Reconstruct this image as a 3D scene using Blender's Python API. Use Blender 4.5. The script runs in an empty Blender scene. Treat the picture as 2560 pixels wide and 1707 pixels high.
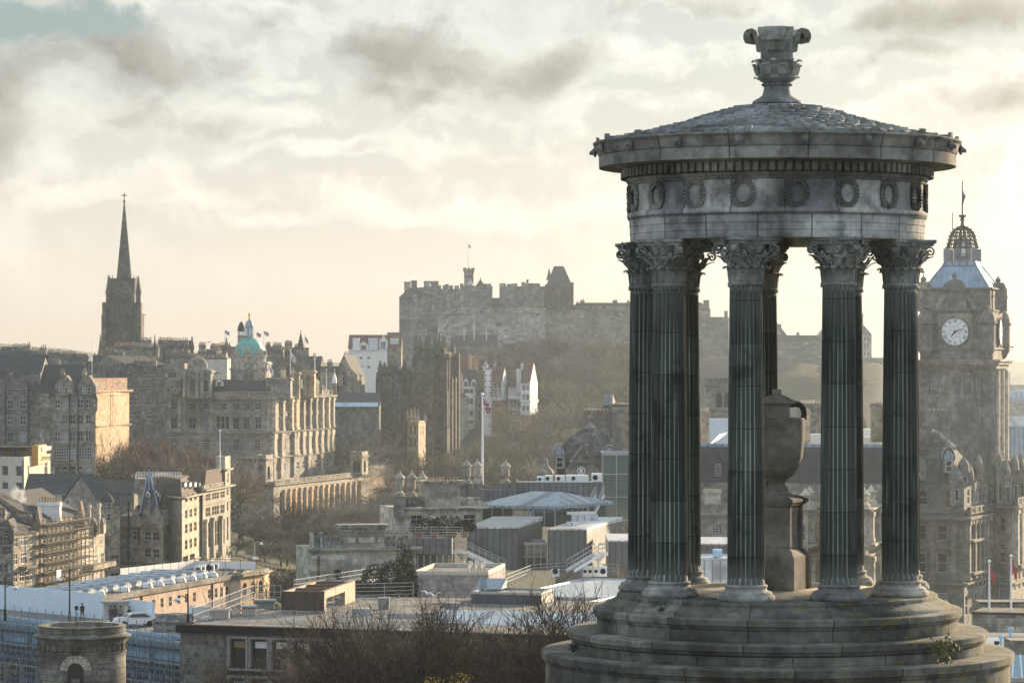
import bpy,math,random
from mathutils import Vector,Matrix
F,HZ,CX,ZC=8500.0,915.0,1280.0,50.0 # focal length and horizon in photograph pixels, eye height in metres
R=math.radians
sc=bpy.context.scene
COL=sc.collection
# ---------------------------------------------------------------- camera
cam=bpy.data.objects.new('camera',bpy.data.cameras.new('camera'));COL.objects.link(cam)
cam.location=(0,0,ZC);cam.rotation_euler=(R(90),0,0)
cam.data.sensor_width=36;cam.data.lens=36*F/2560
cam.data.shift_y=(HZ-853.5)/2560
cam.data.clip_start=0.5;cam.data.clip_end=9000
sc.camera=cam
# ---------------------------------------------------------------- sun
HAZE=.00011
SUN_AZ,SUN_EL=R(35),R(12) # to the right of the view, beyond the castle
sv=Vector((math.sin(SUN_AZ)*math.cos(SUN_EL),math.cos(SUN_AZ)*math.cos(SUN_EL),math.sin(SUN_EL)))
sl=bpy.data.lights.new('sun','SUN');sl.energy=4.0;sl.angle=R(0.6);sl.color=(1.0,0.77,0.51)
so=bpy.data.objects.new('sun',sl);COL.objects.link(so);so.location=(0,0,200)
so.rotation_euler=(-sv).to_track_quat('-Z','Y').to_euler()
sc.view_settings.view_transform='Standard';sc.view_settings.look='None'
sc.view_settings.exposure=1.45;sc.view_settings.gamma=1.0
cy=sc.cycles
cy.use_denoising=True;cy.max_bounces=4;cy.diffuse_bounces=2;cy.glossy_bounces=2
cy.transmission_bounces=3;cy.volume_bounces=1;cy.transparent_max_bounces=6
cy.sample_clamp_indirect=6.0;cy.use_adaptive_sampling=True;cy.adaptive_threshold=0.02

def nd(nt,typ,ins=None,**attrs):
 n=nt.nodes.new('ShaderNode'+typ)
 for k,v in attrs.items():setattr(n,k,v)
 for k,v in(ins or{}).items():
  s=n.inputs[k]
  if isinstance(v,bpy.types.NodeSocket):nt.links.new(v,s)
  else:s.default_value=v
 return n
def mth(nt,op,a,b=0.0,c=None,clamp=False):
 d={0:a,1:b}
 if c is not None:d[2]=c
 return nd(nt,'Math',d,operation=op,use_clamp=clamp).outputs[0]
def mixc(nt,f,a,b,blend='MIX'):
 n=nt.nodes.new('ShaderNodeMix');n.data_type='RGBA';n.blend_type=blend
 for i,v in((0,f),(6,a),(7,b)):
  if isinstance(v,bpy.types.NodeSocket):nt.links.new(v,n.inputs[i])
  else:n.inputs[i].default_value=v if i==0 else(*v,1)
 return n.outputs[2]
def ramp(nt,f,stops):
 n=nd(nt,'ValToRGB',{0:f});e=n.color_ramp.elements
 while len(e)<len(stops):e.new(0.5)
 for k,(p,c)in enumerate(stops):
  e[k].position=p;e[k].color=(*c,1)if len(c)==3 else c
 return n.outputs[0]
def smooth(nt,v,a,b):
 n=nd(nt,'MapRange',{0:v,1:a,2:b,3:0.0,4:1.0},interpolation_type='SMOOTHSTEP')
 return n.outputs[0]

# ---------------------------------------------------------------- sky: Nishita air with a broken cloud deck over it
world=bpy.data.worlds.new('World');sc.world=world;world.use_nodes=True
nt=world.node_tree;nt.nodes.clear()
wo=nd(nt,'OutputWorld')
sky=nd(nt,'TexSky',sky_type='NISHITA',sun_disc=False,sun_elevation=SUN_EL,sun_rotation=SUN_AZ,air_density=1.2,dust_density=2.5)
tc=nd(nt,'TexCoord').outputs['Generated']
sep=nd(nt,'SeparateXYZ',{0:tc})
dx,dy,dz=sep.outputs[0],sep.outputs[1],sep.outputs[2]
front=smooth(nt,dy,0.55,0.9)
def cloud_field(ox,oz):
 p=nd(nt,'VectorMath',{0:tc,1:(ox,0,oz)},operation='ADD').outputs[0]
 warp=nd(nt,'TexNoise',{'Vector':p,'Scale':24.0,'Detail':5.0,'Roughness':0.55})
 w=nd(nt,'VectorMath',{0:warp.outputs['Color'],1:(0.5,0.5,0.5)},operation='SUBTRACT').outputs[0]
 w=nd(nt,'VectorMath',{0:w,'Scale':0.032},operation='SCALE').outputs[0]
 q=nd(nt,'VectorMath',{0:p,1:w},operation='ADD').outputs[0]
 q=nd(nt,'VectorMath',{0:q,1:(1.0,1.0,1.25)},operation='MULTIPLY').outputs[0]
 n0=nd(nt,'TexNoise',{'Vector':q,'Scale':8.0,'Detail':2.0,'Roughness':0.5}).outputs['Fac']
 n1=nd(nt,'TexNoise',{'Vector':q,'Scale':23.0,'Detail':12.0,'Roughness':0.62}).outputs['Fac']
 n1=mth(nt,'ADD',mth(nt,'MULTIPLY',n0,0.42),mth(nt,'MULTIPLY',n1,0.58))
 s2=nd(nt,'SeparateXYZ',{0:nd(nt,'VectorMath',{0:p,1:w},operation='ADD').outputs[0]})
 tot=None
 for(cx,cyy,rx,ry,g)in CL:
  a=mth(nt,'MULTIPLY',mth(nt,'SUBTRACT',s2.outputs[0],(cx-CX)/F),F/rx)
  b=mth(nt,'MULTIPLY',mth(nt,'SUBTRACT',s2.outputs[2],(HZ-cyy)/F),F/ry)
  r2=mth(nt,'ADD',mth(nt,'MULTIPLY',a,a),mth(nt,'MULTIPLY',b,b))
  m=mth(nt,'MULTIPLY',mth(nt,'EXPONENT',mth(nt,'MULTIPLY',r2,-0.9)),g)
  tot=m if tot is None else mth(nt,'MAXIMUM',tot,m)
 loc=mth(nt,'MULTIPLY',tot,front)
 return mth(nt,'ADD',loc,mth(nt,'MULTIPLY',mth(nt,'MULTIPLY',mth(nt,'SUBTRACT',n1,0.5),4.0),smooth(nt,dz,-0.01,0.075)))
# centre, half-size and weight of each cloud bank, as bearings and heights seen from the hill
CL=[(330,150,470,95,.8),(0,270,170,170,.9),(430,300,330,60,.7),(1000,120,300,95,.75),(1400,150,430,75,.75),
      (1020,250,200,50,.5),(860,385,240,28,.55),(1050,540,520,24,.3),(2330,40,330,60,.8),(2480,240,150,60,.7),
      (1700,30,260,45,.7),(150,500,420,25,.32),(2150,150,140,60,.45),(640,40,260,35,.55),(2250,130,260,50,.5),(1580,250,230,45,.45),(2420,380,140,60,.4),(700,210,160,35,.5),(90,25,120,40,-0.9)]
h0=cloud_field(0,0);h1=cloud_field(0.0055,0.0045)
dens=smooth(nt,h0,0.08,0.90)
bl=mth(nt,'DIVIDE',mth(nt,'SUBTRACT',h0,0.22),0.22)
bell=mth(nt,'EXPONENT',mth(nt,'MULTIPLY',mth(nt,'MULTIPLY',bl,bl),-1.0))
rim=mth(nt,'ADD',mth(nt,'MULTIPLY',bell,0.17),mth(nt,'MULTIPLY',mth(nt,'SUBTRACT',h0,h1),0.45))
rim=mth(nt,'MULTIPLY',mth(nt,'MINIMUM',mth(nt,'MAXIMUM',rim,-0.10),0.42),smooth(nt,dz,-0.005,0.05))
base=ramp(nt,mth(nt,'MULTIPLY',dz,6.0),[(0.0,(.97,.81,.635)),(0.14,(.95,.84,.69)),(0.33,(.84,.81,.735)),(0.55,(.70,.735,.705)),(1.0,(.54,.60,.60))])
dark=ramp(nt,mth(nt,'MULTIPLY',dz,6.0),[(0.0,(.76,.68,.56)),(0.25,(.54,.515,.455)),(0.6,(.27,.27,.25))])
cc=mixc(nt,dens,base,dark)
cc=mixc(nt,1.0,cc,mixc(nt,rim,(0,0,0),(1.0,.94,.84)),'ADD')
cc=mixc(nt,mth(nt,'MULTIPLY',smooth(nt,mth(nt,'MULTIPLY',dy,-1.0),-0.75,0.25),0.85),cc,(.72,.87,1.06)) # away from the sun the deck is greyer and bluer
blue=mth(nt,'SUBTRACT',dx,(70-CX)/F);bz=mth(nt,'SUBTRACT',dz,(HZ-60)/F)
br=mth(nt,'ADD',mth(nt,'MULTIPLY',mth(nt,'MULTIPLY',blue,blue),(F/210)**2),mth(nt,'MULTIPLY',mth(nt,'MULTIPLY',bz,bz),(F/48)**2))
gap=mth(nt,'MULTIPLY',smooth(nt,mth(nt,'SUBTRACT',br,mth(nt,'MULTIPLY',mth(nt,'SUBTRACT',h0,h1),3.5)),1.9,0.2),front)
cc=mixc(nt,gap,cc,(.36,.47,.48))
cover=0.92
bg1=nd(nt,'Background',{0:sky.outputs[0],1:0.04});bg2=nd(nt,'Background',{0:cc,1:0.355})
ms=nd(nt,'MixShader',{0:cover,1:bg1.outputs[0],2:bg2.outputs[0]})
nt.links.new(ms.outputs[0],wo.inputs[0])

# ---------------------------------------------------------------- things, parts, mesh building
ORG={}
def zz(py,Y):return ZC+(HZ-py)*Y/F
def xx(px,Y):return(px-CX)*Y/F
def P(px,py,Y):return Vector((xx(px,Y),Y,zz(py,Y)))
def tag(o,label=None,cat=None,group=None,kind=None):
 for k,v in(('label',label),('category',cat),('group',group),('kind',kind)):
  if v:o[k]=v
 return o
def thing(name,label,cat,loc,group=None,kind=None):
 o=bpy.data.objects.new(name,None);COL.objects.link(o);o.empty_display_size=0.3
 o.location=loc;ORG[o.name]=Vector(loc)
 return tag(o,label,cat,group,kind)
def origin_of(o):return ORG.get(o.name,Vector((0,0,0)))
class MB:
 def __init__(s):s.v,s.f,s.mi,s.m=[],[],[],0
 def add(s,vs,fs):
  n=len(s.v);s.v+=[tuple(p)for p in vs]
  for f in fs:s.f.append([i+n for i in f]);s.mi.append(s.m)
 def quad(s,a,b,c,d):s.add((a,b,c,d),((0,1,2,3),))
 def tri(s,a,b,c):s.add((a,b,c),((0,1,2),))
 def box(s,x0,x1,y0,y1,z0,z1,M=None):
  vs=[Vector((x,y,z))for z in(z0,z1)for y in(y0,y1)for x in(x0,x1)]
  if M is not None:vs=[M@v for v in vs]
  s.add(vs,((0,2,3,1),(4,5,7,6),(0,1,5,4),(2,6,7,3),(0,4,6,2),(1,3,7,5)))
 def prism(s,pl,z0,z1,pl2=None):
  n=len(pl);q=pl2 or pl
  s.add([(p[0],p[1],z0)for p in pl]+[(p[0],p[1],z1)for p in q],
              [[i,(i+1)%n,n+(i+1)%n,n+i]for i in range(n)]+[list(range(n))[::-1],[n+i for i in range(n)]])
 def cone(s,cx,cyy,z0,z1,r,n=8,a0=0.0,r1=0.0):
  c=[(cx+r*math.cos(a0+i*2*math.pi/n),cyy+r*math.sin(a0+i*2*math.pi/n))for i in range(n)]
  if r1>0:s.prism(c,z0,z1,[(cx+(p[0]-cx)*r1/r,cyy+(p[1]-cyy)*r1/r)for p in c])
  else:s.add([(p[0],p[1],z0)for p in c]+[(cx,cyy,z1)],[[i,(i+1)%n,n]for i in range(n)]+[list(range(n))[::-1]])
 def lathe(s,prof,n=32,c=(0,0,0),fn=None,a0=0.0,a1=None):
  full=a1 is None;m=n if full else n+1;vs=[]
  for(r,z)in prof:
   for i in range(m):
    a=a0+((2*math.pi)if full else(a1-a0))*i/n
    rr=fn(a,r,z)if fn else r
    vs.append((c[0]+rr*math.cos(a),c[1]+rr*math.sin(a),c[2]+z))
  fs=[]
  for k in range(len(prof)-1):
   for i in range(n):
    j=(i+1)%m
    fs.append((k*m+i,k*m+j,(k+1)*m+j,(k+1)*m+i))
  s.add(vs,fs)
 def tube(s,pts,rs,n=5,cap=True):
  pts=[Vector(p)for p in pts]
  if not hasattr(rs,'__len__'):rs=[rs]*len(pts)
  vs=[];ref=Vector((0.31,0.17,0.93))
  for k,p in enumerate(pts):
   t=(pts[min(k+1,len(pts)-1)]-pts[max(k-1,0)])
   t=t.normalized()if t.length>1e-9 else Vector((0,0,1))
   r_=ref if abs(t.dot(ref))<0.93 else Vector((1,0,0))
   a=t.cross(r_).normalized();b=t.cross(a)
   for i in range(n):
    an=2*math.pi*i/n
    vs.append(p+(a*math.cos(an)+b*math.sin(an))*rs[k])
  fs=[(k*n+i,k*n+(i+1)%n,(k+1)*n+(i+1)%n,(k+1)*n+i)for k in range(len(pts)-1)for i in range(n)]
  if cap and n>2:fs+=[list(range(n))[::-1],[(len(pts)-1)*n+i for i in range(n)]]
  s.add(vs,fs)
 def bar(s,a,b,w,h=None):
  a,b=Vector(a),Vector(b);t=(b-a).normalized()
  sd=t.cross(Vector((0,0,1)));sd=sd.normalized()if sd.length>1e-4 else Vector((1,0,0))
  up=sd.cross(t).normalized();h=h or w
  vs=[p+sd*(i*w/2)+up*(j*h/2)for p in(a,b)for j in(-1,1)for i in(-1,1)]
  s.add(vs,((0,1,3,2),(4,6,7,5),(0,4,5,1),(2,3,7,6),(0,2,6,4),(1,5,7,3)))
 def ball(s,c,r,n=8,sz=1.0):
  k=max(4,n//2)
  s.lathe([(max(r*math.sin(math.pi*i/k),1e-4),-r*sz*math.cos(math.pi*i/k))for i in range(k+1)],n,c)
 def mesh(s,name,mats,org=Vector((0,0,0)),smooth=None):
  me=bpy.data.meshes.new(name)
  me.from_pydata([(v[0]-org[0],v[1]-org[1],v[2]-org[2])for v in s.v],[],s.f)
  for m in(mats if isinstance(mats,(list,tuple))else[mats]):me.materials.append(m)
  if any(s.mi):me.polygons.foreach_set('material_index',s.mi)
  if smooth is not None:
   me.polygons.foreach_set('use_smooth',[True]*len(me.polygons))
   if smooth<180:me.set_sharp_from_angle(angle=R(smooth))
  return me
 def build(s,name,mats,parent=None,smooth=None,org=None,label=None):
  """parent: a thing or part (same origin); without one the object stands at org"""
  og=origin_of(parent)if parent is not None else Vector(org if org is not None else(0,0,0))
  o=bpy.data.objects.new(name,s.mesh(name,mats,og,smooth));COL.objects.link(o)
  if parent is not None:o.parent=parent
  else:o.location=og
  ORG[o.name]=og
  if label:o['label']=label
  return o
def put(name,me,parent,wloc,rz=0.0,scale=None):
 """an object of shared mesh data placed at a world point under an unrotated thing or part"""
 o=bpy.data.objects.new(name,me);COL.objects.link(o);o.parent=parent
 o.location=Vector(wloc)-(origin_of(parent)if parent is not None else Vector((0,0,0)));o.rotation_euler=(0,0,rz)
 if scale:o.scale=scale
 return o
def copy_tree(o,parent=None,loc=None,rz=None,label=None):
 c=o.copy();COL.objects.link(c);c.parent=parent
 if loc is not None:c.location=loc
 if rz is not None:c.rotation_euler=(0,0,rz)
 if label:c['label']=label
 for ch in list(o.children):copy_tree(ch,c)
 return c

# ---------------------------------------------------------------- materials
MT={}
def newmat(name):
 m=bpy.data.materials.new(name);m.use_nodes=True
 MT[name]=m
 return m,m.node_tree,m.node_tree.nodes['Principled BSDF']
def wall_uv(nt):
 g=nd(nt,'NewGeometry')
 t=nd(nt,'VectorMath',{0:g.outputs['True Normal'],1:(0,0,1)},operation='CROSS_PRODUCT').outputs[0]
 u=nd(nt,'VectorMath',{0:g.outputs['Position'],1:t},operation='DOT_PRODUCT').outputs['Value']
 z=nd(nt,'SeparateXYZ',{0:g.outputs['Position']}).outputs[2]
 return g.outputs['Position'],nd(nt,'CombineXYZ',{0:u,1:z,2:0.0}).outputs[0]
def cyl_uv(nt,cx,cyy,rad):
 g=nd(nt,'NewGeometry');s_=nd(nt,'SeparateXYZ',{0:g.outputs['Position']})
 a=mth(nt,'ARCTAN2',mth(nt,'SUBTRACT',s_.outputs[1],cyy),mth(nt,'SUBTRACT',s_.outputs[0],cx))
 return g.outputs['Position'],nd(nt,'CombineXYZ',{0:mth(nt,'MULTIPLY',a,rad),1:s_.outputs[2],2:0.0}).outputs[0]
def stone(name,c1,c2,sc_=0.35,brick=None,mortar=0.75,dirt=(.05,.048,.042),dirt_amt=0.5,streak=0.4,rough=0.9,bump=0.0,cyl=None,fine=6.0,spec=0.25,rowvar=0.25,mott=1.0,mw=.035):
 av=(c1[1]+c2[1])/2;gn=1.55 if av<.29 else 1.3 if av<.42 else 1.0;dirt_amt*=1 if cyl else .6;ds=.3 if gn>1.5 else .12;c1,c2,dirt=[tuple(min(.8,(x*(1-ds)+c[1]*ds)*gn)for x in c)for c in(c1,c2,dirt)]
 m,t,b=newmat(name)
 pos,uv=cyl_uv(t,*cyl)if cyl else wall_uv(t)
 n1=nd(t,'TexNoise',{'Vector':pos,'Scale':sc_,'Detail':5.0,'Roughness':0.6}).outputs['Fac']
 n2=nd(t,'TexNoise',{'Vector':pos,'Scale':fine,'Detail':4.0,'Roughness':0.6}).outputs['Fac']
 col=mixc(t,smooth(t,n1,0.3,0.7),c1,c2)
 n3=nd(t,'TexNoise',{'Vector':pos,'Scale':fine*.2,'Detail':3.0,'Roughness':0.6}).outputs['Fac']
 col=mixc(t,1.0,col,ramp(t,n2,[(0.25,(.7,.7,.7)),(0.75,(1.25,1.25,1.25))]),'MULTIPLY')
 col=mixc(t,1.0,col,ramp(t,n3,[(0.3,(1-.38*mott,)*3),(0.7,(1+.38*mott,1+.36*mott,1+.32*mott))]),'MULTIPLY')
 if brick:
  bw,bh=brick
  bt=nd(t,'TexBrick',{'Vector':uv,'Scale':1.0,'Mortar Size':bh*mw,'Mortar Smooth':0.3,'Bias':0.0,'Brick Width':bw,'Row Height':bh,
        'Color1':(1-rowvar,1-rowvar,1-rowvar*.9,1),'Color2':(1+rowvar,1+rowvar*.95,1+rowvar*.8,1),'Mortar':(mortar,mortar,mortar,1)},offset=0.5)
  col=mixc(t,1.0,col,bt.outputs['Color'],'MULTIPLY')
 if not cyl:col=mixc(t,1.0,col,ramp(t,nd(t,'ObjectInfo').outputs['Random'],[(0,(.74,.76,.79)),(.5,(1.0,1.0,1.0)),(1,(1.22,1.16,1.06))]),'MULTIPLY')
 if dirt_amt>0:
  d1=nd(t,'TexNoise',{'Vector':pos,'Scale':sc_*2.3,'Detail':6.0,'Roughness':0.68}).outputs['Fac']
  col=mixc(t,mth(t,'MULTIPLY',smooth(t,d1,0.46,0.68),dirt_amt),col,dirt)
 if streak>0:
  mp=nd(t,'VectorMath',{0:pos,1:(fine*.35,fine*.35,fine*0.03)},operation='MULTIPLY').outputs[0]
  d2=nd(t,'TexNoise',{'Vector':mp,'Scale':1.0,'Detail':5.0,'Roughness':0.6}).outputs['Fac']
  col=mixc(t,mth(t,'MULTIPLY',smooth(t,d2,0.5,0.75),streak),col,dirt)
 t.links.new(col,b.inputs['Base Color'])
 b.inputs['Roughness'].default_value=rough;b.inputs['Specular IOR Level'].default_value=spec
 if bump:
  h=n2
  if brick:h=mth(t,'ADD',mth(t,'MULTIPLY',n2,0.6),mth(t,'MULTIPLY',bt.outputs['Fac'],-0.8))
  bp=nd(t,'Bump',{'Strength':0.8,'Distance':bump,'Height':h})
  t.links.new(bp.outputs[0],b.inputs['Normal'])
 return m
def plain(name,c,rough=0.6,metal=0.0,var=0.12,scale=3.0,spec=0.5,objvar=0.0):
 m,t,b=newmat(name)
 g=nd(t,'NewGeometry').outputs['Position']
 n1=nd(t,'TexNoise',{'Vector':g,'Scale':scale,'Detail':4.0,'Roughness':0.6}).outputs['Fac']
 k=ramp(t,n1,[(0.3,(1-var,)*3),(0.7,(1+var,)*3)])
 col=mixc(t,1.0,c,k,'MULTIPLY')
 if objvar:
  r_=nd(t,'ObjectInfo').outputs['Random']
  col=mixc(t,1.0,col,ramp(t,r_,[(0,(1-objvar,)*3),(1,(1+objvar,)*3)]),'MULTIPLY')
 t.links.new(col,b.inputs['Base Color'])
 b.inputs['Roughness'].default_value=rough;b.inputs['Metallic'].default_value=metal;b.inputs['Specular IOR Level'].default_value=spec
 return m
def seam(name,c,step=0.5,rough=0.45,metal=0.3,dark=0.7,horizontal=False,lw=.42):
 """sheet metal or slate with standing seams / courses along the wall or roof"""
 m,t,b=newmat(name)
 pos,uv=wall_uv(t)
 s_=nd(t,'SeparateXYZ',{0:uv});v=s_.outputs[1 if horizontal else 0]
 fr=mth(t,'FRACT',mth(t,'DIVIDE',v,step))
 line=smooth(t,mth(t,'ABSOLUTE',mth(t,'SUBTRACT',fr,0.5)),lw,lw+.05)
 cell=nd(t,'TexWhiteNoise',{'W':mth(t,'FLOOR',mth(t,'DIVIDE',v,step))},noise_dimensions='1D').outputs['Value']
 n1=nd(t,'TexNoise',{'Vector':pos,'Scale':0.8,'Detail':5.0,'Roughness':0.65}).outputs['Fac']
 col=mixc(t,1.0,c,ramp(t,cell,[(0,(.88,)*3),(1,(1.1,)*3)]),'MULTIPLY')
 col=mixc(t,1.0,col,ramp(t,n1,[(0.3,(.7,)*3),(0.7,(1.25,)*3)]),'MULTIPLY')
 col=mixc(t,mth(t,'MULTIPLY',line,dark),col,tuple(x*0.35 for x in c))
 t.links.new(col,b.inputs['Base Color']);b.inputs['Roughness'].default_value=rough;b.inputs['Metallic'].default_value=metal
 return m
def glassy(name,c,blind=None,rough=0.08,spec=0.6):
 m,t,b=newmat(name)
 r_=nd(t,'ObjectInfo').outputs['Random']
 col=mixc(t,r_,tuple(x*0.5 for x in c),tuple(x*1.6 for x in c))
 if blind:col=mixc(t,mth(t,'MULTIPLY',smooth(t,r_,0.72,0.95),0.7),col,blind)
 t.links.new(col,b.inputs['Base Color']);b.inputs['Roughness'].default_value=rough;b.inputs['Specular IOR Level'].default_value=spec
 return m
DK=(.045,.042,.037)
OLD=stone('weathered rubble stone',(.115,.104,.084),(.26,.232,.185),.25,(0.9,0.42),dirt_amt=.55)
OLD2=stone('dark tenement stone',(.085,.082,.076),(.185,.176,.155),.3,(0.8,0.4),dirt_amt=.6)
ASH=stone('grey ashlar stone',(.165,.15,.118),(.31,.278,.218),.2,(1.3,0.55),dirt_amt=.35,rowvar=.12)
RUST=stone('banded rusticated stone',(.25,.215,.16),(.34,.29,.22),.2,(2.4,0.62),mortar=.3,dirt_amt=.3,rowvar=.06)
SAND=stone('warm sandstone',(.34,.25,.16),(.46,.35,.23),.3,(0.9,0.45),dirt_amt=.3,mott=.4,streak=.15)
PALE=stone('pale stone and sunlit trim',(.43,.385,.31),(.54,.49,.40),.3,(1.2,0.6),dirt_amt=.22,streak=.25,rowvar=.08)  # also puts sun highlights into the trim of some lit flanks
CRM=stone('cream painted wall',(.40,.37,.32),(.47,.44,.38),.3,None,dirt_amt=.12,streak=.2,mott=.15)
WHT=stone('white harled wall',(.74,.74,.73),(.82,.82,.80),.4,None,dirt_amt=.06,streak=.12,mott=.08)
PINK=stone('pinkish old plaster wall',(.50,.37,.28),(.62,.48,.38),.5,None,dirt=(.2,.16,.13),dirt_amt=.5,streak=.5,mott=.5)
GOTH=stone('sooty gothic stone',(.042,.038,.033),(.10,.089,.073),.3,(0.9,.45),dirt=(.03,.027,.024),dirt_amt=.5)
CAST=stone('castle rubble',(.10,.093,.078),(.20,.185,.155),.12,(1.6,.8),dirt_amt=.45,fine=3.0,mott=.6,rowvar=.35)
CASTL=stone('pale battery stone',(.17,.16,.14),(.28,.265,.225),.1,(1.8,.9),dirt_amt=.35,fine=3.0,mott=.5,rowvar=.35)
BALM=stone('sooty hotel stone',(.105,.097,.084),(.20,.182,.152),.25,(1.1,.5),dirt_amt=.45,rowvar=.14)
SLATE=seam('dark slates',(.052,.053,.058),.38,.9,0.0,.5,True)
SLATEB=seam('purple brown slates',(.095,.07,.06),.38,.9,0.0,.45,True)
TILE=seam('red brown roof tiles',(.12,.06,.047),.4,.9,0.0,.4,True)
LEAD=seam('blue grey lead roof',(.27,.34,.41),.9,.5,.1,.75,lw=.36)
ZINC=seam('dark grey zinc cladding',(.15,.155,.16),.6,.5,.35,.8,lw=.38)
ZINCR=seam('pale zinc roof',(.66,.67,.68),.75,.5,.1,.75,lw=.37)

def felt(name,c,w,h):
 m,t,b=newmat(name);p=nd(t,'NewGeometry').outputs['Position']
 bt=nd(t,'TexBrick',{'Vector':p,'Scale':1.0,'Mortar Size':.09,'Brick Width':w,'Row Height':h,'Color1':(.8,.8,.8,1),'Color2':(1.15,1.15,1.13,1),'Mortar':(.45,.45,.45,1)}).outputs['Color']
 n1=nd(t,'TexNoise',{'Vector':p,'Scale':.35,'Detail':7.0,'Roughness':.65}).outputs['Fac'];wet=smooth(t,n1,.52,.60)
 col=mixc(t,1.0,mixc(t,1.0,c,bt,'MULTIPLY'),ramp(t,n1,[(.3,(1.3,)*3),(.62,(.55,)*3)]),'MULTIPLY');t.links.new(col,b.inputs['Base Color'])
 t.links.new(mth(t,'SUBTRACT',.9,mth(t,'MULTIPLY',wet,.5)),b.inputs['Roughness']);return m
GREYP=felt('grey roof felt',(.17,.17,.17),8.0,1.0)
PAVE=felt('concrete paving slabs',(.19,.185,.175),1.8,1.8)
WHITE=plain('white paint',(.82,.82,.80),.5,var=.05)
WHITEB=plain('white hoarding panels',(.66,.76,.84),.5,var=.06,scale=.5)
WFR=plain('off white window paint',(.55,.55,.53),.6,var=.15,objvar=.45)
BLK=plain('black paint',(.010,.010,.012),.8,var=.2,spec=.15)
STEEL=plain('galvanised steel',(.42,.43,.45),.4,.6)
CHROME=plain('polished flue steel',(.75,.75,.76),.18,1.0)
POT=plain('clay chimney pots',(.29,.20,.14),.85,var=.25,scale=1.5,objvar=.35)
POTW=plain('buff chimney pots',(.55,.47,.36),.85,var=.25,objvar=.3)
COPPER=seam('green copper dome',(.13,.38,.33),1.1,.6,.1,.5)
GOLD=plain('gilded statue',(.75,.50,.16),.3,.9)
GLS=glassy('window glass',(.016,.019,.024),(.30,.34,.38),spec=.35)
GLSD=glassy('dark window glass',(.012,.014,.017),None)
GLSB=glassy('blue roof glass',(.16,.30,.38),None,.12,.8)
GLSG=glassy('greenish curtain glass',(.10,.14,.12),None,.06,.8)
BRICK=stone('red brown brick',(.27,.14,.085),(.36,.20,.12),.5,(.5,.2),dirt_amt=.3)
TIMB=plain('red brown timber',(.20,.05,.035),.7)
WOOD=plain('brown cladding',(.135,.085,.06),.6,var=.15)
BARK=plain('bark',(.085,.068,.052),.95,var=.35,scale=2.0,spec=.1)
TWIG=plain('bare twigs',(.17,.138,.105),.95,var=.35,scale=.6,spec=.1,objvar=.45)
TWIGL=plain('tan bare twigs',(.21,.18,.14),.95,var=.3,scale=.6,spec=.1,objvar=.4)
TWIGP=plain('pale dry twigs',(.30,.265,.20),.95,var=.3,scale=.6,spec=.1,objvar=.35)
GLP=glassy('panes with painted sky reflection',(.20,.235,.27),None,.15,.5)  # sky reflection put into the pale base colour
TWIGR=plain('reddish bare twigs',(.14,.108,.085),.95,var=.4,scale=1.2,spec=.1,objvar=.25)
LEAFO=plain('olive spring leaves',(.115,.115,.045),.8,var=.4,scale=.7,spec=.2,objvar=.25)
LEAFY=plain('yellow green leaves',(.21,.185,.05),.8,var=.35,scale=.7,spec=.2,objvar=.2)
LEAFD=plain('dark evergreen leaves',(.040,.055,.028),.8,var=.4,scale=1.5,spec=.2,objvar=.3)
FLOWER=plain('yellow gorse flowers',(.55,.42,.04),.8)
# ================================================================ the round temple monument in the foreground
MX,MY=3.972,51.0
pi=math.pi
def monument_stone(name,c1,c2,dirt_amt,streak,rad,bw,bh,moss=None,bump=0.012,dirt=(.035,.036,.032),sc_=.9):
 m=stone(name,c1,c2,sc_,(bw,bh),.3,dirt,dirt_amt,streak,.92,bump,(MX,MY,rad),fine=7.0,rowvar=.3,mott=.8,mw=.013)
 if moss:
  t=m.node_tree;b=t.nodes['Principled BSDF'];src=b.inputs['Base Color'].links[0].from_socket
  g=nd(t,'NewGeometry');nz=nd(t,'SeparateXYZ',{0:g.outputs['Normal']}).outputs[2]
  n1=nd(t,'TexNoise',{'Vector':g.outputs['Position'],'Scale':4.0,'Detail':6.0,'Roughness':.7}).outputs['Fac']
  px_=nd(t,'SeparateXYZ',{0:g.outputs['Position']}).outputs[0]
  side=smooth(t,px_,MX-1.5,MX+3.0) # lichen likes the western flank
  f=mth(t,'MULTIPLY',smooth(t,n1,.48,.66),mth(t,'ADD',.25,mth(t,'MULTIPLY',side,.6)))
  t.links.new(mixc(t,f,src,moss),b.inputs['Base Color'])
 return m
MSTONE=monument_stone('drum stone',(.20,.205,.20),(.42,.425,.415),.62,.7,2.2,.78,.9,None)
MCORN=monument_stone('cornice stone',(.105,.105,.092),(.20,.195,.168),.7,.6,2.6,1.1,.8)
MSTEP=monument_stone('step stone',(.03,.032,.028),(.15,.148,.128),.95,.75,3.0,1.35,.9,(.20,.17,.055),.014)
MROOF=monument_stone('roof tile stone',(.10,.108,.108),(.20,.215,.22),.6,.25,1.5,9,9,(.12,.115,.05),.01)
MPED=monument_stone('urn stone',(.07,.064,.055),(.125,.116,.10),.6,.6,.5,9,9,None,.006)
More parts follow.
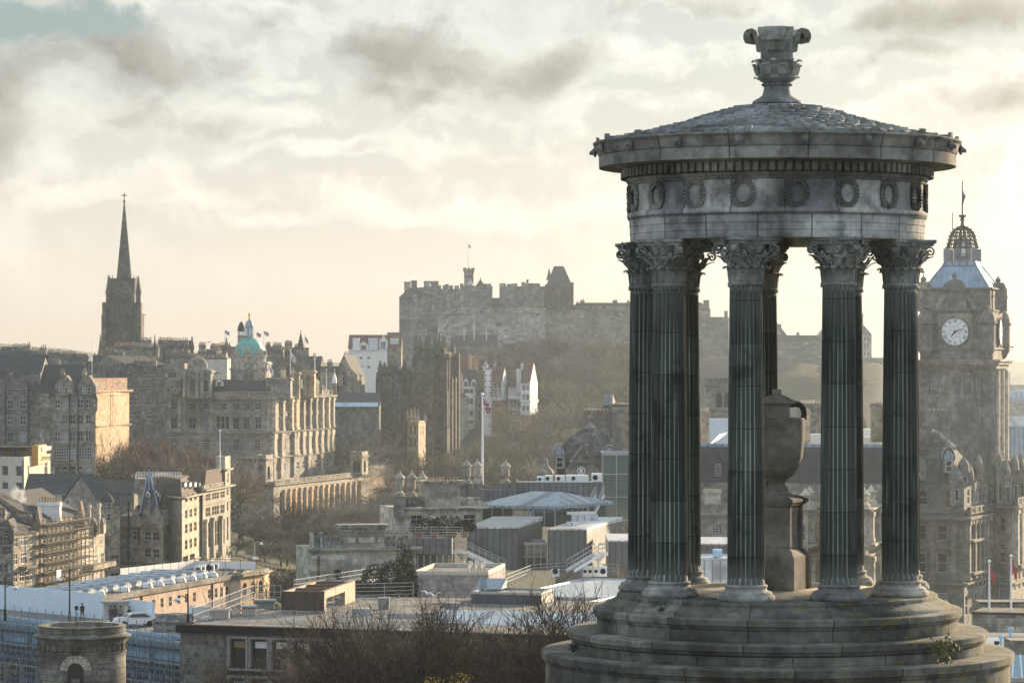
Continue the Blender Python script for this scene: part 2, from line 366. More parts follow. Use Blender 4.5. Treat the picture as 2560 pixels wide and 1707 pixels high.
def column_stone():
 m,t,b=newmat('soot blackened column stone')
 g=nd(t,'NewGeometry').outputs['Position'];s_=nd(t,'SeparateXYZ',{0:g})
 rnd=nd(t,'ObjectInfo').outputs['Random']
 k=mth(t,'ADD',mth(t,'DIVIDE',mth(t,'SUBTRACT',s_.outputs[2],46.85),.615),mth(t,'MULTIPLY',rnd,.35))
 drum=nd(t,'TexWhiteNoise',{'Vector':nd(t,'CombineXYZ',{0:mth(t,'FLOOR',k),1:mth(t,'MULTIPLY',rnd,50.0),2:0.0}).outputs[0]},noise_dimensions='2D').outputs['Value']
 st=nd(t,'VectorMath',{0:g,1:(14,14,.55)},operation='MULTIPLY').outputs[0]
 n1=nd(t,'TexNoise',{'Vector':st,'Scale':1.0,'Detail':5.0,'Roughness':.62}).outputs['Fac']
 n2=nd(t,'TexNoise',{'Vector':g,'Scale':2.2,'Detail':6.0,'Roughness':.65}).outputs['Fac']
 c=mixc(t,drum,(.095,.12,.104),(.20,.235,.205))
 c=mixc(t,mth(t,'MULTIPLY',smooth(t,n1,.50,.74),.75),c,(.36,.39,.36))
 c=mixc(t,mth(t,'MULTIPLY',smooth(t,n2,.52,.70),.75),c,(.030,.036,.034))
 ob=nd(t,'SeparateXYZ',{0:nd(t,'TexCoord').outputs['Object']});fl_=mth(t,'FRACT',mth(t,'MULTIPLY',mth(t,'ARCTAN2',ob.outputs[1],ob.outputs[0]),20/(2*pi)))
 gr=smooth(t,mth(t,'ABSOLUTE',mth(t,'SUBTRACT',mth(t,'FRACT',mth(t,'ADD',fl_,.41)),.5)),.30,.46) # fluting light and shade put into the colour: paler arrises, darker hollows
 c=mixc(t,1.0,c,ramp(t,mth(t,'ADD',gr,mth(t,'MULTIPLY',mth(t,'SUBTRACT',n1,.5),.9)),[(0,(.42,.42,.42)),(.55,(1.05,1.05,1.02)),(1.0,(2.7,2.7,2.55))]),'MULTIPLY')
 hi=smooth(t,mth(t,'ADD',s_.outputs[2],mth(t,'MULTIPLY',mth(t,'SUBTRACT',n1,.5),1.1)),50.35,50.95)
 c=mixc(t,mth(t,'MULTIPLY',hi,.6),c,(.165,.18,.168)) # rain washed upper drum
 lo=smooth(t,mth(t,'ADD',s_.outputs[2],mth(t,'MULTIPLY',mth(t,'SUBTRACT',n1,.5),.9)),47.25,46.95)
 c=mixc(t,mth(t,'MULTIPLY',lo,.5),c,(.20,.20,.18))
 jl=mth(t,'ABSOLUTE',mth(t,'SUBTRACT',mth(t,'FRACT',k),.5))
 c=mixc(t,mth(t,'MULTIPLY',smooth(t,jl,.488,.495),.8),c,(.02,.02,.02))
 t.links.new(c,b.inputs['Base Color']);b.inputs['Roughness'].default_value=.85;b.inputs['Specular IOR Level'].default_value=.3
 bp=nd(t,'Bump',{'Strength':.7,'Distance':.01,'Height':n2});t.links.new(bp.outputs[0],b.inputs['Normal'])
 return m
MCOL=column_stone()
MCAP=stone('capital stone',(.10,.112,.102),(.20,.212,.192),3.0,None,dirt=(.03,.035,.033),dirt_amt=.6,streak=.3,bump=.008,fine=14.0)
MBASE=stone('column base stone',(.15,.15,.135),(.27,.265,.235),2.0,None,dirt=(.03,.032,.03),dirt_amt=.6,streak=.2,bump=.01,fine=10.0)
mon=thing('round_temple','round soot stained stone temple with fluted columns and a domed roof, on the hilltop','monument',(MX,MY,ZC-8.5))
MC=Vector((MX,MY,ZC))
def ml(prof,name,mt,n=144,parent=None,sm=40,fn=None):
 b=MB();b.lathe(prof,n,MC,fn);return b.build(name,mt,parent or mon,sm)
# steps and stylobate, each drum a part
def step(R_,top,bot,nose=.1):
 rr=random.Random(int(R_*100))
 return[(R_-.6,top),(R_-.03,top),(R_,top-.02),(R_,top-nose),(R_-.025,top-nose-.015),(R_-.035,top-nose-.05),(R_-.06,top-nose-.07),(R_-.065,bot)]
ml(step(3.53,-4.24,-8.5,.12),'step',MSTEP)
ml(step(3.14,-3.93,-4.235),'step',MSTEP)
ml(step(2.76,-3.60,-3.925,.1),'step',MSTEP)
ml([(0.01,-3.39),(2.36,-3.383),(2.39,-3.40),(2.40,-3.43),(2.395,-3.455),(2.43,-3.47),(2.50,-3.51),(2.57,-3.53),(2.595,-3.56),(2.595,-3.585),(2.60,-3.60),(2.2,-3.61)],'stylobate',MSTEP)
ml([(0.01,-3.34),(1.60,-3.34),(1.615,-3.35),(1.615,-3.384)],'floor_slab',stone('floor flagstones',(.20,.17,.13),(.29,.25,.19),1.2,(.7,.7),dirt_amt=.3,streak=0))
# columns
cap_z0,cap_h=1.17,.678
def shaft_r(z):
 q=(z+3.15)/(1.17+3.15);return .272-.036*q**1.5
def flute(a,r,z):
 k=(a*20/(2*pi))%1.0
 e=min(1.0,max(0.0,(z+3.08)/.05))*min(1.0,max(0.0,(1.10-z)/.05))
 return r-(.05*e*math.sin(pi*(k-.18)/.82)**.7 if k>.18 else 0.0)
sb=MB();zs=[-3.15,-3.09,-3.06,-3.03]+[-2.8+i*.38 for i in range(10)]+[1.05,1.08,1.11,1.17]
sb.lathe([(shaft_r(z),z)for z in zs],200,(0,0,0),flute)
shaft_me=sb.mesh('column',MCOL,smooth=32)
b=MB();b.lathe([(.05,-3.15),(.30,-3.15),(.315,-3.165),(.31,-3.19),(.30,-3.20),(.305,-3.225),(.335,-3.245),(.36,-3.25),(.38,-3.265),(.385,-3.285),(.385,-3.295),
                           (.405,-3.30),(.415,-3.32),(.418,-3.345),(.41,-3.37),(.395,-3.383)],64)
base_me=b.mesh('column_base',MBASE,smooth=40)
def strip(mb,path,widths,side,th=.012):
 """a curved leaf or scroll band: path of (radial, height), half widths, in the plane at angle side"""
 ca,sa=math.cos(side),math.sin(side);vs=[];n=len(path)
 for k,(r,z)in enumerate(path):
  r2,z2=path[min(k+1,n-1)];r0,z0=path[max(k-1,0)]
  t=Vector((r2-r0,z2-z0));t=t.normalized()if t.length else Vector((0,1))
  nr,nz=t.y,-t.x;w=widths[k]
  for(o,s_)in((0,-1),(0,1),(th,1),(th,-1)):
   rr,z_=r+nr*(o+(.25*w if s_ in(-1,1)and o==0 else 0)*0),z+nz*o
   vs.append((rr*ca-s_*w*sa,rr*sa+s_*w*ca,z_))
 fs=[]
 for k in range(n-1):
  for i in range(4):fs.append((k*4+i,k*4+(i+1)%4,k*4+4+(i+1)%4,k*4+4+i))
 fs+=[(0,1,2,3),tuple(n*4-4+i for i in(3,2,1,0))]
 mb.add(vs,fs)
def spiral(cx,cz,r0,r1,a0,turns,n=22):
 return[(cx+(r0+(r1-r0)*i/(n-1))*math.cos(a0+turns*2*pi*i/(n-1)),cz+(r0+(r1-r0)*i/(n-1))*math.sin(a0+turns*2*pi*i/(n-1)))for i in range(n)]
def make_capital():
 b=MB();Z=cap_z0
 b.lathe([(.24,Z-.005),(.262,Z),(.268,Z+.015),(.262,Z+.03),(.238,Z+.04),(.228,Z+.06)],40) # astragal
 for i in range(28):b.ball((.25*math.cos(i*pi/14),.25*math.sin(i*pi/14),Z-.018),.017,6)
 b.lathe([(.222,Z+.03),(.222,Z+.2),(.225,Z+.32),(.245,Z+.42),(.285,Z+.52),(.33,Z+.585),(.33,Z+.60)],40)
 for i in range(16): # water-leaf ring
  a=i*pi/8
  strip(b,[(.226,Z+.03),(.236,Z+.12),(.244,Z+.2),(.262,Z+.25),(.30,Z+.275),(.335,Z+.265),(.345,Z+.238)],[.030,.040,.044,.040,.046,.040,.014],a,.014)
  strip(b,[(.24,Z+.03),(.25,Z+.12),(.258,Z+.2),(.27,Z+.245)],[.010,.013,.012,.008],a,.012)
  a2=a+pi/16
  strip(b,[(.228,Z+.03),(.236,Z+.10),(.242,Z+.16)],[.016,.022,.016],a2,.012)
  b.ball((.246*math.cos(a2),.246*math.sin(a2),Z+.205),.021,6)
  if i%2==0: # tall acanthus behind
   strip(b,[(.235,Z+.25),(.255,Z+.34),(.285,Z+.40),(.32,Z+.425),(.345,Z+.405)],[.06,.062,.055,.045,.014],a2,.014)
 for q in range(4):
  a=pi/4+q*pi/2
  pth=[(.235,Z+.26),(.275,Z+.34),(.335,Z+.43),(.395,Z+.515)]+spiral(.445,Z+.505,.085,.014,pi*.86,-1.6)
  strip(b,pth,[.045]*4+[.045-.0006*i for i in range(22)],a,.022) # corner volute
  strip(b,[(.30,Z+.33),(.36,Z+.40),(.43,Z+.43),(.49,Z+.44)],[.07,.075,.06,.03],a,.014)
  f=q*pi/2
  for sg in(-1,1):
   for(u0,v0,rr,tr)in((.062,.36,.058,1.4),(.055,.50,.046,1.4),(.16,.43,.04,1.2)): # helices on each face
    pts=[]
    for(u,v)in spiral(u0*sg,Z+v0,rr,.010,pi/2,-tr*sg,20):
     rad=.262+max(0,(v-Z-.30))*.30
     pts.append((rad*math.cos(f)-u*math.sin(f),rad*math.sin(f)+u*math.cos(f),v))
    b.tube(pts,.0135,5)
   b.tube([((.25+k*.02)*math.cos(f)-sg*(.03+.05*k)*math.sin(f),(.25+k*.02)*math.sin(f)+sg*(.03+.05*k)*math.cos(f),Z+.27+.075*k)for k in range(4)],.016,5)
  for k in range(-3,4): # anthemion
   ang=k*.42;L=.115-.008*abs(k)
   p0=Vector((.335,0,Z+.585));p1=p0+Vector((.03,math.sin(ang)*L,math.cos(ang)*L))
   M_=Matrix.Rotation(f,3,'Z');b.tube([M_@p0,M_@((p0+p1)/2),M_@p1],[.008,.015,.009],5)
 pl=[] # abacus with concave sides and cut corners
 for q in range(4):
  f=q*pi/2
  for u in(-1,-.75,-.5,-.25,0,.25,.5,.75,1):
   d=.335+.062*u*u;w=.365*u
   pl.append((d*math.cos(f)-w*math.sin(f),d*math.sin(f)+w*math.cos(f)))
 sc_=lambda k:[(p[0]*k,p[1]*k)for p in pl]
 b.prism(sc_(.90),Z+.585,Z+.622,sc_(.93));b.prism(sc_(.93),Z+.622,Z+.64,sc_(1.0));b.prism(sc_(1.0),Z+.64,Z+.682)
 return b.mesh('capital',MCAP,smooth=50)
cap_me=make_capital()
RC=1.97
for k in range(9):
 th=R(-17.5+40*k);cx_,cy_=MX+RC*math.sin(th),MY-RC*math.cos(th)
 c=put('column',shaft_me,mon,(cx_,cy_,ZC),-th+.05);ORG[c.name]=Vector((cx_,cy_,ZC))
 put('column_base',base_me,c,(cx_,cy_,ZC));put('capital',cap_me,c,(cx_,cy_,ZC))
# entablature
ml([(1.70,2.15),(1.70,1.86),(2.19,1.852),(2.198,1.865),(2.198,1.955),(2.192,1.962),(2.205,1.966),(2.205,2.065),(2.199,2.072),(2.212,2.076),(2.212,2.178)],'architrave',MSTONE)
ml([(1.70,2.15),(2.212,2.178),(2.232,2.185),(2.240,2.215),(2.248,2.225),(2.248,2.255),(2.225,2.285),(2.195,2.30)],'taenia',MSTONE)
fr=ml([(2.19,2.29),(2.19,2.70),(2.205,2.705)],'frieze',MSTONE)
ml([(2.19,2.69),(2.215,2.70),(2.225,2.73),(2.255,2.745),(2.265,2.775),(2.268,2.95),(2.40,2.955),(2.48,2.975),(2.655,2.985),(2.66,2.965),(2.668,2.965),(2.67,3.13),(2.64,3.15)],'cornice',MCORN)
b=MB()
for k in range(120):
 a=k*2*pi/120;M_=Matrix.Translation(MC)@Matrix.Rotation(a,4,'Z')
 b.box(2.26,2.34,-.040,.040,2.795,2.935,M_)
b.build('dentil_band',MCORN,mon)
ml([(2.64,3.14),(2.672,3.145),(2.70,3.19),(2.705,3.24),(2.725,3.29),(2.755,3.31),(2.76,3.335),(2.74,3.345),(2.60,3.35),(2.5,3.345)],'gutter',MCORN)
b=MB() # laurel wreaths on the frieze
def wreath():
 b=MB();rr=random.Random(5)
 for i in range(24):
  a=2*pi*i/24+.03;u,v=.150*math.sin(a),.178*math.cos(a)-.005
  for o in(-1,1):
   k=1+o*.11;p=Vector((u*k,-.012-.010*rr.random(),v*k));d=Vector((math.cos(a),0,-math.sin(a)))*(.030 if u>0 else-.030)*(1 if a<pi else 1)
   d=Vector((math.cos(a),0,-math.sin(a)))*(.042 if a>pi else-.042);d+=Vector((u,0,v))*o*.09
   b.tube([p-d,p+Vector((0,-.02,0)),p+d],[.004,.030,.004],5)
 b.tube([(.150*math.sin(2*pi*i/30),-.004,.178*math.cos(2*pi*i/30))for i in range(31)],.013,5)
 for sg in(-1,1): # ribbon ends
  b.tube([(0,-.012,.185),(sg*.06,-.014,.205),(sg*.13,-.013,.20),(sg*.185,-.013,.215)],[.022,.02,.02,.03],4)
  b.tube([(0,-.012,-.19),(sg*.04,-.012,-.215),(sg*.075,-.012,-.19)],[.014,.011,.014],4)
 return b.mesh('wreath',MCORN,smooth=60)
wm=wreath()
for k in range(18):
 th=R(2.9+20*k)
 put('wreath',wm,fr,(MX+2.19*math.sin(th),MY-2.19*math.cos(th),ZC+2.50),th)
# lion heads and ridge stubs along the gutter
b=MB();b.ball((0,0,0),.055,8)
for i in range(9):b.ball((.058*math.cos(i*.7),.01,.058*math.sin(i*.7)),.024,5)
b.ball((0,-.05,-.012),.03,6);b.box(-.018,.018,-.075,-.03,-.045,-.022)
lion=b.mesh('lion_head',MCORN,smooth=60)
for k in range(18):
 th=R(-6+20*k+10)
 put('lion_head',lion,mon,(MX+2.745*math.sin(th),MY-2.745*math.cos(th),ZC+3.225),th)
# scale tiled roof
def roof_z(r):
 T=[(.30,3.97),(.35,3.945),(.58,3.872),(.97,3.775),(1.48,3.61),(2.09,3.465),(2.52,3.375),(2.70,3.345)]
 for(a,za),(c,zc_)in zip(T,T[1:]):
  if a<=r<=c:return za+(zc_-za)*(r-a)/(c-a)
 return T[0][1]if r<T[0][0]else T[-1][1]
ml([(r,roof_z(r)-.03)for r in(.2,.35,.58,.8,.97,1.2,1.48,1.8,2.09,2.3,2.52,2.68)],'roof',MROOF,72)
b=MB();rr=random.Random(3);rows=13
for k in range(rows):
 r0,r1=.42+2.12*(k/rows),.42+2.12*((k+1.75)/rows);r1=min(r1,2.60)
 n=18 if k<3 else 36
 for i in range(n):
  a=(i+(k%2)*.5)*2*pi/n;h=pi/n;ji=rr.uniform(-.006,.008)
  zA,zB=roof_z(r0)-.01,roof_z(r1)+.028+ji
  def pt(r,an,z):return(MX+r*math.cos(an),MY+r*math.sin(an),ZC+z)
  rm=r0+(r1-r0)*.62;zm=roof_z(rm)+.018+ji
  top=[pt(r0,a-h*.9,zA),pt(rm,a-h*.98,zm),pt(r1-.03,a-h*.5,zB-.004),pt(r1,a,zB+.012),pt(r1-.03,a+h*.5,zB-.004),pt(rm,a+h*.98,zm),pt(r0,a+h*.9,zA)]
  bot=[(x,y,z-.035)for(x,y,z)in top]
  b.add(top+bot,[tuple(range(7))]+[(j,j+7,(j+1)%7+7,(j+1)%7)for j in range(7)])
b.build('roof_tiles',MROOF,mon)
b=MB();b.box(2.50,2.70,-.03,.03,3.34,3.40);b.box(2.66,2.71,-.05,.05,3.34,3.43);stub=b.mesh('ridge_stub',MROOF)
for k in range(18):put('ridge_stub',stub,mon,MC,R(-6+20*k+3))

# finial
fin=MB()
fin.lathe([(.37,3.93),(.36,3.965),(.30,4.0),(.25,4.03),(.215,4.06),(.205,4.10),(.195,4.15),(.195,4.19),(.215,4.20),(.215,4.225),(.20,4.235),(.215,4.25),(.26,4.275),(.285,4.31),(.295,4.36),(.30,4.42),(.30,4.50),(.27,4.53),(.25,4.56)],48,MC)
for i in range(22):fin.ball(MC+Vector((.215*math.cos(i*pi/11),.215*math.sin(i*pi/11),4.212)),.02,5)
def fin_fl(a,r,z):return r*(1-.05*(0.5+.5*math.cos(a*24)))
fin.lathe([(.25,4.54),(.245,4.60),(.243,4.70),(.247,4.82),(.256,4.89),(.28,4.94),(.25,4.96),(.01,4.96)],96,MC,fin_fl)
fl=MB()
for i in range(8):
 a=i*pi/4+.2
 strip(fl,[(.29,4.36),(.315,4.43),(.325,4.48),(.345,4.515),(.375,4.515),(.385,4.49)],[.07,.085,.08,.07,.05,.02],a,.02)
 strip(fl,[(.27,4.50),(.285,4.55),(.32,4.585),(.365,4.585),(.385,4.555)],[.07,.075,.065,.05,.02],a+pi/8,.02)
 strip(fl,[(.28,4.30),(.305,4.33),(.335,4.335),(.35,4.315)],[.06,.055,.04,.015],a+pi/8,.016)
for a in(-pi/2-.12,-pi/2-.12+2*pi/3,-pi/2-.12-2*pi/3):
 for dl in(-.28,0,.28): # three great curling acanthus scrolls
  k=1-abs(dl)*.35
  strip(fl,[(.225,4.72),(.235,4.84),(.26,4.94),(.31*k,5.02),(.38*k,5.06),(.45*k,5.05),(.50*k,4.99),(.515*k,4.92),(.49*k,4.855),(.43*k,4.84)],
              [.06,.08,.11,.13,.15,.16,.15,.13,.11,.06],a+dl,.075)
fl.m=0
for(vs,o)in((fl.v,MC),):
 fl.v=[(x+o.x,y+o.y,z+o.z)for(x,y,z)in vs]
fo=fin.build('finial',MCAP,mon,45);fl.build('acanthus_scroll',MCAP,fo,50)
# ferns growing from the joints
def weed(px,Y,py,r,n,seed):
 b=MB();rr=random.Random(seed);c=P(px,py,Y)
 for i in range(n):
  d=Vector((rr.gauss(0,1),-abs(rr.gauss(0,.7)),rr.gauss(.2,.8))).normalized()*r*rr.uniform(.4,1)
  p=c+d;s_=r*.12
  b.tube([c+d*.2,p],.004,3)
  u=Vector((rr.gauss(0,1),rr.gauss(0,1),rr.gauss(0,1))).normalized()*s_;v=d.cross(u).normalized()*s_
  b.quad(p-u,p+v,p+u,p-v)
 return b
for(lab,px,Y,py,r,n,cat)in(('small fern growing from the stylobate edge of the temple',1653,48.68,1524,.07,50,1),('dry leafy weed hanging over the right side of the temple steps',2358,48.55,1622,.26,60,2),('dark tuft of moss at the left end of the lowest step',1436,48.9,1618,.1,60,3)):
 o=weed(px,Y,py,r,n,cat).build('wall_fern',LEAFO if cat==2 else LEAFD,None,org=P(px,py,Y));tag(o,lab,'plant')
# urn on its pedestal
urn=thing('stone_urn','brown stone lidded urn with loop handle on a square pedestal inside the temple','urn',(MX,MY,ZC-3.34))
UA=R(21.5)
def sq(h,z0,z1,mb,h2=None):
 q=lambda s_:[(MX+s_*math.sqrt(2)*math.sin(UA+i*pi/2),MY-s_*math.sqrt(2)*math.cos(UA+i*pi/2))for i in range(4)]
 mb.prism(q(h),ZC+z0,ZC+z1,q(h2)if h2 else None)
b=MB();sq(.40,-3.34,-2.84,b);sq(.40,-2.84,-2.74,b,.34);sq(.33,-2.74,-2.72,b,.31);sq(.30,-2.72,-2.10,b)
sq(.31,-2.10,-2.07,b,.33);sq(.345,-2.07,-2.03,b,.365);sq(.375,-2.03,-1.985,b);sq(.37,-1.985,-1.93,b,.24)
b.build('pedestal',MPED,urn)
b=MB()
for q in range(4): # raised border round a sunk panel on each face of the die
 M_=Matrix.Translation((MX,MY,ZC))@Matrix.Rotation(UA+q*pi/2+pi/4,4,'Z')
 for(x0,x1,z0,z1)in((-.30,-.22,-2.70,-2.11),(.22,.30,-2.70,-2.11),(-.22,.22,-2.70,-2.63),(-.22,.22,-2.18,-2.11)):b.box(x0,x1,-.312,-.298,z0,z1,M_)
 for(x0,x1,z0,z1)in((-.40,-.22,-3.32,-2.85),(.22,.40,-3.32,-2.85)):b.box(x0,x1,-.408,-.395,z0,z1,M_)
b.build('panel_border',MPED,urn)
b=MB();b.lathe([(.01,-1.95),(.225,-1.95),(.225,-1.91),(.18,-1.885),(.165,-1.87),(.165,-1.83),(.13,-1.80),(.12,-1.76),(.12,-1.735),(.145,-1.725),(.145,-1.705),(.17,-1.685),(.255,-1.63),(.335,-1.50),(.385,-1.37),(.403,-1.22),(.415,-1.05),(.42,-.90),(.42,-.80),(.41,-.775),(.24,-.77),(.20,-.765),(.195,-.70),(.195,-.62),(.20,-.58),(.22,-.56)],64,MC)
b.build('urn_body',MPED,urn,40)
b=MB();b.lathe([(.20,-.57),(.285,-.56),(.29,-.53),(.28,-.515),(.26,-.51),(.20,-.475),(.12,-.44),(.065,-.43),(.06,-.42),(.07,-.41),(.07,-.36),(.06,-.345),(.01,-.343)],48,MC)
b.build('lid',MPED,urn,40)
for sg in(-1,1):
 b=MB();b.tube([MC+Vector((sg*x,0,z))for(x,z)in((.20,-.575),(.29,-.565),(.365,-.59),(.405,-.65),(.41,-.72),(.40,-.80))],[.05,.046,.045,.045,.045,.05],10)
 b.build('handle',MPED,urn,60)
# ================================================================ ground
GX=[-4000,0,600,900,1300,1600,2200,2560,6500]
GT=[(-30,[48.3]*9),(8,[48.3]*9),(60,[41.5]*9),(130,[34]*9),(170,[26]*9),(230,[12]*9),(300,[6]*9),(350,[0]*9),(440,[2,2,2,0,0,2,4,4,4]),
      (480,[12,12,12,3,2,4,6,6,6]),(560,[16,16,17.6,9,6,8,8,8,8]),(640,[18,18,16,12,8,8,8,8,8]),(700,[24,24,15,9,8,8,8,8,8]),(780,[32,30,13,10,10,10,8,8,8]),(850,[38,36,24,15,16,12,8,8,8]),
      (900,[42,40,30,25,19,14,9,8,8]),(980,[46,45,38,32,28,22,12,8,8]),(1060,[46,46,42,43,42,34,28,9,8]),(1120,[44,44,44,45,55,52,50,10,8]),(1180,[40,40,42,44,56,54,52,12,8]),
      (1300,[36,36,36,36,44,44,40,10,8]),(1500,[20]*9),(2500,[4]*9),(4200,[0]*9)]
def ground(x,Y):
 px=x/max(Y,1)*F+CX if Y>20 else CX
 k=0
 while k<len(GT)-2 and Y>GT[k+1][0]:k+=1
 (Ya,A),(Yb,B)=GT[k],GT[k+1];t=min(max((Y-Ya)/(Yb-Ya),0),1)
 j=0
 while j<len(GX)-2 and px>GX[j+1]:j+=1
 u=min(max((px-GX[j])/(GX[j+1]-GX[j]),0),1)
 return(A[j]*(1-u)+A[j+1]*u)*(1-t)+(B[j]*(1-u)+B[j+1]*u)*t
def ground_mat():
 m,t,b=newmat('grass, earth and rock')
 g=nd(t,'NewGeometry');p=g.outputs['Position'];nz=nd(t,'SeparateXYZ',{0:g.outputs['Normal']}).outputs[2]
 n1=nd(t,'TexNoise',{'Vector':p,'Scale':.05,'Detail':8.0,'Roughness':.65}).outputs['Fac']
 n2=nd(t,'TexNoise',{'Vector':p,'Scale':.6,'Detail':6.0,'Roughness':.7}).outputs['Fac']
 c=mixc(t,smooth(t,n1,.4,.62),(.075,.082,.036),(.06,.05,.036))
 rock=mixc(t,n2,(.07,.065,.055),(.20,.185,.155))
 c=mixc(t,smooth(t,nz,.93,.80),c,rock)
 c=mixc(t,1.0,c,ramp(t,n2,[(.25,(.6,)*3),(.75,(1.35,)*3)]),'MULTIPLY')
 t.links.new(c,b.inputs['Base Color']);b.inputs['Roughness'].default_value=.95
 bp=nd(t,'Bump',{'Strength':.8,'Distance':.6,'Height':n2});t.links.new(bp.outputs[0],b.inputs['Normal'])
 return m
GROUND=ground_mat()
b=MB();rr=random.Random(1);ys=[]
for(Ya,_),(Yb,_)in zip(GT,GT[1:]):
 n=max(1,int((Yb-Ya)/16))if Yb<1600 else 8
 ys+=[Ya+(Yb-Ya)*i/n for i in range(n)]
ys.append(4200);xs_=[-4000,-2000,-800]+list(range(-200,2800,50))+[3400,4500,6500]
for Y in ys:
 for px in xs_:
  x=xx(px,max(Y,60));j=rr.uniform(-1,1)*(3.2 if 1050<Y<1110 and px>1580 else 0.9 if Y>700 else .15)
  b.v.append((x,Y,ground(xx(px,Y)if Y>20 else x,Y)+j*(1 if 950<Y<1200 else .4)))
W_=len(xs_)
for r_ in range(len(ys)-1):
 for c_ in range(W_-1):b.f.append((r_*W_+c_,r_*W_+c_+1,(r_+1)*W_+c_+1,(r_+1)*W_+c_));b.mi.append(0)
tag(b.build('ground',GROUND,smooth=180),kind='structure')
# far hills that close the view
b=MB();N=90
pr=[(-1500,800),(-500,835),(-100,846),(0,858),(110,866),(190,878),(300,896),(500,903),(800,905),(1000,908),(1300,905),(2100,900),(2350,905),(2560,900),(3200,880),(4500,870)]
def prof_h(px):
 for(a,ya),(c,yc)in zip(pr,pr[1:]):
  if a<=px<=c:return ya+(yc-ya)*(px-a)/(c-a)
for i in range(N+1):
 px=-1500+6000*i/N;h=prof_h(px)
 b.v+=[(xx(px,2300),2300,2),(xx(px,2600),2600,zz(h,2600)*.75+random.Random(i).uniform(-1,1)),(xx(px,3000),3000,zz(h,3000)+random.Random(i+99).uniform(-1,1)),(xx(px,3800),3800,0)]
for i in range(N):
 for k in range(3):b.f.append((i*4+k,i*4+4+k,i*4+5+k,i*4+k+1));b.mi.append(0)
tag(b.build('hills',plain('far hillside',(.09,.10,.07),.95,var=.4,scale=.01),smooth=180),kind='structure')

# ================================================================ building kit
WM={}
def win_mesh(w,h,style,arch=False,fm=None,gm=None):
 """window pane and its frame, cached by size"""
 w,h=round(w,1),round(h,1);fm=fm or WFR;gm=gm or GLS
 key=(w,h,style,arch,fm.name,gm.name)
 if key in WM:return WM[key]
 def outline(k=0.0):
  if not arch:return[(-w/2+k,k),(w/2-k,k),(w/2-k,h-k),(-w/2+k,h-k)]
  return[(-w/2+k,k),(w/2-k,k)]+[((w/2-k)*math.cos(pi*i/8),h-w/2+(w/2-k)*math.sin(pi*i/8))for i in range(9)]
 pb=MB();o=outline();n=len(o);pb.add([(x,0,z)for x,z in o],[tuple(range(n))])
 fb=MB();t=min(.08,w*.10);i_=outline(t)
 fb.add([(x,-.05,z)for x,z in o]+[(x,-.05,z)for x,z in i_]+[(x,0,z)for x,z in i_],[(k,(k+1)%n,n+(k+1)%n,n+k)for k in range(n)]+[(n+k,n+(k+1)%n,2*n+(k+1)%n,2*n+k)for k in range(n)])
 hh=h-(w/2 if arch else 0)
 if style in('sash','sash4','tall'):
  fb.box(-w/2+t,w/2-t,-.06,-.002,h*.5-t*.45,h*.5+t*.45)
  if style=='sash4' or w>1.45:fb.box(-.028,.028,-.045,-.003,t,h-t)
 if style=='grid':
  for k in(1,2):fb.box(-w/2+w*k/3-.03,-w/2+w*k/3+.03,-.045,-.003,t,h-t)
  for k in(1,2,3):fb.box(-w/2+t,w/2-t,-.04,-.004,h*k/4-.03,h*k/4+.03)
 if style=='mull':
  for k in(1,2):fb.box(-w/2+w*k/3-.06,-w/2+w*k/3+.06,-.055,-.003,t,h-t)
  fb.box(-w/2+t,w/2-t,-.05,-.004,h*.65-.05,h*.65+.05)
 WM[key]=(pb.mesh('window',gm),fb.mesh('frame',fm));return WM[key]
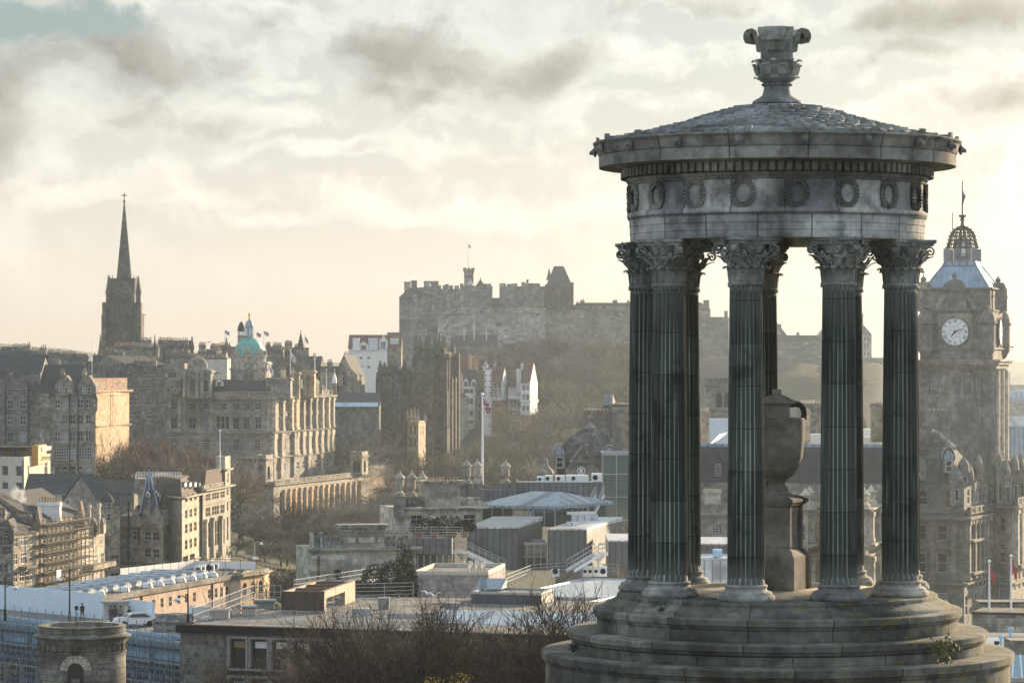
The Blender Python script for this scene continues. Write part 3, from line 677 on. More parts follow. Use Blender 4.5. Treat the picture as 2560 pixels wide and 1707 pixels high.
class Bld:
 def __init__(s,name,label,pts,top,base=None,mat=None,back=13,cat='building',group=None,ref=0):
  s.c=[Vector((xx(p,Y),Y))for p,Y in pts];s.Y=[Y for _,Y in pts];s.px=[p for p,_ in pts]
  s.z1=zz(top,s.Y[ref]);s.mat=mat or OLD
  if len(pts)==2:
   d=(s.c[1]-s.c[0]).normalized();nb=Vector((-d.y,d.x))*back
   s.fp=[s.c[0],s.c[1],s.c[1]+nb,s.c[0]+nb]
  elif len(pts)==3:s.fp=s.c+[s.c[0]+s.c[2]-s.c[1]]
  else:s.fp=list(s.c)
  s.nv=len(pts)-1
  if base is None:base=min(ground(p.x,p.y)for p in s.fp)-1.5
  s.z0=base
  s.root=thing(name,label,cat,(s.c[0].x,s.c[0].y,base),group);s.ops={i:[]for i in range(len(s.fp))}
  s.wins=[];s.roofo=None
 def edge(s,i):
  a,b_=s.fp[i],s.fp[(i+1)%len(s.fp)];d=b_-a;L=d.length;u=d/L
  return a,u,Vector((u.y,-u.x)),L
 def u(s,i,px):
  a,u,n,L=s.edge(i);k=(px-CX)/F
  return(k*a.y-a.x)/(u.x-k*u.y)
 def yat(s,i,px):a,u,n,L=s.edge(i);return a.y+u.y*s.u(i,px)
 def zat(s,i,px,py):return zz(py,s.yat(i,px))
 def w3(s,i,u_,off=0.0):
  a,u,n,L=s.edge(i);p=a+u*u_+n*off;return p
 def rows(s,i,rows,cols,w,style='sash',arch=False,rp=None,depth=.22,fm=None,gm=None,sill=True,wm=None):
  """window openings on face i: rows of (top, bottom) and columns as seen in the photograph, w wide in metres"""
  a_,u_,n_,L_=s.edge(i);mid=a_+u_*L_/2
  if abs(n_.dot(mid.normalized()))<.5:depth=min(depth,.08) # faces seen at a slant keep shallow reveals
  for c in cols:
   for(t,b_)in rows:
    r_=rp if rp is not None else s.px[min(i,len(s.px)-1)]
    z1,z0=s.zat(i,r_,t),s.zat(i,r_,b_);uu=s.u(i,c)
    s.ops[i].append((uu-w/2,uu+w/2,z0,z1,arch));s.wins.append((i,uu,z0,w,z1-z0,style,arch,depth,fm,gm,sill))
 def fbox(s,mb,i,u0,u1,z0,z1,d0,d1):
  q=[s.w3(i,u0,d1),s.w3(i,u1,d1),s.w3(i,u1,d0),s.w3(i,u0,d0)]
  mb.prism([(p.x,p.y)for p in q],z0,z1)
 def band(s,py,hpx,proj,mat=None,faces=None,name='cornice',z=None):
  h=hpx*s.Y[0]/F;zt=zz(py,s.Y[0])if z is None else z
  for i in(faces if faces is not None else range(s.nv)):
   b_=MB();L=s.edge(i)[3]
   s.fbox(b_,i,-proj*.98 if i==0 else .004,L+proj*(1 if i==s.nv-1 else .995),zt-h,zt,-.1,proj)
   s.fbox(b_,i,-proj*.5 if i==0 else .004,L+proj*.5,zt-h*1.7,zt-h,-.1,proj*.5)
   b_.build(name,mat or s.mat,s.root)
 def pil(s,i,cols,w,pt,pb,proj=.35,mat=None,name='pilaster',rp=None):
  r_=rp if rp is not None else s.px[i]
  for c in cols:
   b_=MB();uu=s.u(i,c);z0,z1=s.zat(i,r_,pb),s.zat(i,r_,pt)
   s.fbox(b_,i,uu-w/2,uu+w/2,z0,z1,-.05,proj)
   s.fbox(b_,i,uu-w*.62,uu+w*.62,z1-w*.5,z1-.01,-.05,proj+.12);s.fbox(b_,i,uu-w*.6,uu+w*.6,z0+.01,z0+w*.4,-.05,proj+.1)
   b_.build(name,mat or s.mat,s.root)
 def pediments(s,i,cols,w,py,rise=.7,rp=None,mat=None):
  r_=rp if rp is not None else s.px[i]
  for c in cols:
   uu=s.u(i,c);z=s.zat(i,r_,py);b_=MB()
   A=[s.w3(i,uu+k*w/2,.4)for k in(-1,0,1)];B=[s.w3(i,uu+k*w/2,-.05)for k in(-1,0,1)]
   Z=(z,z+rise,z)
   b_.add([(p.x,p.y,q)for p,q in zip(A,Z)]+[(p.x,p.y,q)for p,q in zip(B,Z)],[(0,1,2),(3,5,4),(0,3,4,1),(1,4,5,2),(2,5,3,0)])
   b_.build('pediment',mat or s.mat,s.root)
 def balustrade(s,i,py,hpx,proj=.0,mat=None,rp=None,pxs=None,step=.45,posts=5.0):
  r_=rp if rp is not None else s.px[i];Y=s.yat(i,r_);h=hpx*Y/F;z1=zz(py,Y);z0=z1-h;L=s.edge(i)[3]
  ua,ub=(0,L)if pxs is None else(s.u(i,pxs[0]),s.u(i,pxs[1]))
  b_=MB();s.fbox(b_,i,ua,ub,z1-h*.16,z1,proj-.35,proj);s.fbox(b_,i,ua,ub,z0,z0+h*.18,proj-.34,proj-.01)
  n=max(2,int((ub-ua)/posts))
  for k in range(n+1):
   uu=ua+(ub-ua)*k/n;s.fbox(b_,i,max(uu-.35,ua),min(uu+.35,ub),z0-.01,z1+.02,proj-.4,proj+.04)
  k=ua+step/2
  while k<ub:s.fbox(b_,i,k-step*.27,k+step*.27,z0+h*.18,z1-h*.16,proj-.28,proj-.07);k+=step
  b_.build('balustrade',mat or s.mat,s.root)
 def lines(s,i,px,pt,pb,w=.16,name='drainpipe',mat=None):
  b_=MB();uu=s.u(i,px);s.fbox(b_,i,uu-w/2,uu+w/2,s.zat(i,px,pb),s.zat(i,px,pt),.02,.02+w);b_.build(name,mat or BLK,s.root)
 def wall(s,top=True):
  b_=MB()
  for i in range(len(s.fp)):
   a,u,n,L=s.edge(i);ops=[o for o in s.ops[i]if o[0]>.05 and o[1]<L-.05]
   P3=lambda uu,z,d=0.0:(a.x+u.x*uu-n.x*d,a.y+u.y*uu-n.y*d,z)
   us=sorted({0.0,L}|{o[0]for o in ops}|{o[1]for o in ops});zs_=sorted({s.z0,s.z1}|{o[2]for o in ops}|{o[3]for o in ops})
   us=[q for k,q in enumerate(us)if k==0 or q-us[k-1]>1e-4]
   for k in range(len(us)-1):
    um=(us[k]+us[k+1])/2;col=[o for o in ops if o[0]<um<o[1]]
    z=s.z0
    for o in sorted(col,key=lambda o:o[2]):
     if o[2]>z:b_.quad(P3(us[k],z),P3(us[k+1],z),P3(us[k+1],o[2]),P3(us[k],o[2]))
     z=max(z,o[3])
    if z<s.z1:b_.quad(P3(us[k],z),P3(us[k+1],z),P3(us[k+1],s.z1),P3(us[k],s.z1))
   for(u0,u1,z0,z1,ar)in ops:
    d=.3
    if ar:
     w=u1-u0;zc=z1-w/2;um=(u0+u1)/2
     arc=[(um+w/2*math.cos(pi*q/8),zc+w/2*math.sin(pi*q/8))for q in range(9)]
     b_.add([P3(u1,z1)]+[P3(*q)for q in arc[:5]],[tuple(range(6))]);b_.add([P3(u0,z1)]+[P3(*q)for q in arc[4:]],[tuple(range(6))])
     seg=[(u0,zc),(u0,z0),(u1,z0),(u1,zc)]+arc[1:]
    else:seg=[(u0,z0),(u1,z0),(u1,z1),(u0,z1)]
    for q in range(len(seg)):
     (ua,za),(ub,zb)=seg[q],seg[(q+1)%len(seg)]
     b_.quad(P3(ua,za),P3(ub,zb),P3(ub,zb,d),P3(ua,za,d))
  if top:b_.add([(p.x,p.y,s.z1-.03)for p in s.fp],[tuple(range(len(s.fp)))])
  w_=b_.build('wall',s.mat,s.root)
  for(i,uu,z0,w,h,style,arch,depth,fm,gm,sill)in s.wins:
   a,u,n,L=s.edge(i)
   if uu-w/2<=.05 or uu+w/2>=L-.05:continue
   p=s.w3(i,uu,-depth);pm,fm_=win_mesh(w,h,style,arch,fm,gm);rz=math.atan2(u.y,u.x)
   wo_=put('window',pm,s.root,(p.x,p.y,z0),rz,(w/round(w,1),1,h/round(h,1)))
   f_=bpy.data.objects.new('frame',fm_);COL.objects.link(f_);f_.parent=wo_
  return w_
 def quadxy(s,inset=0.0):
  c=sum(s.fp,Vector((0,0)))/len(s.fp)
  return[p+(p-c).normalized()*(-inset)for p in s.fp]
 def roof(s,kind,h,mat,over=.35,ridge=None,name='roof'):
  """h: rise in metres"""
  A,B,C,D=s.quadxy(-over)[:4];z=s.z1+.012;b_=MB();v=lambda p,q:(p.x,p.y,q)
  if kind=='gable':
   m1,m2=(A+D)/2,(B+C)/2
   b_.add([v(A,z),v(B,z),v(C,z),v(D,z),v(m1,z+h),v(m2,z+h)],[(0,1,5,4),(2,3,4,5)])
   b_.m=1;b_.add([v(s.fp[0],z),v(s.fp[3],z),v((s.fp[0]+s.fp[3])/2,z+h-.1)],[(0,1,2)]);b_.add([v(s.fp[1],z),v(s.fp[2],z),v((s.fp[1]+s.fp[2])/2,z+h-.1)],[(0,1,2)])
  elif kind=='gablex':
   m1,m2=(A+B)/2,(D+C)/2
   b_.add([v(A,z),v(B,z),v(C,z),v(D,z),v(m1,z+h),v(m2,z+h)],[(1,2,5,4),(3,0,4,5)])
   b_.m=1;b_.add([v(s.fp[0],z),v(s.fp[1],z),v((s.fp[0]+s.fp[1])/2,z+h-.1)],[(0,1,2)]);b_.add([v(s.fp[3],z),v(s.fp[2],z),v((s.fp[3]+s.fp[2])/2,z+h-.1)],[(0,1,2)])
  elif kind=='hip':
   k=ridge if ridge is not None else .3;m1,m2=(A+D)/2,(B+C)/2;r1,r2=m1.lerp(m2,k),m2.lerp(m1,k)
   b_.add([v(A,z),v(B,z),v(C,z),v(D,z),v(r1,z+h),v(r2,z+h)],[(0,1,5,4),(1,2,5),(2,3,4,5),(3,0,4)])
  elif kind=='mansard':
   k=ridge or 1.6;I=s.quadxy(k);q=[A,B,C,D]
   b_.add([v(p,z)for p in q]+[v(p,z+h)for p in I[:4]],[(i,(i+1)%4,4+(i+1)%4,4+i)for i in range(4)]);b_.m=1 if isinstance(mat,(list,tuple))else 0
   b_.add([v(p,z+h)for p in I[:4]],[(0,1,2,3)])
  elif kind=='flat':
   I=s.quadxy(.4);n=len(s.fp);b_.add([v(p,z)for p in s.fp]+[v(p,z+h)for p in s.fp]+[v(p,z+h)for p in I]+[v(p,z+.02)for p in I],
    [(i,(i+1)%n,n+(i+1)%n,n+i)for i in range(n)]+[(n+i,n+(i+1)%n,2*n+(i+1)%n,2*n+i)for i in range(n)]+[(2*n+i,2*n+(i+1)%n,3*n+(i+1)%n,3*n+i)for i in range(n)])
   b_.m=1;b_.add([v(p,z+.03)for p in I],[tuple(range(n))])
  ms_=list(mat)if isinstance(mat,(list,tuple))else[mat,s.mat]
  s.roofo=b_.build(name,ms_,s.root);return s.roofo
 def chim(s,px0,px1,pt,pb,Y,d=1.3,pots=4,mat=None,potm=None,ph=9,parent=None):
  chimney(parent or s.roofo or s.root,px0,px1,pt,pb,Y,d,pots,mat or s.mat,potm,ph)
 def dormer(s,px,pt,pb,wpx,Y,d=3.0,kind='gable',mat=None,rmat=None,win=True,rise=None,style='sash'):
  x0,x1=xx(px-wpx/2,Y),xx(px+wpx/2,Y);z0,z1=zz(pb,Y),zz(pt,Y);h=z1-z0;r_=rise if rise is not None else h*.4;zs_=z1-r_
  b_=MB();b_.box(x0,x1,Y,Y+d,z0,zs_)
  if kind=='gable':b_.add([(x0,Y,zs_),(x1,Y,zs_),((x0+x1)/2,Y,z1)],[(0,1,2)])
  o=b_.build('dormer',mat or WHITE,s.roofo or s.root)
  b_=MB();e=(x1-x0)*.12;xm=(x0+x1)/2
  if kind=='gable':b_.add([(x0-e,Y-.15,zs_-e),(xm,Y-.15,z1+.06),(x1+e,Y-.15,zs_-e),(x0-e,Y+d,zs_-e),(xm,Y+d,z1+.06),(x1+e,Y+d,zs_-e)],[(0,1,4,3),(1,2,5,4)])
  elif kind=='round':b_.lathe([((x1-x0)/2+e,0),((x1-x0)/2+e,d)],16);b_.v=[(xm+p[0],Y-.1+p[2],zs_+max(p[1],-.05)*r_/((x1-x0)/2))for p in b_.v];b_.add([(xm+((x1-x0)/2)*math.cos(pi*q/8),Y-.05,zs_+r_*math.sin(pi*q/8))for q in range(9)],[tuple(range(9))])
  else:b_.box(x0-e,x1+e,Y-.2,Y+d,zs_,zs_+.12)
  b_.build('dormer_roof',rmat or SLATE,o)
  if win:
   w=(x1-x0)*.66;hh=(zs_-z0)*.82;pm,fm=win_mesh(w,hh,style)
   wo_=put('window',pm,o,(xm,Y-.05,z0+(zs_-z0)*.08),0,(w/round(w,1)if round(w,1)else 1,1,1));f_=bpy.data.objects.new('frame',fm);COL.objects.link(f_);f_.parent=wo_
POTS={}
def chimney(parent,px0,px1,pt,pb,Y,d,pots,mat,potm=None,ph=9):
 x0,x1,z0,z1=xx(px0,Y),xx(px1,Y),zz(pb,Y),zz(pt,Y);b_=MB()
 b_.box(x0,x1,Y,Y+d,z0,z1-.45);b_.box(x0-.12,x1+.12,Y-.12,Y+d+.12,z1-.45,z1-.22);b_.box(x0-.05,x1+.05,Y-.05,Y+d+.05,z1-.22,z1)
 if z1-z0>4:b_.box(x0-.07,x1+.07,Y-.07,Y+d+.07,z1-1.7,z1-1.5)
 o=b_.build('chimney',mat,parent);potm=potm or POT
 if potm.name not in POTS:
  q=MB();q.lathe([(.17,0),(.15,.1),(.13,.75),(.17,.78),(.17,.9),(.11,.9),(.10,.6)],8);POTS[potm.name]=q.mesh('chimney_pot',potm,smooth=50)
 n=pots;hp=ph*Y/F
 for k in range(n):
  x=x0+(x1-x0)*(k+.5)/n
  put('chimney_pot',POTS[potm.name],o,(x,Y+d/2,z1-.02),0,(1,1,hp/.9*(0.85+.3*((k*7919)%5)/4)))
 return o
def cone_turret(parent,px,wpx,pt,pe,pb,Y,mat,rmat,n=12,corbel=True,ogee=False,fin=True):
 """round turret: cone apex pt, eaves pe, foot pb"""
 x,r_=xx(px,Y),wpx/2*Y/F;ze,zt,zb=zz(pe,Y),zz(pt,Y),zz(pb,Y);b_=MB()
 pf=[(r_,zb),(r_,ze),(r_*1.08,ze+.02),(r_*1.08,ze+.25)]
 if corbel:pf=[(.05,zb-r_*1.6),(r_*.45,zb-r_*.9),(r_*.8,zb-r_*.25)]+pf
 b_.lathe(pf,20,(x,Y,0));o=b_.build('turret',mat,parent,35)
 b_=MB();H=zt-ze
 if ogee:b_.lathe([(r_*1.15,ze+.2),(r_*1.12,ze+H*.2),(r_*.9,ze+H*.42),(r_*.5,ze+H*.6),(r_*.22,ze+H*.75),(r_*.08,ze+H*.9),(.02,zt)],20,(x,Y,0))
 else:b_.cone(x,Y,ze+.25,zt,r_*1.15,n,.2)
 if fin:b_.tube([(x,Y,zt-.3),(x,Y,zt+H*.09)],.06,5);b_.ball((x,Y,zt),.16,6)
 b_.build('turret_roof',rmat,o,40 if ogee else None);return o
def flagpole(label,px,Y,pt,pb,flag=None,mat=None,r_=.09,fw=2.2,side=1,drop=0.0,group=None,cols=None):
 base=P(px,pb,Y);t=thing('flagpole',label,'flagpole',base,group);b_=MB();z1=zz(pt,Y)
 b_.tube([base,(base.x,Y,(base.z+z1)/2),(base.x,Y,z1)],[r_,r_*.85,r_*.55],8);b_.build('pole',mat or WHITE,t,60)
 b_=MB();b_.ball((base.x,Y,z1+r_),r_*1.5,8);b_.build('finial_ball',mat or WHITE,t,60)
 if flag:
  b_=MB();nx,nz=12,8;h=fw*.6;vs=[]
  for i in range(nx+1):
   for j in range(nz+1):
    q,v_=i/nx,j/nz
    vs.append((base.x+side*(r_+q*fw*(1-drop*.75)),Y+.25*math.sin(q*7+v_*1.5)*q*fw*.35,z1-.15-v_*h-q*drop*fw*.75+.08*math.sin(q*9)))
  for i in range(nx):
   for j in range(nz):
    b_.m=flag((i+.5)/nx,(j+.5)/nz);k=i*(nz+1)+j
    b_.f.append((k,k+1,k+nz+2,k+nz+1));b_.mi.append(b_.m)
  b_.v=vs;b_.build('flag',cols,t,180)
 return t
FR,FB,FW=plain('flag red',(.45,.03,.04),.8),plain('flag blue',(.02,.04,.18),.8),plain('flag white',(.75,.75,.75),.8)
def union_flag(u,v):
 x,y=u*2-1,v*2-1
 if abs(x)<.12 or abs(y)<.2:return 0
 if abs(x)<.22 or abs(y)<.36 or abs(abs(x)-abs(y))<.16:return 2
 return 1
def saltire(u,v):return 2 if abs(abs(u*2-1)-abs(v*2-1))<.2 else 1
def plain_red(u,v):return 0
def white_spot(u,v):return 0 if(u-.45)**2+(v-.5)**2<.05 else 2
FC=[FR,FB,FW]
def crenel(B,i,h=1.2,w=1.3,th=.7,mat=None):
 b_=MB();L=B.edge(i)[3];k=0.0
 while k<L-.2:B.fbox(b_,i,k,min(k+w,L),B.z1-.05,B.z1+h,-th,.06);k+=w*1.75
 b_.build('battlement',mat or B.mat,B.root)
def pinnacle(parent,px,wpx,pt,pb,Y,mat,crock=True):
 x,w=xx(px,Y),wpx*Y/F;z0,z1=zz(pb,Y),zz(pt,Y);H=z1-z0;b_=MB()
 b_.box(x-w/2,x+w/2,Y-w/2,Y+w/2,z0,z0+H*.38);b_.box(x-w*.6,x+w*.6,Y-w*.6,Y+w*.6,z0+H*.34,z0+H*.4)
 b_.cone(x,Y,z0+H*.4,z1,w*.62,8,.4)
 if crock:
  for k in range(6):
   q=k/6;r_=w*.62*(1-q)+.06
   for a in(0,pi/2,pi,-pi/2):b_.ball((x+r_*math.cos(a),Y+r_*math.sin(a),z0+H*(.42+.55*q)),w*.13,4)
  b_.ball((x,Y,z1-H*.02),w*.2,6);b_.ball((x,Y,z1-H*.09),w*.24,6)
 return b_.build('pinnacle',mat,parent)
# ---------------------------------------------------------------- gothic church with the tall spire (left skyline)
Yh=1000.0;hub=thing('gothic_church','dark gothic church tower with a tall thin stone spire and cross on the left skyline','church',P(308,1000,Yh));H=lambda p:zz(p,Yh)
X=lambda p:xx(p,Yh)
b=MB();b.box(X(262),X(354),Yh-4,Yh+7,H(960),H(787));b.box(X(266),X(350),Yh-3.4,Yh+6.5,H(787),H(757));b.box(X(278),X(338),Yh-2.6,Yh+6,H(757),H(697))
b.box(X(259),X(357),Yh-4.3,Yh+7.3,H(788),H(784));b.box(X(276),X(340),Yh-3,Yh+6.3,H(700),H(696));b.build('tower',GOTH,hub)
b=MB();b.cone(X(309),Yh+1.7,H(697),H(503),2.35,8,pi/8,.14)
for k in range(5):b.box(X(309)-.2,X(309)+.2,Yh-1.0+k*.36,Yh+.2+k*.3,H(690-k*34),H(690-k*34)+1.4)
b.build('spire',GOTH,hub)
b=MB();c=Vector((X(309),Yh+1.7,0));b.tube([(c.x,c.y,H(505)),(c.x,c.y,H(481))],.12,6);b.tube([(c.x-.72,c.y,H(488)),(c.x+.72,c.y,H(488))],.12,6);b.ball((c.x,c.y,H(488)),.3,8)
for sg in(-1,1):b.ball((c.x+sg*.7,c.y,H(488)),.18,6)
b.ball((c.x,c.y,H(482)),.18,6);b.ball((c.x,c.y,H(503)),.4,6);b.build('cross',GOTH,hub)
for(px,w,pt,pb,dy_)in((271,11,688,760,-3),(346,11,690,760,-3),(275,9,690,758,6),(342,9,692,758,6),(281.5,4.5,686,730,-2),(335,4.5,686,730,-2)):pinnacle(hub,px,w,pt,pb,Yh+dy_,GOTH)
for(px,w,pt,pb)in((264,11,756,900),(352,11,756,900),(285,6,745,900),(332,6,745,900),(309,5,770,900)):
 b=MB();x=X(px);w_=w*Yh/F;b.box(x-w_/2,x+w_/2,Yh-5,Yh-2.4,H(pb),H(pt+32));b.box(x-w_*.38,x+w_*.38,Yh-4.4,Yh-2.2,H(pt+34),H(pt))
 b.add([(x-w_*.5,Yh-5,H(pt+32)),(x+w_*.5,Yh-5,H(pt+32)),(x,Yh-4,H(pt+24))],[(0,1,2)]);b.build('buttress',GOTH,hub)
for(px,t,b_)in((295,738,782),(301,738,782),(297,808,832),(303,808,832),(328,760,830),(318,770,830)):
 m=MB();m.box(X(px)-.26,X(px)+.26,Yh-4.35 if t>790 else Yh-3.45,Yh-3,H(b_),H(t));m.build('louvre',GLSD,hub)
pinnacle(thing('stone_pinnacle','small dark crocketed pinnacle standing left of the big spire','pinnacle',P(251,900,960)),251,8,836,905,960,GOTH)
# ---------------------------------------------------------------- castle on its rock
def castle(label,pts,top,base,mat=CAST,back=14,name='castle_building',**k):return Bld(name,label,pts,top,base,mat,back,'castle',**k)
Yc=1150.0
B=castle('tall battlemented palace block with small white windows below the castle flag tower',[(1094,1140),(1231,1150)],722,48,back=22);BP=B;B=castle('left end of the castle palace with a sloping slate roof and two chimneys',[(998,1150),(1093.5,1140)],744,48,back=22)
B.rows(0,[(740,755),(762,779),(788,803)],[1039.5],1.25,'sash4',gm=GLP);B.rows(0,[(762,777)],[1081.5],1.25,'sash4',gm=GLP)
B.wall();BP.rows(0,[(738,751),(761,770)],[1121,1155.5],1.25,'sash4',gm=GLP,rp=1121);BP.rows(0,[(737,748)],[1140,1215],.8);BP.wall();crenel(BP,0);crenel(BP,1)
b=MB();z=B.z1;pl=[(xx(997,1149),1149),(xx(1094,1140),1140),(xx(1094,1140),1172),(xx(997,1150),1172)]
b.add([(p[0],p[1],z+.02)for p in pl]+[(xx(1022,1160),1160,z+3.4),(xx(1084,1155),1155,z+3.9)],[(0,1,5,4),(1,2,5),(2,3,4,5),(3,0,4)]);B.roofo=b.build('roof',SLATE,B.root)
B.dormer(1039,735,752,9,1146,4);B.dormer(1063.5,747,754,6,1145,3)
B.chim(1010.5,1026.5,704,740,1158,2,0);B.chim(1028.5,1042,701,738,1160,2,0);B.chim(1113,1121,710,724,1156,1.5,0);B.chim(1150,1158,709,724,1155,1.2,0)
B.chim(1060,1096,702.5,728,1164,4,0)
BP.band(771,2,.5,name='string_course')
cone_turret(B.root,1071,13,702,717,724,1152,CAST,LEAD,corbel=False);cone_turret(B.root,1174.5,17,699,715,726,1150,CAST,LEAD,corbel=False);cone_turret(B.root,1201,18,695,718,730,1150,CAST,SLATE,corbel=False,ogee=True)
b=MB();b.box(xx(1207,1150),xx(1228,1150),1151,1156,zz(730,1150),zz(709,1150));b.build('turret_block',CAST,B.root)
T=thing('castle_tower','octagonal castle tower with battlements carrying the highest flagpole','tower',P(1172,740,1156));b=MB();x=xx(1172,1156)
b.cone(x,1156,zz(740,1156),zz(683,1156),1.75,8,pi/8,1.7);b.cone(x,1156,zz(683,1156),zz(678,1156),1.75,8,pi/8,2.05);b.cone(x,1156,zz(678,1156),zz(674,1156),2.05,8,pi/8,2.05);b.build('shaft',CAST,T)
b=MB()
for k in range(8):a=pi/8+k*pi/4+.39;b.box(-.42,.42,-.25,.25,zz(674,1156),zz(670,1156),Matrix.Translation((x+1.8*math.cos(a),1156+1.8*math.sin(a),0))@Matrix.Rotation(a+pi/2,4,'Z'))
b.build('battlement',CAST,T)
for px in(1165,1178):b=MB();b.box(xx(px,1156)-.22,xx(px,1156)+.22,1154.1,1155,zz(697,1156),zz(689,1156));b.build('slit_window',GLSD,T)
flagpole('thin flagpole with a small dark flag on top of the castle tower',1170.5,1156,609,671,saltire,STEEL,.1,1.5,1,.7,cols=FC)
B=castle('low slate roofed castle range between the palace and the great hall',[(1226,1158),(1252,1158)],760,50,back=12);B.wall();B.roof('gable',2.2,SLATE)
B=castle('castle great hall with stepped rubble walls and broken battlements',[(1248.5,1150),(1362,1148)],716,48,back=16);B.rows(0,[(742,752)],[1290,1312,1340],1.3,'sash',gm=GLSD,fm=CAST);B.wall();crenel(B,0,1.0,2.2)
for(a,c,t)in((1250,1259,708),(1268,1290,710),(1304,1312,705),(1304,1343,708),(1316,1321,699)):B.chim(a,c,t,722,1150.5,4,0)
B=castle('castle memorial building with a steep pointed roof and spike',[(1362.5,1144),(1434,1144)],717,48,GOTH,20);B.rows(0,[(735,770)],[1376,1390,1404],1.0,'sash',True,gm=GLSD,fm=GOTH);B.wall();crenel(B,0,.8,1.0);B.roof('hip',7.2,SLATE,-.6,.32)
b=MB();b.cone(xx(1373,1150),1154,zz(700,1150),zz(668,1150),1.0,8);b.build('spike',GOTH,B.root);B.chim(1426,1434,706,720,1146,2,0);B.pil(0,[1363.5,1383,1397,1411,1425],.8,719,830,.6)
B=castle('long pale half round battery wall below the castle buildings',[(1094,1136),(1180,1124),(1290,1122),(1363,1132)],770,40,CASTL)
B.fp=B.c+[Vector((xx(1363,1150),1150)),Vector((xx(1094,1150),1150))];B.ops={i:[]for i in range(6)};B.nv=3
B.rows(1,[(805,815)],[1246],2.0,'none',gm=GLSD,fm=CAST);B.rows(0,[(776,781)],[1110,1140,1170],1.2,'none',gm=GLSD,fm=CAST);B.rows(1,[(776,781)],[1205,1240,1275],1.2,'none',gm=GLSD,fm=CAST);B.wall();B.band(783,1.6,.45,name='string_course');B.band(770.5,1.8,.3,name='coping')
B=castle('darker long castle curtain wall running right behind the temple',[(1363,1140),(1460,1142),(1600,1150)],775,38,CAST);B.fp=B.c+[Vector((xx(1600,1165),1165)),Vector((xx(1363,1165),1165))];B.ops={i:[]for i in range(5)}
B.rows(0,[(782,788)],[1376,1412,1447],1.1,'none',gm=GLSD,fm=CAST);B.rows(1,[(782,788)],[1487,1520],1.1,'none',gm=GLSD,fm=CAST);B.wall();B.band(775,1.6,.35,name='coping')
B=castle('low slate roofed castle barracks with chimneys above the curtain wall',[(1434,1162),(1600,1162)],772,55,back=10);B.rows(0,[(766,771.5)],[1468,1502,1520,1560],1.2,'sash4',rp=1468);B.z1=zz(764,1162);B.wall();B.roof('mansard',1.0,SLATE,.2,1.5)
for(a,c,t)in((1451,1461,751),(1532,1543,751),(1568,1574,753),(1441,1446,757)):B.chim(a,c,t,770,1164,1.5,2,ph=4)
B=castle('dark slate shed at the foot of the battery wall',[(1137,1105),(1241,1105)],864,None,OLD2,9);B.wall();B.roof('gable',3.4,SLATE)
# range seen between the columns
B=castle('hazy castle barracks with two rows of windows behind the second temple column',[(1690,1155),(1822,1155)],796,42,back=16);B.rows(0,[(809,816),(827,835),(845,850)],[1759,1773,1787,1801],1.1,'sash');B.rows(0,[(799,801)],[1758,1770,1784,1797],.5,'none');B.wall();B.band(797,1.5,.4)
B.roof('flat',.5,[CAST,GREYP]);B.chim(1811,1819,777,798,1158,1.2,0)
B2=castle('taller castle block with a big chimney behind the temple',[(1700,1166),(1776,1166)],774,50,back=12);B2.wall();B2.roof('hip',2.6,SLATE);B2.chim(1759,1773,750,778,1168,2,0)
B=castle('hazy slate roofed castle building seen in the middle gap of the temple',[(1930,1150),(2055,1150)],852,44,back=12);B.rows(0,[(854,861)],[2036,2015],1.2,'sash');B.wall();B.roof('mansard',1.9,SLATE,.2,1.6);B.band(866,2.2,.4);B.chim(1992,1998,832,842,1156,1.5,2,ph=3)
B=castle('gabled castle house with a chimney above the middle gap',[(1918,1160),(1966,1160)],838,50,back=10);B.wall();B.roof('gablex',4.4,SLATE);B.chim(1936,1942,806,826,1161,1,1,ph=3);B.chim(1948,1953,811,822,1162,1,1,ph=3)
B=castle('low slate lean-to shed on the hazy castle cliff',[(1930,1130),(1971,1130)],912,38,CASTL,8);B.wall();B.roof('gable',1.8,SLATE)
B=castle('sunlit gabled castle house right of the fourth temple column',[(2120,1150),(2179,1158)],836,40,CASTL,14);B.rows(0,[(842,852),(858,872),(880,888)],[2152,2162,2171],.7,'none',gm=GLSD);B.wall();B.roof('gable',6.2,SLATE,.1);B.chim(2147,2158,786,815,1156,1.4,3,ph=4)
B=castle('low ruined wall at the right end of the castle rock',[(2148,1140),(2240,1146)],894,36,CASTL,8);B.wall()
for(px,t)in((1065,825),(1098,824),(1160,822),(1185,792),(1216,822)):flagpole('bare white pole on the castle esplanade',px,1090,t,850,None,WHITE,.09,group='bare esplanade poles')
flagpole('pole with a white and blue flag behind the twin gothic towers',1096,1085,826,880,saltire,WHITE,.09,2.4,1,.5,cols=FC)
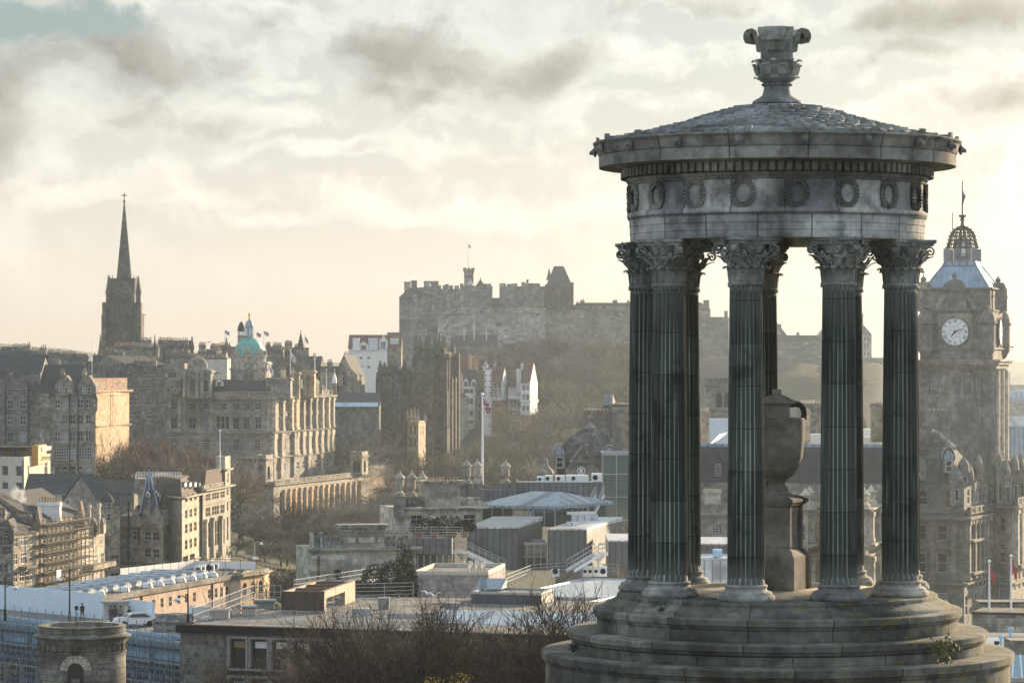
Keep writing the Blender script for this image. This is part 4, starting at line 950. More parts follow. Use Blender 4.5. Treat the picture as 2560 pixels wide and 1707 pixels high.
# ---------------------------------------------------------------- twin towered gothic college
def goth_tower(px0,px1,top,base,Y,label,pins,d=9):
 t=thing('gothic_tower',label,'tower',P((px0+px1)/2,base,Y));x0,x1=xx(px0,Y),xx(px1,Y);Z=lambda p:zz(p,Y);b_=MB()
 b_.box(x0+.5,x1-.5,Y,Y+d,zz(base,Y)-6,Z(top));b_.box(x0+.3,x1-.3,Y-.2,Y+d,Z(top+10),Z(top+6));b_.box(x0+.3,x1-.3,Y-.25,Y+d,Z(top+95),Z(top+91));b_.build('tower_body',GOTH,t)
 w=(x1-x0)
 for xa in(x0,x0+w*.36,x1-w*.36,x1):
  for(dw,dd,t0,t1)in((.75,1.0,top+20,top+95),(.9,1.5,top+95,top+190),(1.05,2.0,top+190,base)):
   b_=MB();b_.box(xa-dw,xa+dw,Y-dd,Y+.2,Z(t1)-(6 if t1==base else 0),Z(t0));b_.add([(xa-dw,Y-dd,Z(t0)),(xa+dw,Y-dd,Z(t0)),(xa+dw,Y+.2,Z(t0-8)),(xa-dw,Y+.2,Z(t0-8))],[(0,1,2,3)]);b_.build('buttress',GOTH,t)
 for q_ in(0,.33,.67,1):
  for xa in(x0,x1):b_=MB();b_.box(xa-1.0,xa+1.0,Y+.3+q_*d-.5*(q_>0),Y+.9+q_*d,Z(base)-6,Z(top+4+60*(0<q_<1)));b_.build('corner_shaft',GOTH,t)
 for(px,tip)in pins:
  for dy_ in((-.4,d)if px in(pins[0][0],pins[-1][0])else(-.4,)):pinnacle(t,px,10,tip-3+(2 if dy_>0 else 0),top+8,Y+dy_,GOTH)
 for px in((px0+px1)/2-(px1-px0)*.09,(px0+px1)/2+(px1-px0)*.09):
  for(a,c)in((top+25,top+85),(top+130,top+175)):b_=MB();b_.box(xx(px,Y)-.3,xx(px,Y)+.3,Y-.06,Y+.2,Z(c),Z(a));b_.build('lancet_window',GLSD,t)
 t.rotation_euler=(0,0,R(-16));return t
Yn=880.0
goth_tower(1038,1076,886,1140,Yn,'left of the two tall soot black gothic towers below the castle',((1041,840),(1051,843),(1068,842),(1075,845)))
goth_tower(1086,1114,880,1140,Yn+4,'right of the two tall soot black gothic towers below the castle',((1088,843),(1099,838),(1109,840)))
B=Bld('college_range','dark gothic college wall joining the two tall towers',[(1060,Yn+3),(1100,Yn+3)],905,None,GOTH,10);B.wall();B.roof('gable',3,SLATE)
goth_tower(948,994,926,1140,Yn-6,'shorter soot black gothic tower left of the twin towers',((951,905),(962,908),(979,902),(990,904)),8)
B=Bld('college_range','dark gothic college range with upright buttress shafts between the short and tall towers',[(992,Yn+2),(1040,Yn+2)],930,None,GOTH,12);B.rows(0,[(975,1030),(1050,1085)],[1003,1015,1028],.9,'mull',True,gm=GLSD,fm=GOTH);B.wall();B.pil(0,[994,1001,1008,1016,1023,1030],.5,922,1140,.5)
b=MB();b.lathe([(1.35,0),(1.35,.4),(1.0,.4),(1.0,0)],20);b.v=[(p[0]+xx(963,872),871.5-p[2],p[1]+zz(1021,872))for p in b.v];b.build('rose_window',GOTH,B.root)
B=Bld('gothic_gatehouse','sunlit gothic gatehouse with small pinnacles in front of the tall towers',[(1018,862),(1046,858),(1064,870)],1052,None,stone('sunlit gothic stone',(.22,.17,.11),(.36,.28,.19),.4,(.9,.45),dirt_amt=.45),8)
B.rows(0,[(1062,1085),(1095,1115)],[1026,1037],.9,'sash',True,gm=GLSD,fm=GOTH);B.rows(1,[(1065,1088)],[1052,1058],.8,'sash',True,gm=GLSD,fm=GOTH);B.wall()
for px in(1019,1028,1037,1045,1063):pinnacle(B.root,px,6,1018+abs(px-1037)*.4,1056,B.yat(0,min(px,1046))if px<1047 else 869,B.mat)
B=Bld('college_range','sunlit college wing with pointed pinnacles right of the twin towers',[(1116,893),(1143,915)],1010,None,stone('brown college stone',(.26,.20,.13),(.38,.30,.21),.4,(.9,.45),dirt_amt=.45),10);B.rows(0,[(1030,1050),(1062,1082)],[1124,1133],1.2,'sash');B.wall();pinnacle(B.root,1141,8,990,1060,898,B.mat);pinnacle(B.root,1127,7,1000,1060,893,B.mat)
B=Bld('slate_roofed_hall','long dark roofed hall with a pale glass strip left of the gothic towers',[(835,850),(948,850)],1014,None,OLD2,14);B.wall();B.roof('gable',3.2,SLATE)
b=MB();b.add([(xx(838,850),848.5,zz(1016,850)),(xx(946,850),848.5,zz(1016,850)),(xx(946,852),851.5,zz(1006,850)),(xx(838,852),851.5,zz(1006,850))],[(0,1,2,3)]);b.build('glass_strip',GLSB,B.root)
B=Bld('gabled_house','sunlit stone gabled house with tall windows right of the banking hall',[(836,868),(885,862),(912,880)],940,None,OLD,10);B.rows(0,[(946,965)],[864],1.4,'grid');B.rows(0,[(978,990)],[864],1.4,'sash');B.wall();B.roof('gablex',5.4,SLATE);B.chim(845,857,936,965,864,1.2,4,ph=7)
cone_turret(thing('ogee_turret','slim white ogee capped turret right of the banking hall','turret',P(835,1010,842)),836,11,924,960,1002,842,OLD,WHITE,ogee=True,corbel=False)
# ---------------------------------------------------------------- white lodging houses below the castle
YR=1000.0
B=Bld('white_lookout_house','white house with dark red roofs and small square windows left of the castle',[(872,1030),(967,1030)],872,None,WHT,14)
B.rows(0,[(891,898),(914,921)],[886.5,903,921.5],.9,'grid');B.wall();B.roof('gable',4.3,TILE,.4)
for(a,c)in((882,899),(921,945)):B.chim(a,c,846-1,876,1029.6,1.4,0,WHT)
B.dormer(909,852,875,22,1029.5,6,mat=WHT,rmat=TILE,style='grid');B.dormer(958,838,872,20,1029.4,6,mat=WHT,rmat=TILE,style='tall')
b=MB();b.box(xx(860,1029),xx(872.5,1029),1028,1034,zz(908,1029),zz(882,1029));b.add([(xx(859,1029),1027.6,zz(882,1029)),(xx(873,1029),1027.6,zz(876,1029)),(xx(873,1029),1034,zz(876,1029)),(xx(859,1029),1034,zz(882,1029))],[(0,1,2,3)]);b.build('oriel',WHT,B.root)
B=Bld('red_roofed_house','brown house with a red tiled roof and white chimney beside the white lookout house',[(967,1034),(1003,1034)],868,None,OLD,12);B.rows(0,[(870,880)],[985],1.2);B.wall();B.roof('gable',4.6,TILE);B.chim(975,996,846,866,1035,1.2,4,WHT,ph=8)
B=Bld('red_roofed_house','broad red roofed house with brick chimneys behind the twin gothic towers',[(1112,1012),(1172,1012)],930,None,BRICK,12);B.wall();B.roof('gable',4.6,TILE);B.chim(1171,1180,888,928,1013,1.2,2,BRICK,ph=5);B.chim(1185,1194,888,930,1011,1.2,2,BRICK,ph=5)
B=Bld('cream_tenement','narrow cream tenement with three windows per floor below the white houses',[(1141,962),(1171,985)],996,None,PALE,12);B.rows(0,[(1001,1017),(1023,1043),(1051,1073),(1077,1090)],[1148,1156.5,1165],1.6,'sash');B.wall();B.band(995,2,.4);B.roof('gable',5.5,SLATE);B.chim(1150,1156,944,985,968,1.2,2,PALE)
B=Bld('dark_gabled_house','dark slate roofed house with a white dormer behind the cream tenement',[(1116,958),(1146,958)],985,None,OLD2,10);B.wall();B.roof('gable',4.5,SLATE);B.dormer(1138,972,986,10,957,3)
Bg=Bld('white_gabled_house','tall narrow white house with two pointed gables beside the union flag',[(1158,992),(1190,992)],964,None,WHT,10);Bg.rows(0,[(972,983),(996,1010),(1026,1040),(1050,1058)],[1163.5,1170,1179,1186],.95,'sash');Bg.wall();Bg.roof('gable',4.8,SLATE)
Bg.dormer(1164.5,943,966,13,991.8,5,mat=WHT,win=True);Bg.dormer(1184,945,966,13,991.8,5,mat=WHT,win=True)
B=Bld('white_stair_tower','white square tower with dark quoins and a small lead dome below the castle',[(1210.5,986),(1230,986)],925,None,WHT,4);B.wall();b=MB()
for k in range(9):
 for sg in(0,1):B.fbox(b,0,-.06 if sg==0 else B.edge(0)[3]-.42-.3*(k%2),.36+.3*(k%2)if sg==0 else B.edge(0)[3]+.06,B.z1-.9-k*.84,B.z1-.45-k*.84,-.1,.05)
b.build('quoin',TIMB,B.root);B.roof('flat',.7,[PALE,GREYP]);cone_turret(B.root,1214.5,13,901,917,925,987.5,WHT,LEAD,ogee=True,corbel=False);B.chim(1233,1241,908,926,990,1.2,3,PALE)
B=Bld('brown_stone_house','brown stone terrace house with a slate roof under the white tower',[(1188,989),(1252,987)],992,None,OLD,10);B.rows(0,[(1008,1018),(1028,1049)],[1200,1206,1229,1236],1.0,'sash');B.rows(0,[(976.5,990)],[1196,1202,1206.5],.7,'sash');B.z1=zz(975,989);B.wall();B.roof('gable',5.6,SLATEB)
Bh=Bld('half_timbered_house','white and red half timbered house with a steep gable below the castle',[(1231,984),(1253,982),(1270,994)],960,zz(1000,984),WHT,8);Bh.rows(0,[(961.5,971),(974,993)],[1236.5,1247.5],1.1,'grid');Bh.rows(1,[(955,968),(976,990)],[1261.5],1.0,'sash');Bh.wall();Bh.roof('gable',5,TILE,.3)
b=MB();Lh=Bh.edge(0)[3]
for(u0,u1,z0,z1)in((0,Lh,-.25,0),(0,Lh,-1.7,-1.5),(0,.16,-4.4,0),(Lh-.16,Lh,-4.4,0),(Lh/2-.1,Lh/2+.1,-4.4,0)):Bh.fbox(b,0,u0,u1,Bh.z1+z0,Bh.z1+z1,-.02,.07)
b.build('timber_frame',TIMB,Bh.root)
b=MB();p=[(xx(1253,981.6),981.6),(xx(1270.5,994),994)];z=Bh.z1;b.add([(p[0][0],p[0][1],z),(p[1][0],p[1][1],z),((p[0][0]+p[1][0])/2,987.8,z+4.6)],[(0,1,2)]);b.build('gable',WHT,Bh.root)
B=Bld('brown_stone_house','sunlit brown stone house under the half timbered gable',[(1231,985),(1252,983),(1270,995)],1001,None,BRICK,8);B.rows(1,[(1003,1045)],[1257,1262,1267],.5,'tall');B.rows(0,[(1008,1018),(1028,1048)],[1238,1246],1.0);B.wall()
B=Bld('white_link_house','low white link house with a red roof and white balcony between the painted houses',[(1270,990),(1305,990)],988,None,WHT,9);B.rows(0,[(1000,1018),(1026,1040)],[1278,1288,1298],.9);B.rows(0,[(960,967)],[1283],.9);B.z1=zz(968,990);B.wall();B.roof('gable',5,SLATEB);b=MB();B.fbox(b,0,0,B.edge(0)[3],zz(997,990),zz(990,990),0,1.4);b.build('balcony',WHITE,B.root);B.chim(1291,1303,922,985,989,1.6,2,WHT,ph=6)
B=Bld('white_corner_house','tall white corner house with red banded bay windows, rightmost of the painted houses',[(1302,982),(1325,980),(1344,996)],960,None,WHT,9)
B.rows(0,[(962,976),(985,1000),(1014,1026)],[1309,1319],1.2,'grid');B.rows(1,[(983,998),(1007,1024)],[1328,1331.5,1335,1338.5],.6,'tall',fm=TIMB);B.rows(1,[(935,950)],[1334],.8);B.z1=zz(957,982);B.wall();B.roof('gable',6.2,TILE,.5);B.band(1000,3.5,.3,WHITE,name='white_band');B.band(1026,3,.3,WHITE,name='white_band')
b=MB();p0,p1=Vector((xx(1325,980),979.9)),Vector((xx(1344,996),995.9));b.add([(p0.x,p0.y,B.z1),(p1.x,p1.y,B.z1),((p0.x+p1.x)/2,(p0.y+p1.y)/2,B.z1+5.4)],[(0,1,2)]);b.build('gable',WHT,B.root);B.chim(1302,1324,908,925,990,1.5,4,WHT,ph=6)
b=MB();B.fbox(b,0,.02,B.edge(0)[3]-.02,B.z0,zz(1036,982),0,.12);B.fbox(b,1,.02,B.edge(1)[3]-.02,B.z0,zz(1036,982),0,.12);b.build('brown_base',BRICK,B.root)
# ---------------------------------------------------------------- banking hall with the green dome
Y0=780.0
B=Bld('domed_bank_building','large classical stone headquarters with a green copper dome and sunlit right flank',[(404,786),(678,780),(830,836)],993,12,ASH,cat='building')
R1,R2,R3,R4=(1008,1024),(1044,1072),(1096,1126),(1160,1180)
B.rows(0,[R1],[435,480,516,558.5,590,616,645],1.5,'sash4',rp=600);B.rows(0,[R2],[435,480,516,590,616,645],1.6,'sash',rp=600);B.rows(0,[(1040,1072)],[545,556.5,568],.95,'tall',rp=600);B.rows(0,[R3],[435,476,516,555,565,590,616,643],1.5,'sash',rp=600);B.rows(0,[R4],[590,616],1.5,'grid',rp=600);B.rows(0,[(1158,1190)],[646],1.7,'tall',True,rp=600)
side=[690,711,728,745,760,776,791,806,820]
B.rows(1,[R1],side,1.9,'sash4',depth=.5);B.rows(1,[R2],side,2.3,'sash',depth=.5);B.rows(1,[R3],side,2.2,'sash',depth=.5);B.rows(1,[R4],side,2.2,'sash4',depth=.5)
B.wall();B.band(992,4,1.1);B.band(1030,1.6,.4,name='string_course');B.band(1078,3,.7);B.band(1084,2.4,.25,name='string_course');B.band(1140,3,.5,name='string_course')
for z_ in range(8):B.band(1092+z_*6,1.4,.10,RUST,name='rustication')
B.balustrade(0,979,12,.2,rp=678);B.balustrade(1,979,12,.2)
B.pediments(0,[435,480,516,590,616,645],2.6,1041,.9,600);B.pediments(1,side,3.6,1041,.9)
B.pil(0,[410,423,450,462,497,528,660,672],1.0,999,1078,.3,rp=600);B.pil(1,[680.5,684,700,722.5,733,737,752,768,783,799,814,826],1.5,999,1078,1.0,PALE);B.pil(1,[681.5,700,732,737,753,768,784,799,814,826],2.4,1084,1142,.8,PALE,name='pier');B.pil(1,[681.5,700,732,768,799,826],2.2,1146,1196,.6,name='pier')  # flank pilasters and upper piers paler than the wall: sun highlights put into colour
# attics, dome tower and roof structures
def block(px0,px1,t,b0,Y,d,mat,name='attic',parent=None):m=MB();m.box(xx(px0,Y),xx(px1,Y),Y,Y+d,zz(b0,Y),zz(t,Y));m.box(xx(px0,Y)-.3,xx(px1,Y)+.3,Y-.3,Y+d+.3,zz(t,Y)-.6,zz(t,Y)-.25);return m.build(name,mat,parent or B.root)
A=block(580,668,904,996,800,14,ASH,'dome_base');block(576,610,918,968,796,4,ASH,'chimney_block',A);block(634,667,918,970,796,4,ASH,'chimney_block',A)
for k,px in enumerate((580,587,594,601,638,645,652,660)):put('chimney_pot',POTS[POTW.name]if POTW.name in POTS else(chimney(A,604,609,915,930,797,1,1,ASH,POTW),POTS[POTW.name])[1],A,(xx(px,798),798,zz(919,796)),0,(1.2,1.2,.9))
dc=Vector((xx(623.5,807),807,0));Zd=lambda p:zz(p,800)
m=MB();m.lathe([(4.0,Zd(906)),(4.0,Zd(893)),(4.25,Zd(892)),(4.25,Zd(889)),(3.8,Zd(888))],32,dc);m.build('drum',ASH,A,30)
m=MB();m.lathe([(3.72,Zd(891)),(3.66,Zd(884)),(3.45,Zd(873)),(3.0,Zd(862)),(2.35,Zd(853)),(1.5,Zd(846)),(1.0,Zd(843))],48,dc,lambda a,r,z:r*(1+.025*(math.cos(a*20)>.6)));dome=m.build('green_dome',COPPER,A,60)
for k in range(8):
 a=-pi/2+k*pi/4;m=MB();M_=Matrix.Translation(dc+Vector((3.75*math.cos(a),3.75*math.sin(a),Zd(890))))@Matrix.Rotation(a+pi/2,4,'Z')
 m.box(-.75,.75,-.35,.9,0,1.2,M_);m.add([M_@Vector((.75*math.cos(pi*q/8),-.36,1.2+.6*math.sin(pi*q/8)))for q in range(9)],[tuple(range(9))]);m.add([M_@Vector((.4*math.cos(pi*q/6),-.38,.9+.4*math.sin(pi*q/6)))for q in range(12)],[tuple(range(12))])
 m.build('oculus',ASH,A)
m=MB();m.lathe([(1.15,Zd(843.5)),(1.15,Zd(838)),(.95,Zd(837)),(.7,Zd(837)),(.7,Zd(819)),(1.05,Zd(818)),(1.1,Zd(813)),(.95,Zd(812)),(.85,Zd(806)),(.55,Zd(801)),(.2,Zd(799))],16,dc);lan=m.build('lantern',LEAD,A,40)
for k in range(8):m=MB();m.tube([dc+Vector((.98*math.cos(k*pi/4+.2),.98*math.sin(k*pi/4+.2),z))for z in(Zd(838),Zd(819))],.13,6);m.build('lantern_column',WHITE,lan)
m=MB();m.lathe([(.22,Zd(799)),(.28,Zd(796)),(.2,Zd(791)),(.3,Zd(786)),(.25,Zd(782)),(.12,Zd(780)),(.17,Zd(778)),(.02,Zd(775.5))],10,dc);m.tube([dc+Vector((.2,0,Zd(784))),dc+Vector((.5,-.1,Zd(780)))],.08,5);m.build('gilded_statue',GOLD,lan,50)
T1=block(457,527,925,996,779.2,9,ASH,'corner_tower');tc_=Vector((xx(494,784),784,0))
for(px,w)in((482,1.7),(514,1.2)):
 m=MB();x=xx(px,779);m.add([(x+w/2,779.1,zz(978,779)),(x+w/2,779.1,zz(956,779))]+[(x+w/2*math.cos(pi*q/8),779.1,zz(956,779)+w/2*math.sin(pi*q/8))for q in range(9)]+[(x-w/2,779.1,zz(978,779))],[tuple(range(12))]);m.build('arch_opening',GLSD,T1)
m=MB();m.lathe([(2.9,zz(925,779)),(2.9,zz(922,779)),(2.4,zz(921,779)),(2.35,zz(912,779)),(2.05,zz(903,779)),(1.3,zz(895,779)),(.4,zz(892,779)),(.15,zz(888,779))],32,tc_);m.build('stone_dome',OLD2,T1,40)
for px in(460,472,492,505,524):m=MB();m.box(xx(px,779)-.3,xx(px,779)+.3,778.7,779.3,zz(992,779),zz(930,779));m.build('pilaster',ASH,T1)
block(664,726,944,996,783,8,ASH);block(730,748,930,996,798,6,ASH,'turret_block');block(757,786,925,994,806,6,SAND,'turret_block')
for(px,Y,t,w)in((735,797,920,6),(760,803,912,6),(770,806,905,7),(782,809,915,6),(802,824,935,7),(826,834,950,6),(680,781,958,7)):pinnacle(B.root,px,w,t,985,Y,ASH,False)
m=MB();cpx=Vector((xx(772,805),804.5,zz(960,805)));m.lathe([(2.2,0),(2.2,1.4)],16,(0,0,0),None,0,pi);m.v=[(cpx.x+p[0],cpx.y-.3+p[2],cpx.z+p[1])for p in m.v];m.build('round_pediment',SAND,B.root)
m=MB();q=B.fp;cen=sum(q,Vector((0,0)))/4;m.add([(p.x,p.y,B.z1+1.2)for p in B.quadxy(1.6)[:4]]+[(p.x,p.y,B.z1+4.0)for p in B.quadxy(5.5)[:4]],[(i,(i+1)%4,4+(i+1)%4,4+i)for i in range(4)]+[(4,5,6,7)]);B.roofo=m.build('roof',SLATE,B.root)
B.dormer(548,946,965,18,784,4,mat=WHITE,rmat=SLATEB);B.dormer(535,928,938,20,792,4,'flat',WHITE);block(424,452,945,985,782,6,OLD,'roof_vault');B.chim(655,664,930,945,790,1.5,3,SAND);B.chim(702,712,924,945,788,1.5,3,SAND);B.chim(728,734,926,945,796,1.5,2,SAND)
bank=B
B=Bld('domed_tower_house','dark domed observatory tower with white lattice parapet behind the green dome',[(594,905),(612,905)],838,None,OLD2,6);B.wall();m=MB();m.lathe([(1.0,zz(838,905)),(1.0,zz(826,905)),(.9,zz(818,905)),(.5,zz(808,905)),(.1,zz(803,905))],20,(xx(603,908),908,0));m.build('dark_dome',BLK,B.root,40);B.balustrade(0,829,9,.2,WHITE,step=.5,posts=1)
# terrace wall below the bank
B=Bld('terrace_wall','long rusticated terrace wall with balustrade below the classical headquarters',[(560,772),(684,764),(1010,868)],1208,8,RUST,cat='wall');arches=[702+13.6*k for k in range(15)]
B.fp=B.c+[Vector((xx(1010,880),880)),Vector((xx(560,790),790))];B.ops={i:[]for i in range(5)};B.rows(1,[(1232,1290)],arches,2.0,'none',True,gm=GLSD,fm=RUST,depth=.8,sill=False);B.wall();B.balustrade(0,1201,9,.3,ASH,posts=4);B.balustrade(1,1201,9,.3,ASH,posts=5.6);B.band(1208,3,.5);B.pil(1,[a+6.8 for a in arches],1.3,1226,1330,.5,SAND)
for k in range(5):B.band(1240+k*13,3,.12,name='rustication',faces=[0])
RW=Bld('retaining_wall','sunlit wall carrying the road below the gothic towers',[(924,838),(1045,866)],1164,5,SAND,34,cat='wall');RW.wall();m=MB();m.prism([(p.x,p.y)for p in RW.quadxy(.4)],RW.z1-.02,RW.z1+.03);m.build('road_surface',GREYP,RW.root);RW.balustrade(0,1157,7,0,OLD,step=2,posts=9)
B2=Bld('corner_pavilion','small arched stone pavilion at the corner of the terrace wall',[(637,764.5),(665,763),(683,770)],1146,zz(1210,764),ASH,cat='building');B2.rows(0,[(1162,1202)],[652],1.8,'none',True,gm=WOOD,fm=ASH,depth=.4);B2.rows(1,[(1164,1200)],[672],2.6,'none',True,gm=GLSD,fm=ASH,depth=.5);B2.wall();B2.band(1146,3,.4);B2.roof('flat',.8,[ASH,GREYP])
B2=Bld('corner_pavilion','arched stone pavilion with parapet at the far end of the terrace wall',[(876,826),(905,825),(921,834)],1139,zz(1186,826),ASH,cat='building');B2.rows(0,[(1150,1182)],[891],2.0,'none',True,gm=GLSD,fm=ASH,depth=.5);B2.rows(1,[(1150,1182)],[912],3,'none',True,gm=GLSD,fm=ASH,depth=.5);B2.wall();B2.band(1139,3,.4);B2.roof('flat',1.0,[ASH,GREYP])
for(px,Y,t,b_,lab,fl)in((726,790,876,936,'white flagpole with a drooping white flag above the headquarters attic',white_spot),(671,784,908,972,'white flagpole with a white flag left of the headquarters attic',white_spot),(787,806,883,935,'bare white flagpole above the sunlit flank of the headquarters',None),(816,828,925,975,'short bare white flagpole at the far corner of the headquarters',None)):
 flagpole(lab,px,Y,t,b_,fl,WHITE,.11,2.6,1,.8,cols=FC)
flagpole('tall white flagpole rising from the pale corner building roof',550,548,1078,1172,None,WHITE,.1)
# ---------------------------------------------------------------- roofscape along the high street ridge (left)
def house(label,px0,px1,eave,ridge,Y,mat,rmat,chims=(),wins=(),kind='gable',back=11,base=None,name='tenement',style='sash',w=1.1):
 B=Bld(name,label,[(px0,Y),(px1,Y)],eave,base,mat,back)
 for(rows,cols)in wins:B.rows(0,rows,cols,w,style)
 B.wall();B.roof(kind,max(.3,(eave-ridge)*Y/F),rmat)
 for(a,c,t,b_,n)in chims:B.chim(a,c,t,b_,Y+2,1.6,n,None,POT,7)
 return B
house('dark roofed tenement with red chimney stacks at the far left skyline',-40,62,884,866,905,OLD2,SLATE,((30,66,866,892,9),(66,75,862,900,2),(-20,0,864,880,4)))
house('slate roofed tenement with a square stone chimney behind the left skyline',62,120,898,876,900,OLD2,SLATE,((74,100,876,905,6),(100,116,869,895,3)))
house('tenement with a long row of thin chimney pots left of the spire',116,208,896,884,895,OLD2,SLATE,((119,150,881,905,8),(152,190,884,905,12),(190,209,890,910,6)))
house('gabled tenement with dormer gables below the left skyline',-20,98,920,892,840,OLD2,SLATE,((52,95,902,925,8),(-10,10,895,920,4)),(([(918,926)],[6,26]),))
house('wide dark slate roof below the thin chimney pots',130,236,938,912,820,OLD2,SLATE,((127,148,900,925,3),),(([(940,950)],[112,160]),))
house('dark tenement with a steep roof and two small dormers',212,292,940,903,790,OLD2,SLATE,((232,274,887,915,5),(274,308,880,905,6)),(([(936,946)],[228,253]),))
house('brick and stone tenement gable just right of the big spire base',285,352,872,864,905,OLD,SLATE,((286,350,862,905,16),(262,290,874,895,8)))
house('broad chimneyed tenement block right of the big spire',348,396,872,862,890,OLD,SLATE,((350,394,864,900,12),(335,390,898,905,12)))
house('tall dark roof with a row of pots right of the big spire',394,472,874,850,900,OLD2,SLATE,((353,378,850,878,7),(395,428,850,890,9),(428,470,851,872,9)))
house('low tenement with buff chimney pots behind the small domed tower',426,522,894,884,870,OLD,SLATE,((425,470,879,900,9),(432,490,888,905,12),(458,472,893,915,3)))
house('tenement with pale gable and chimney left of the green dome',494,545,885,872,880,OLD,SLATE,((497,514,862,890,5),(526,548,865,885,7)))
house('pinkish gabled house left of the green dome',516,562,893,876,860,PINK,SLATE,((540,551,876,895,3),))
house('pale rendered block with a row of pots in front of the green dome',518,568,898,894,835,CRM,GREYP,((518,566,893,902,10),),kind='flat')
house('dark gabled house between the bank dome and its corner tower',540,600,878,866,905,OLD2,SLATE,((548,575,862,880,6),))
house('slate roofed tenement with chimneys right of the green dome',664,706,880,866,870,OLD,SLATE,((664,676,862,880,4),(682,704,862,885,6)))
house('low stone gable with chimneys behind the headquarters attic',700,760,884,868,880,OLD,SLATE,((712,730,858,885,6),(736,746,866,885,3)))
house('dark hipped roof house right of the small slate spire',766,802,912,890,870,OLD2,SLATE,((782,790,890,905,2),))
house('stone tenement right of the headquarters roof',800,840,928,915,865,OLD,SLATE,((818,830,905,925,3),))
B=house('slim square tower with a slate spire and red flag behind the headquarters',741,772,872,870,875,OLD,SLATE,(),(([(880,886)],[756]),),kind='flat',back=4,name='tower_house')
cone_turret(B.root,752,15,828,868,876,876,OLD,SLATE,8,corbel=False);flagpole('red white and blue flag on a leaning pole behind the headquarters',762,874,838,878,union_flag,STEEL,.08,1.9,1,.8,cols=FC)
for(px,w,t)in((387,6,836),(480,9,841),(566,8,843),(430,4,842)):pinnacle(thing('stone_pinnacle',{387:'thin dark pinnacle rising between chimneys right of the big spire',480:'thick dark crocketed pinnacle above the small stone dome',566:'slim dark pinnacle beside a flagpole left of the green dome',430:'tiny dark pinnacle above the tenement chimneys'}[px],'pinnacle',P(px,890,886)),px,w,t,890,886,GOTH)
for(px,t,b_,lab)in((562,824,862,'thin pole with a dark flag left of the green dome'),(641,829,872,'short pole with a drooping red flag right of the green dome'),(660,826,872,'taller pole with a dark flag right of the green dome')):flagpole(lab,px,880,t,b_,union_flag if px==641 else saltire,STEEL,.08,1.6,1,.4,cols=FC)
flagpole('tall bare white pole in front of the dark left roofs',230,745,855,950,None,WHITE,.09)
# ---------------------------------------------------------------- tall tenements on the left
B=Bld('gabled_tenement','big dark stone tenement block with massive chimneys at the far left',[(-30,650),(101,650)],932,18,OLD2,14)
B.rows(0,[(973,987),(1000,1022),(1038,1062),(1079,1105)],[25,57,-12],1.25,'sash4');B.rows(0,[(1001,1012),(1046,1056),(1086,1096)],[79],.5,'none');B.wall();B.roof('gable',3.5,SLATE);B.lines(0,14,960,1110);B.lines(0,72,955,1112)
B.chim(14,31,930,962,649.8,2,5);B.chim(53,69,932,952,650.5,2,3);B.chim(72,100,928,960,650.2,3,6,None,POT,5)
B=Bld('gabled_tenement','long dark stone tenement with stone gables and corner turrets at the left',[(100,648),(239,654)],982,17,OLD2,14)
cols=[145,164,183,202,222]
B.rows(0,[(998,1021),(1037,1061),(1078,1105)],cols,1.15,'sash4');B.rows(0,[(1120,1150)],cols,1.5,'grid');B.rows(0,[(1165,1190)],cols,1.3,'sash');B.wall();B.roof('gable',5.4,SLATE)
B.band(1111,1.5,.2,name='string_course');B.band(1157,1.5,.2,name='string_course')
for px in(174,195):B.lines(0,px,985,1190)
for px in(155,209):
 m=MB();x,Y=xx(px,647.6),B.yat(0,px)-.3;w=1.15
 m.add([(x-w-.6,Y,B.z1-.1),(x+w+.6,Y,B.z1-.1),(x+w+.6,Y,zz(966,Y)),(x+.5,Y,zz(938,Y)),(x-.5,Y,zz(938,Y)),(x-w-.6,Y,zz(966,Y))]+[(x-w-.6,Y+4,B.z1-.1),(x+w+.6,Y+4,B.z1-.1),(x+w+.6,Y+4,zz(966,Y)),(x+.5,Y+4,zz(938,Y)),(x-.5,Y+4,zz(938,Y)),(x-w-.6,Y+4,zz(966,Y))],[(0,1,2,3,4,5),(1,7,8,2),(2,8,9,3),(3,9,10,4),(4,10,11,5),(5,11,6,0)])
 g=m.build('gable',OLD2,B.root);chimney(g,px-5,px+5,930,945,Y+.5,1,2,OLD2);pm,fm=win_mesh(.7,1.3,'sash')
 for o in(-.5,.5):w_=put('window',pm,g,(x+o,Y-.04,zz(985,Y)),0);f_=bpy.data.objects.new('frame',fm);COL.objects.link(f_);f_.parent=w_
cone_turret(B.root,126,28,958,996,1025,650,OLD2,SLATE);cone_turret(B.root,234,20,968,1001,1025,655,OLD2,SLATE)
B=Bld('sunlit_tenement','golden sunlit sandstone tenement with columns and brick attic',[(238,690),(268,700),(323,716)],977,24,SAND,14)
B.rows(1,[(1001,1017),(1032,1059),(1079,1103)],[286,306],3.0,'sash',gm=GLSD);B.rows(0,[(1003,1016),(1034,1060),(1080,1104)],[246],1.8,'sash',gm=GLSD,rp=246);B.wall();B.pil(1,[272,278],.8,985,1065,.5,rp=268);B.band(976,4,.7);B.band(1064,3,.5,name='string_course');B.band(1112,2,.3,name='string_course')
q=Bld('attic',None,[(230,700),(318,722)],949,B.z1,BRICK,10);q.rows(0,[(956,968)],[245,262,290,306],1.2,'sash');q.wall();q.roof('flat',.3,[BRICK,GREYP])
at=q.root;at.parent=B.root;at.location=Vector(at.location)-B.root.location
for k in('label','category'):
 if k in at:del at[k]
B=Bld('tall_tenement','tall plain dark tenement behind the bare trees left of the classical headquarters',[(318,748),(412,756)],912,26,OLD2,14)
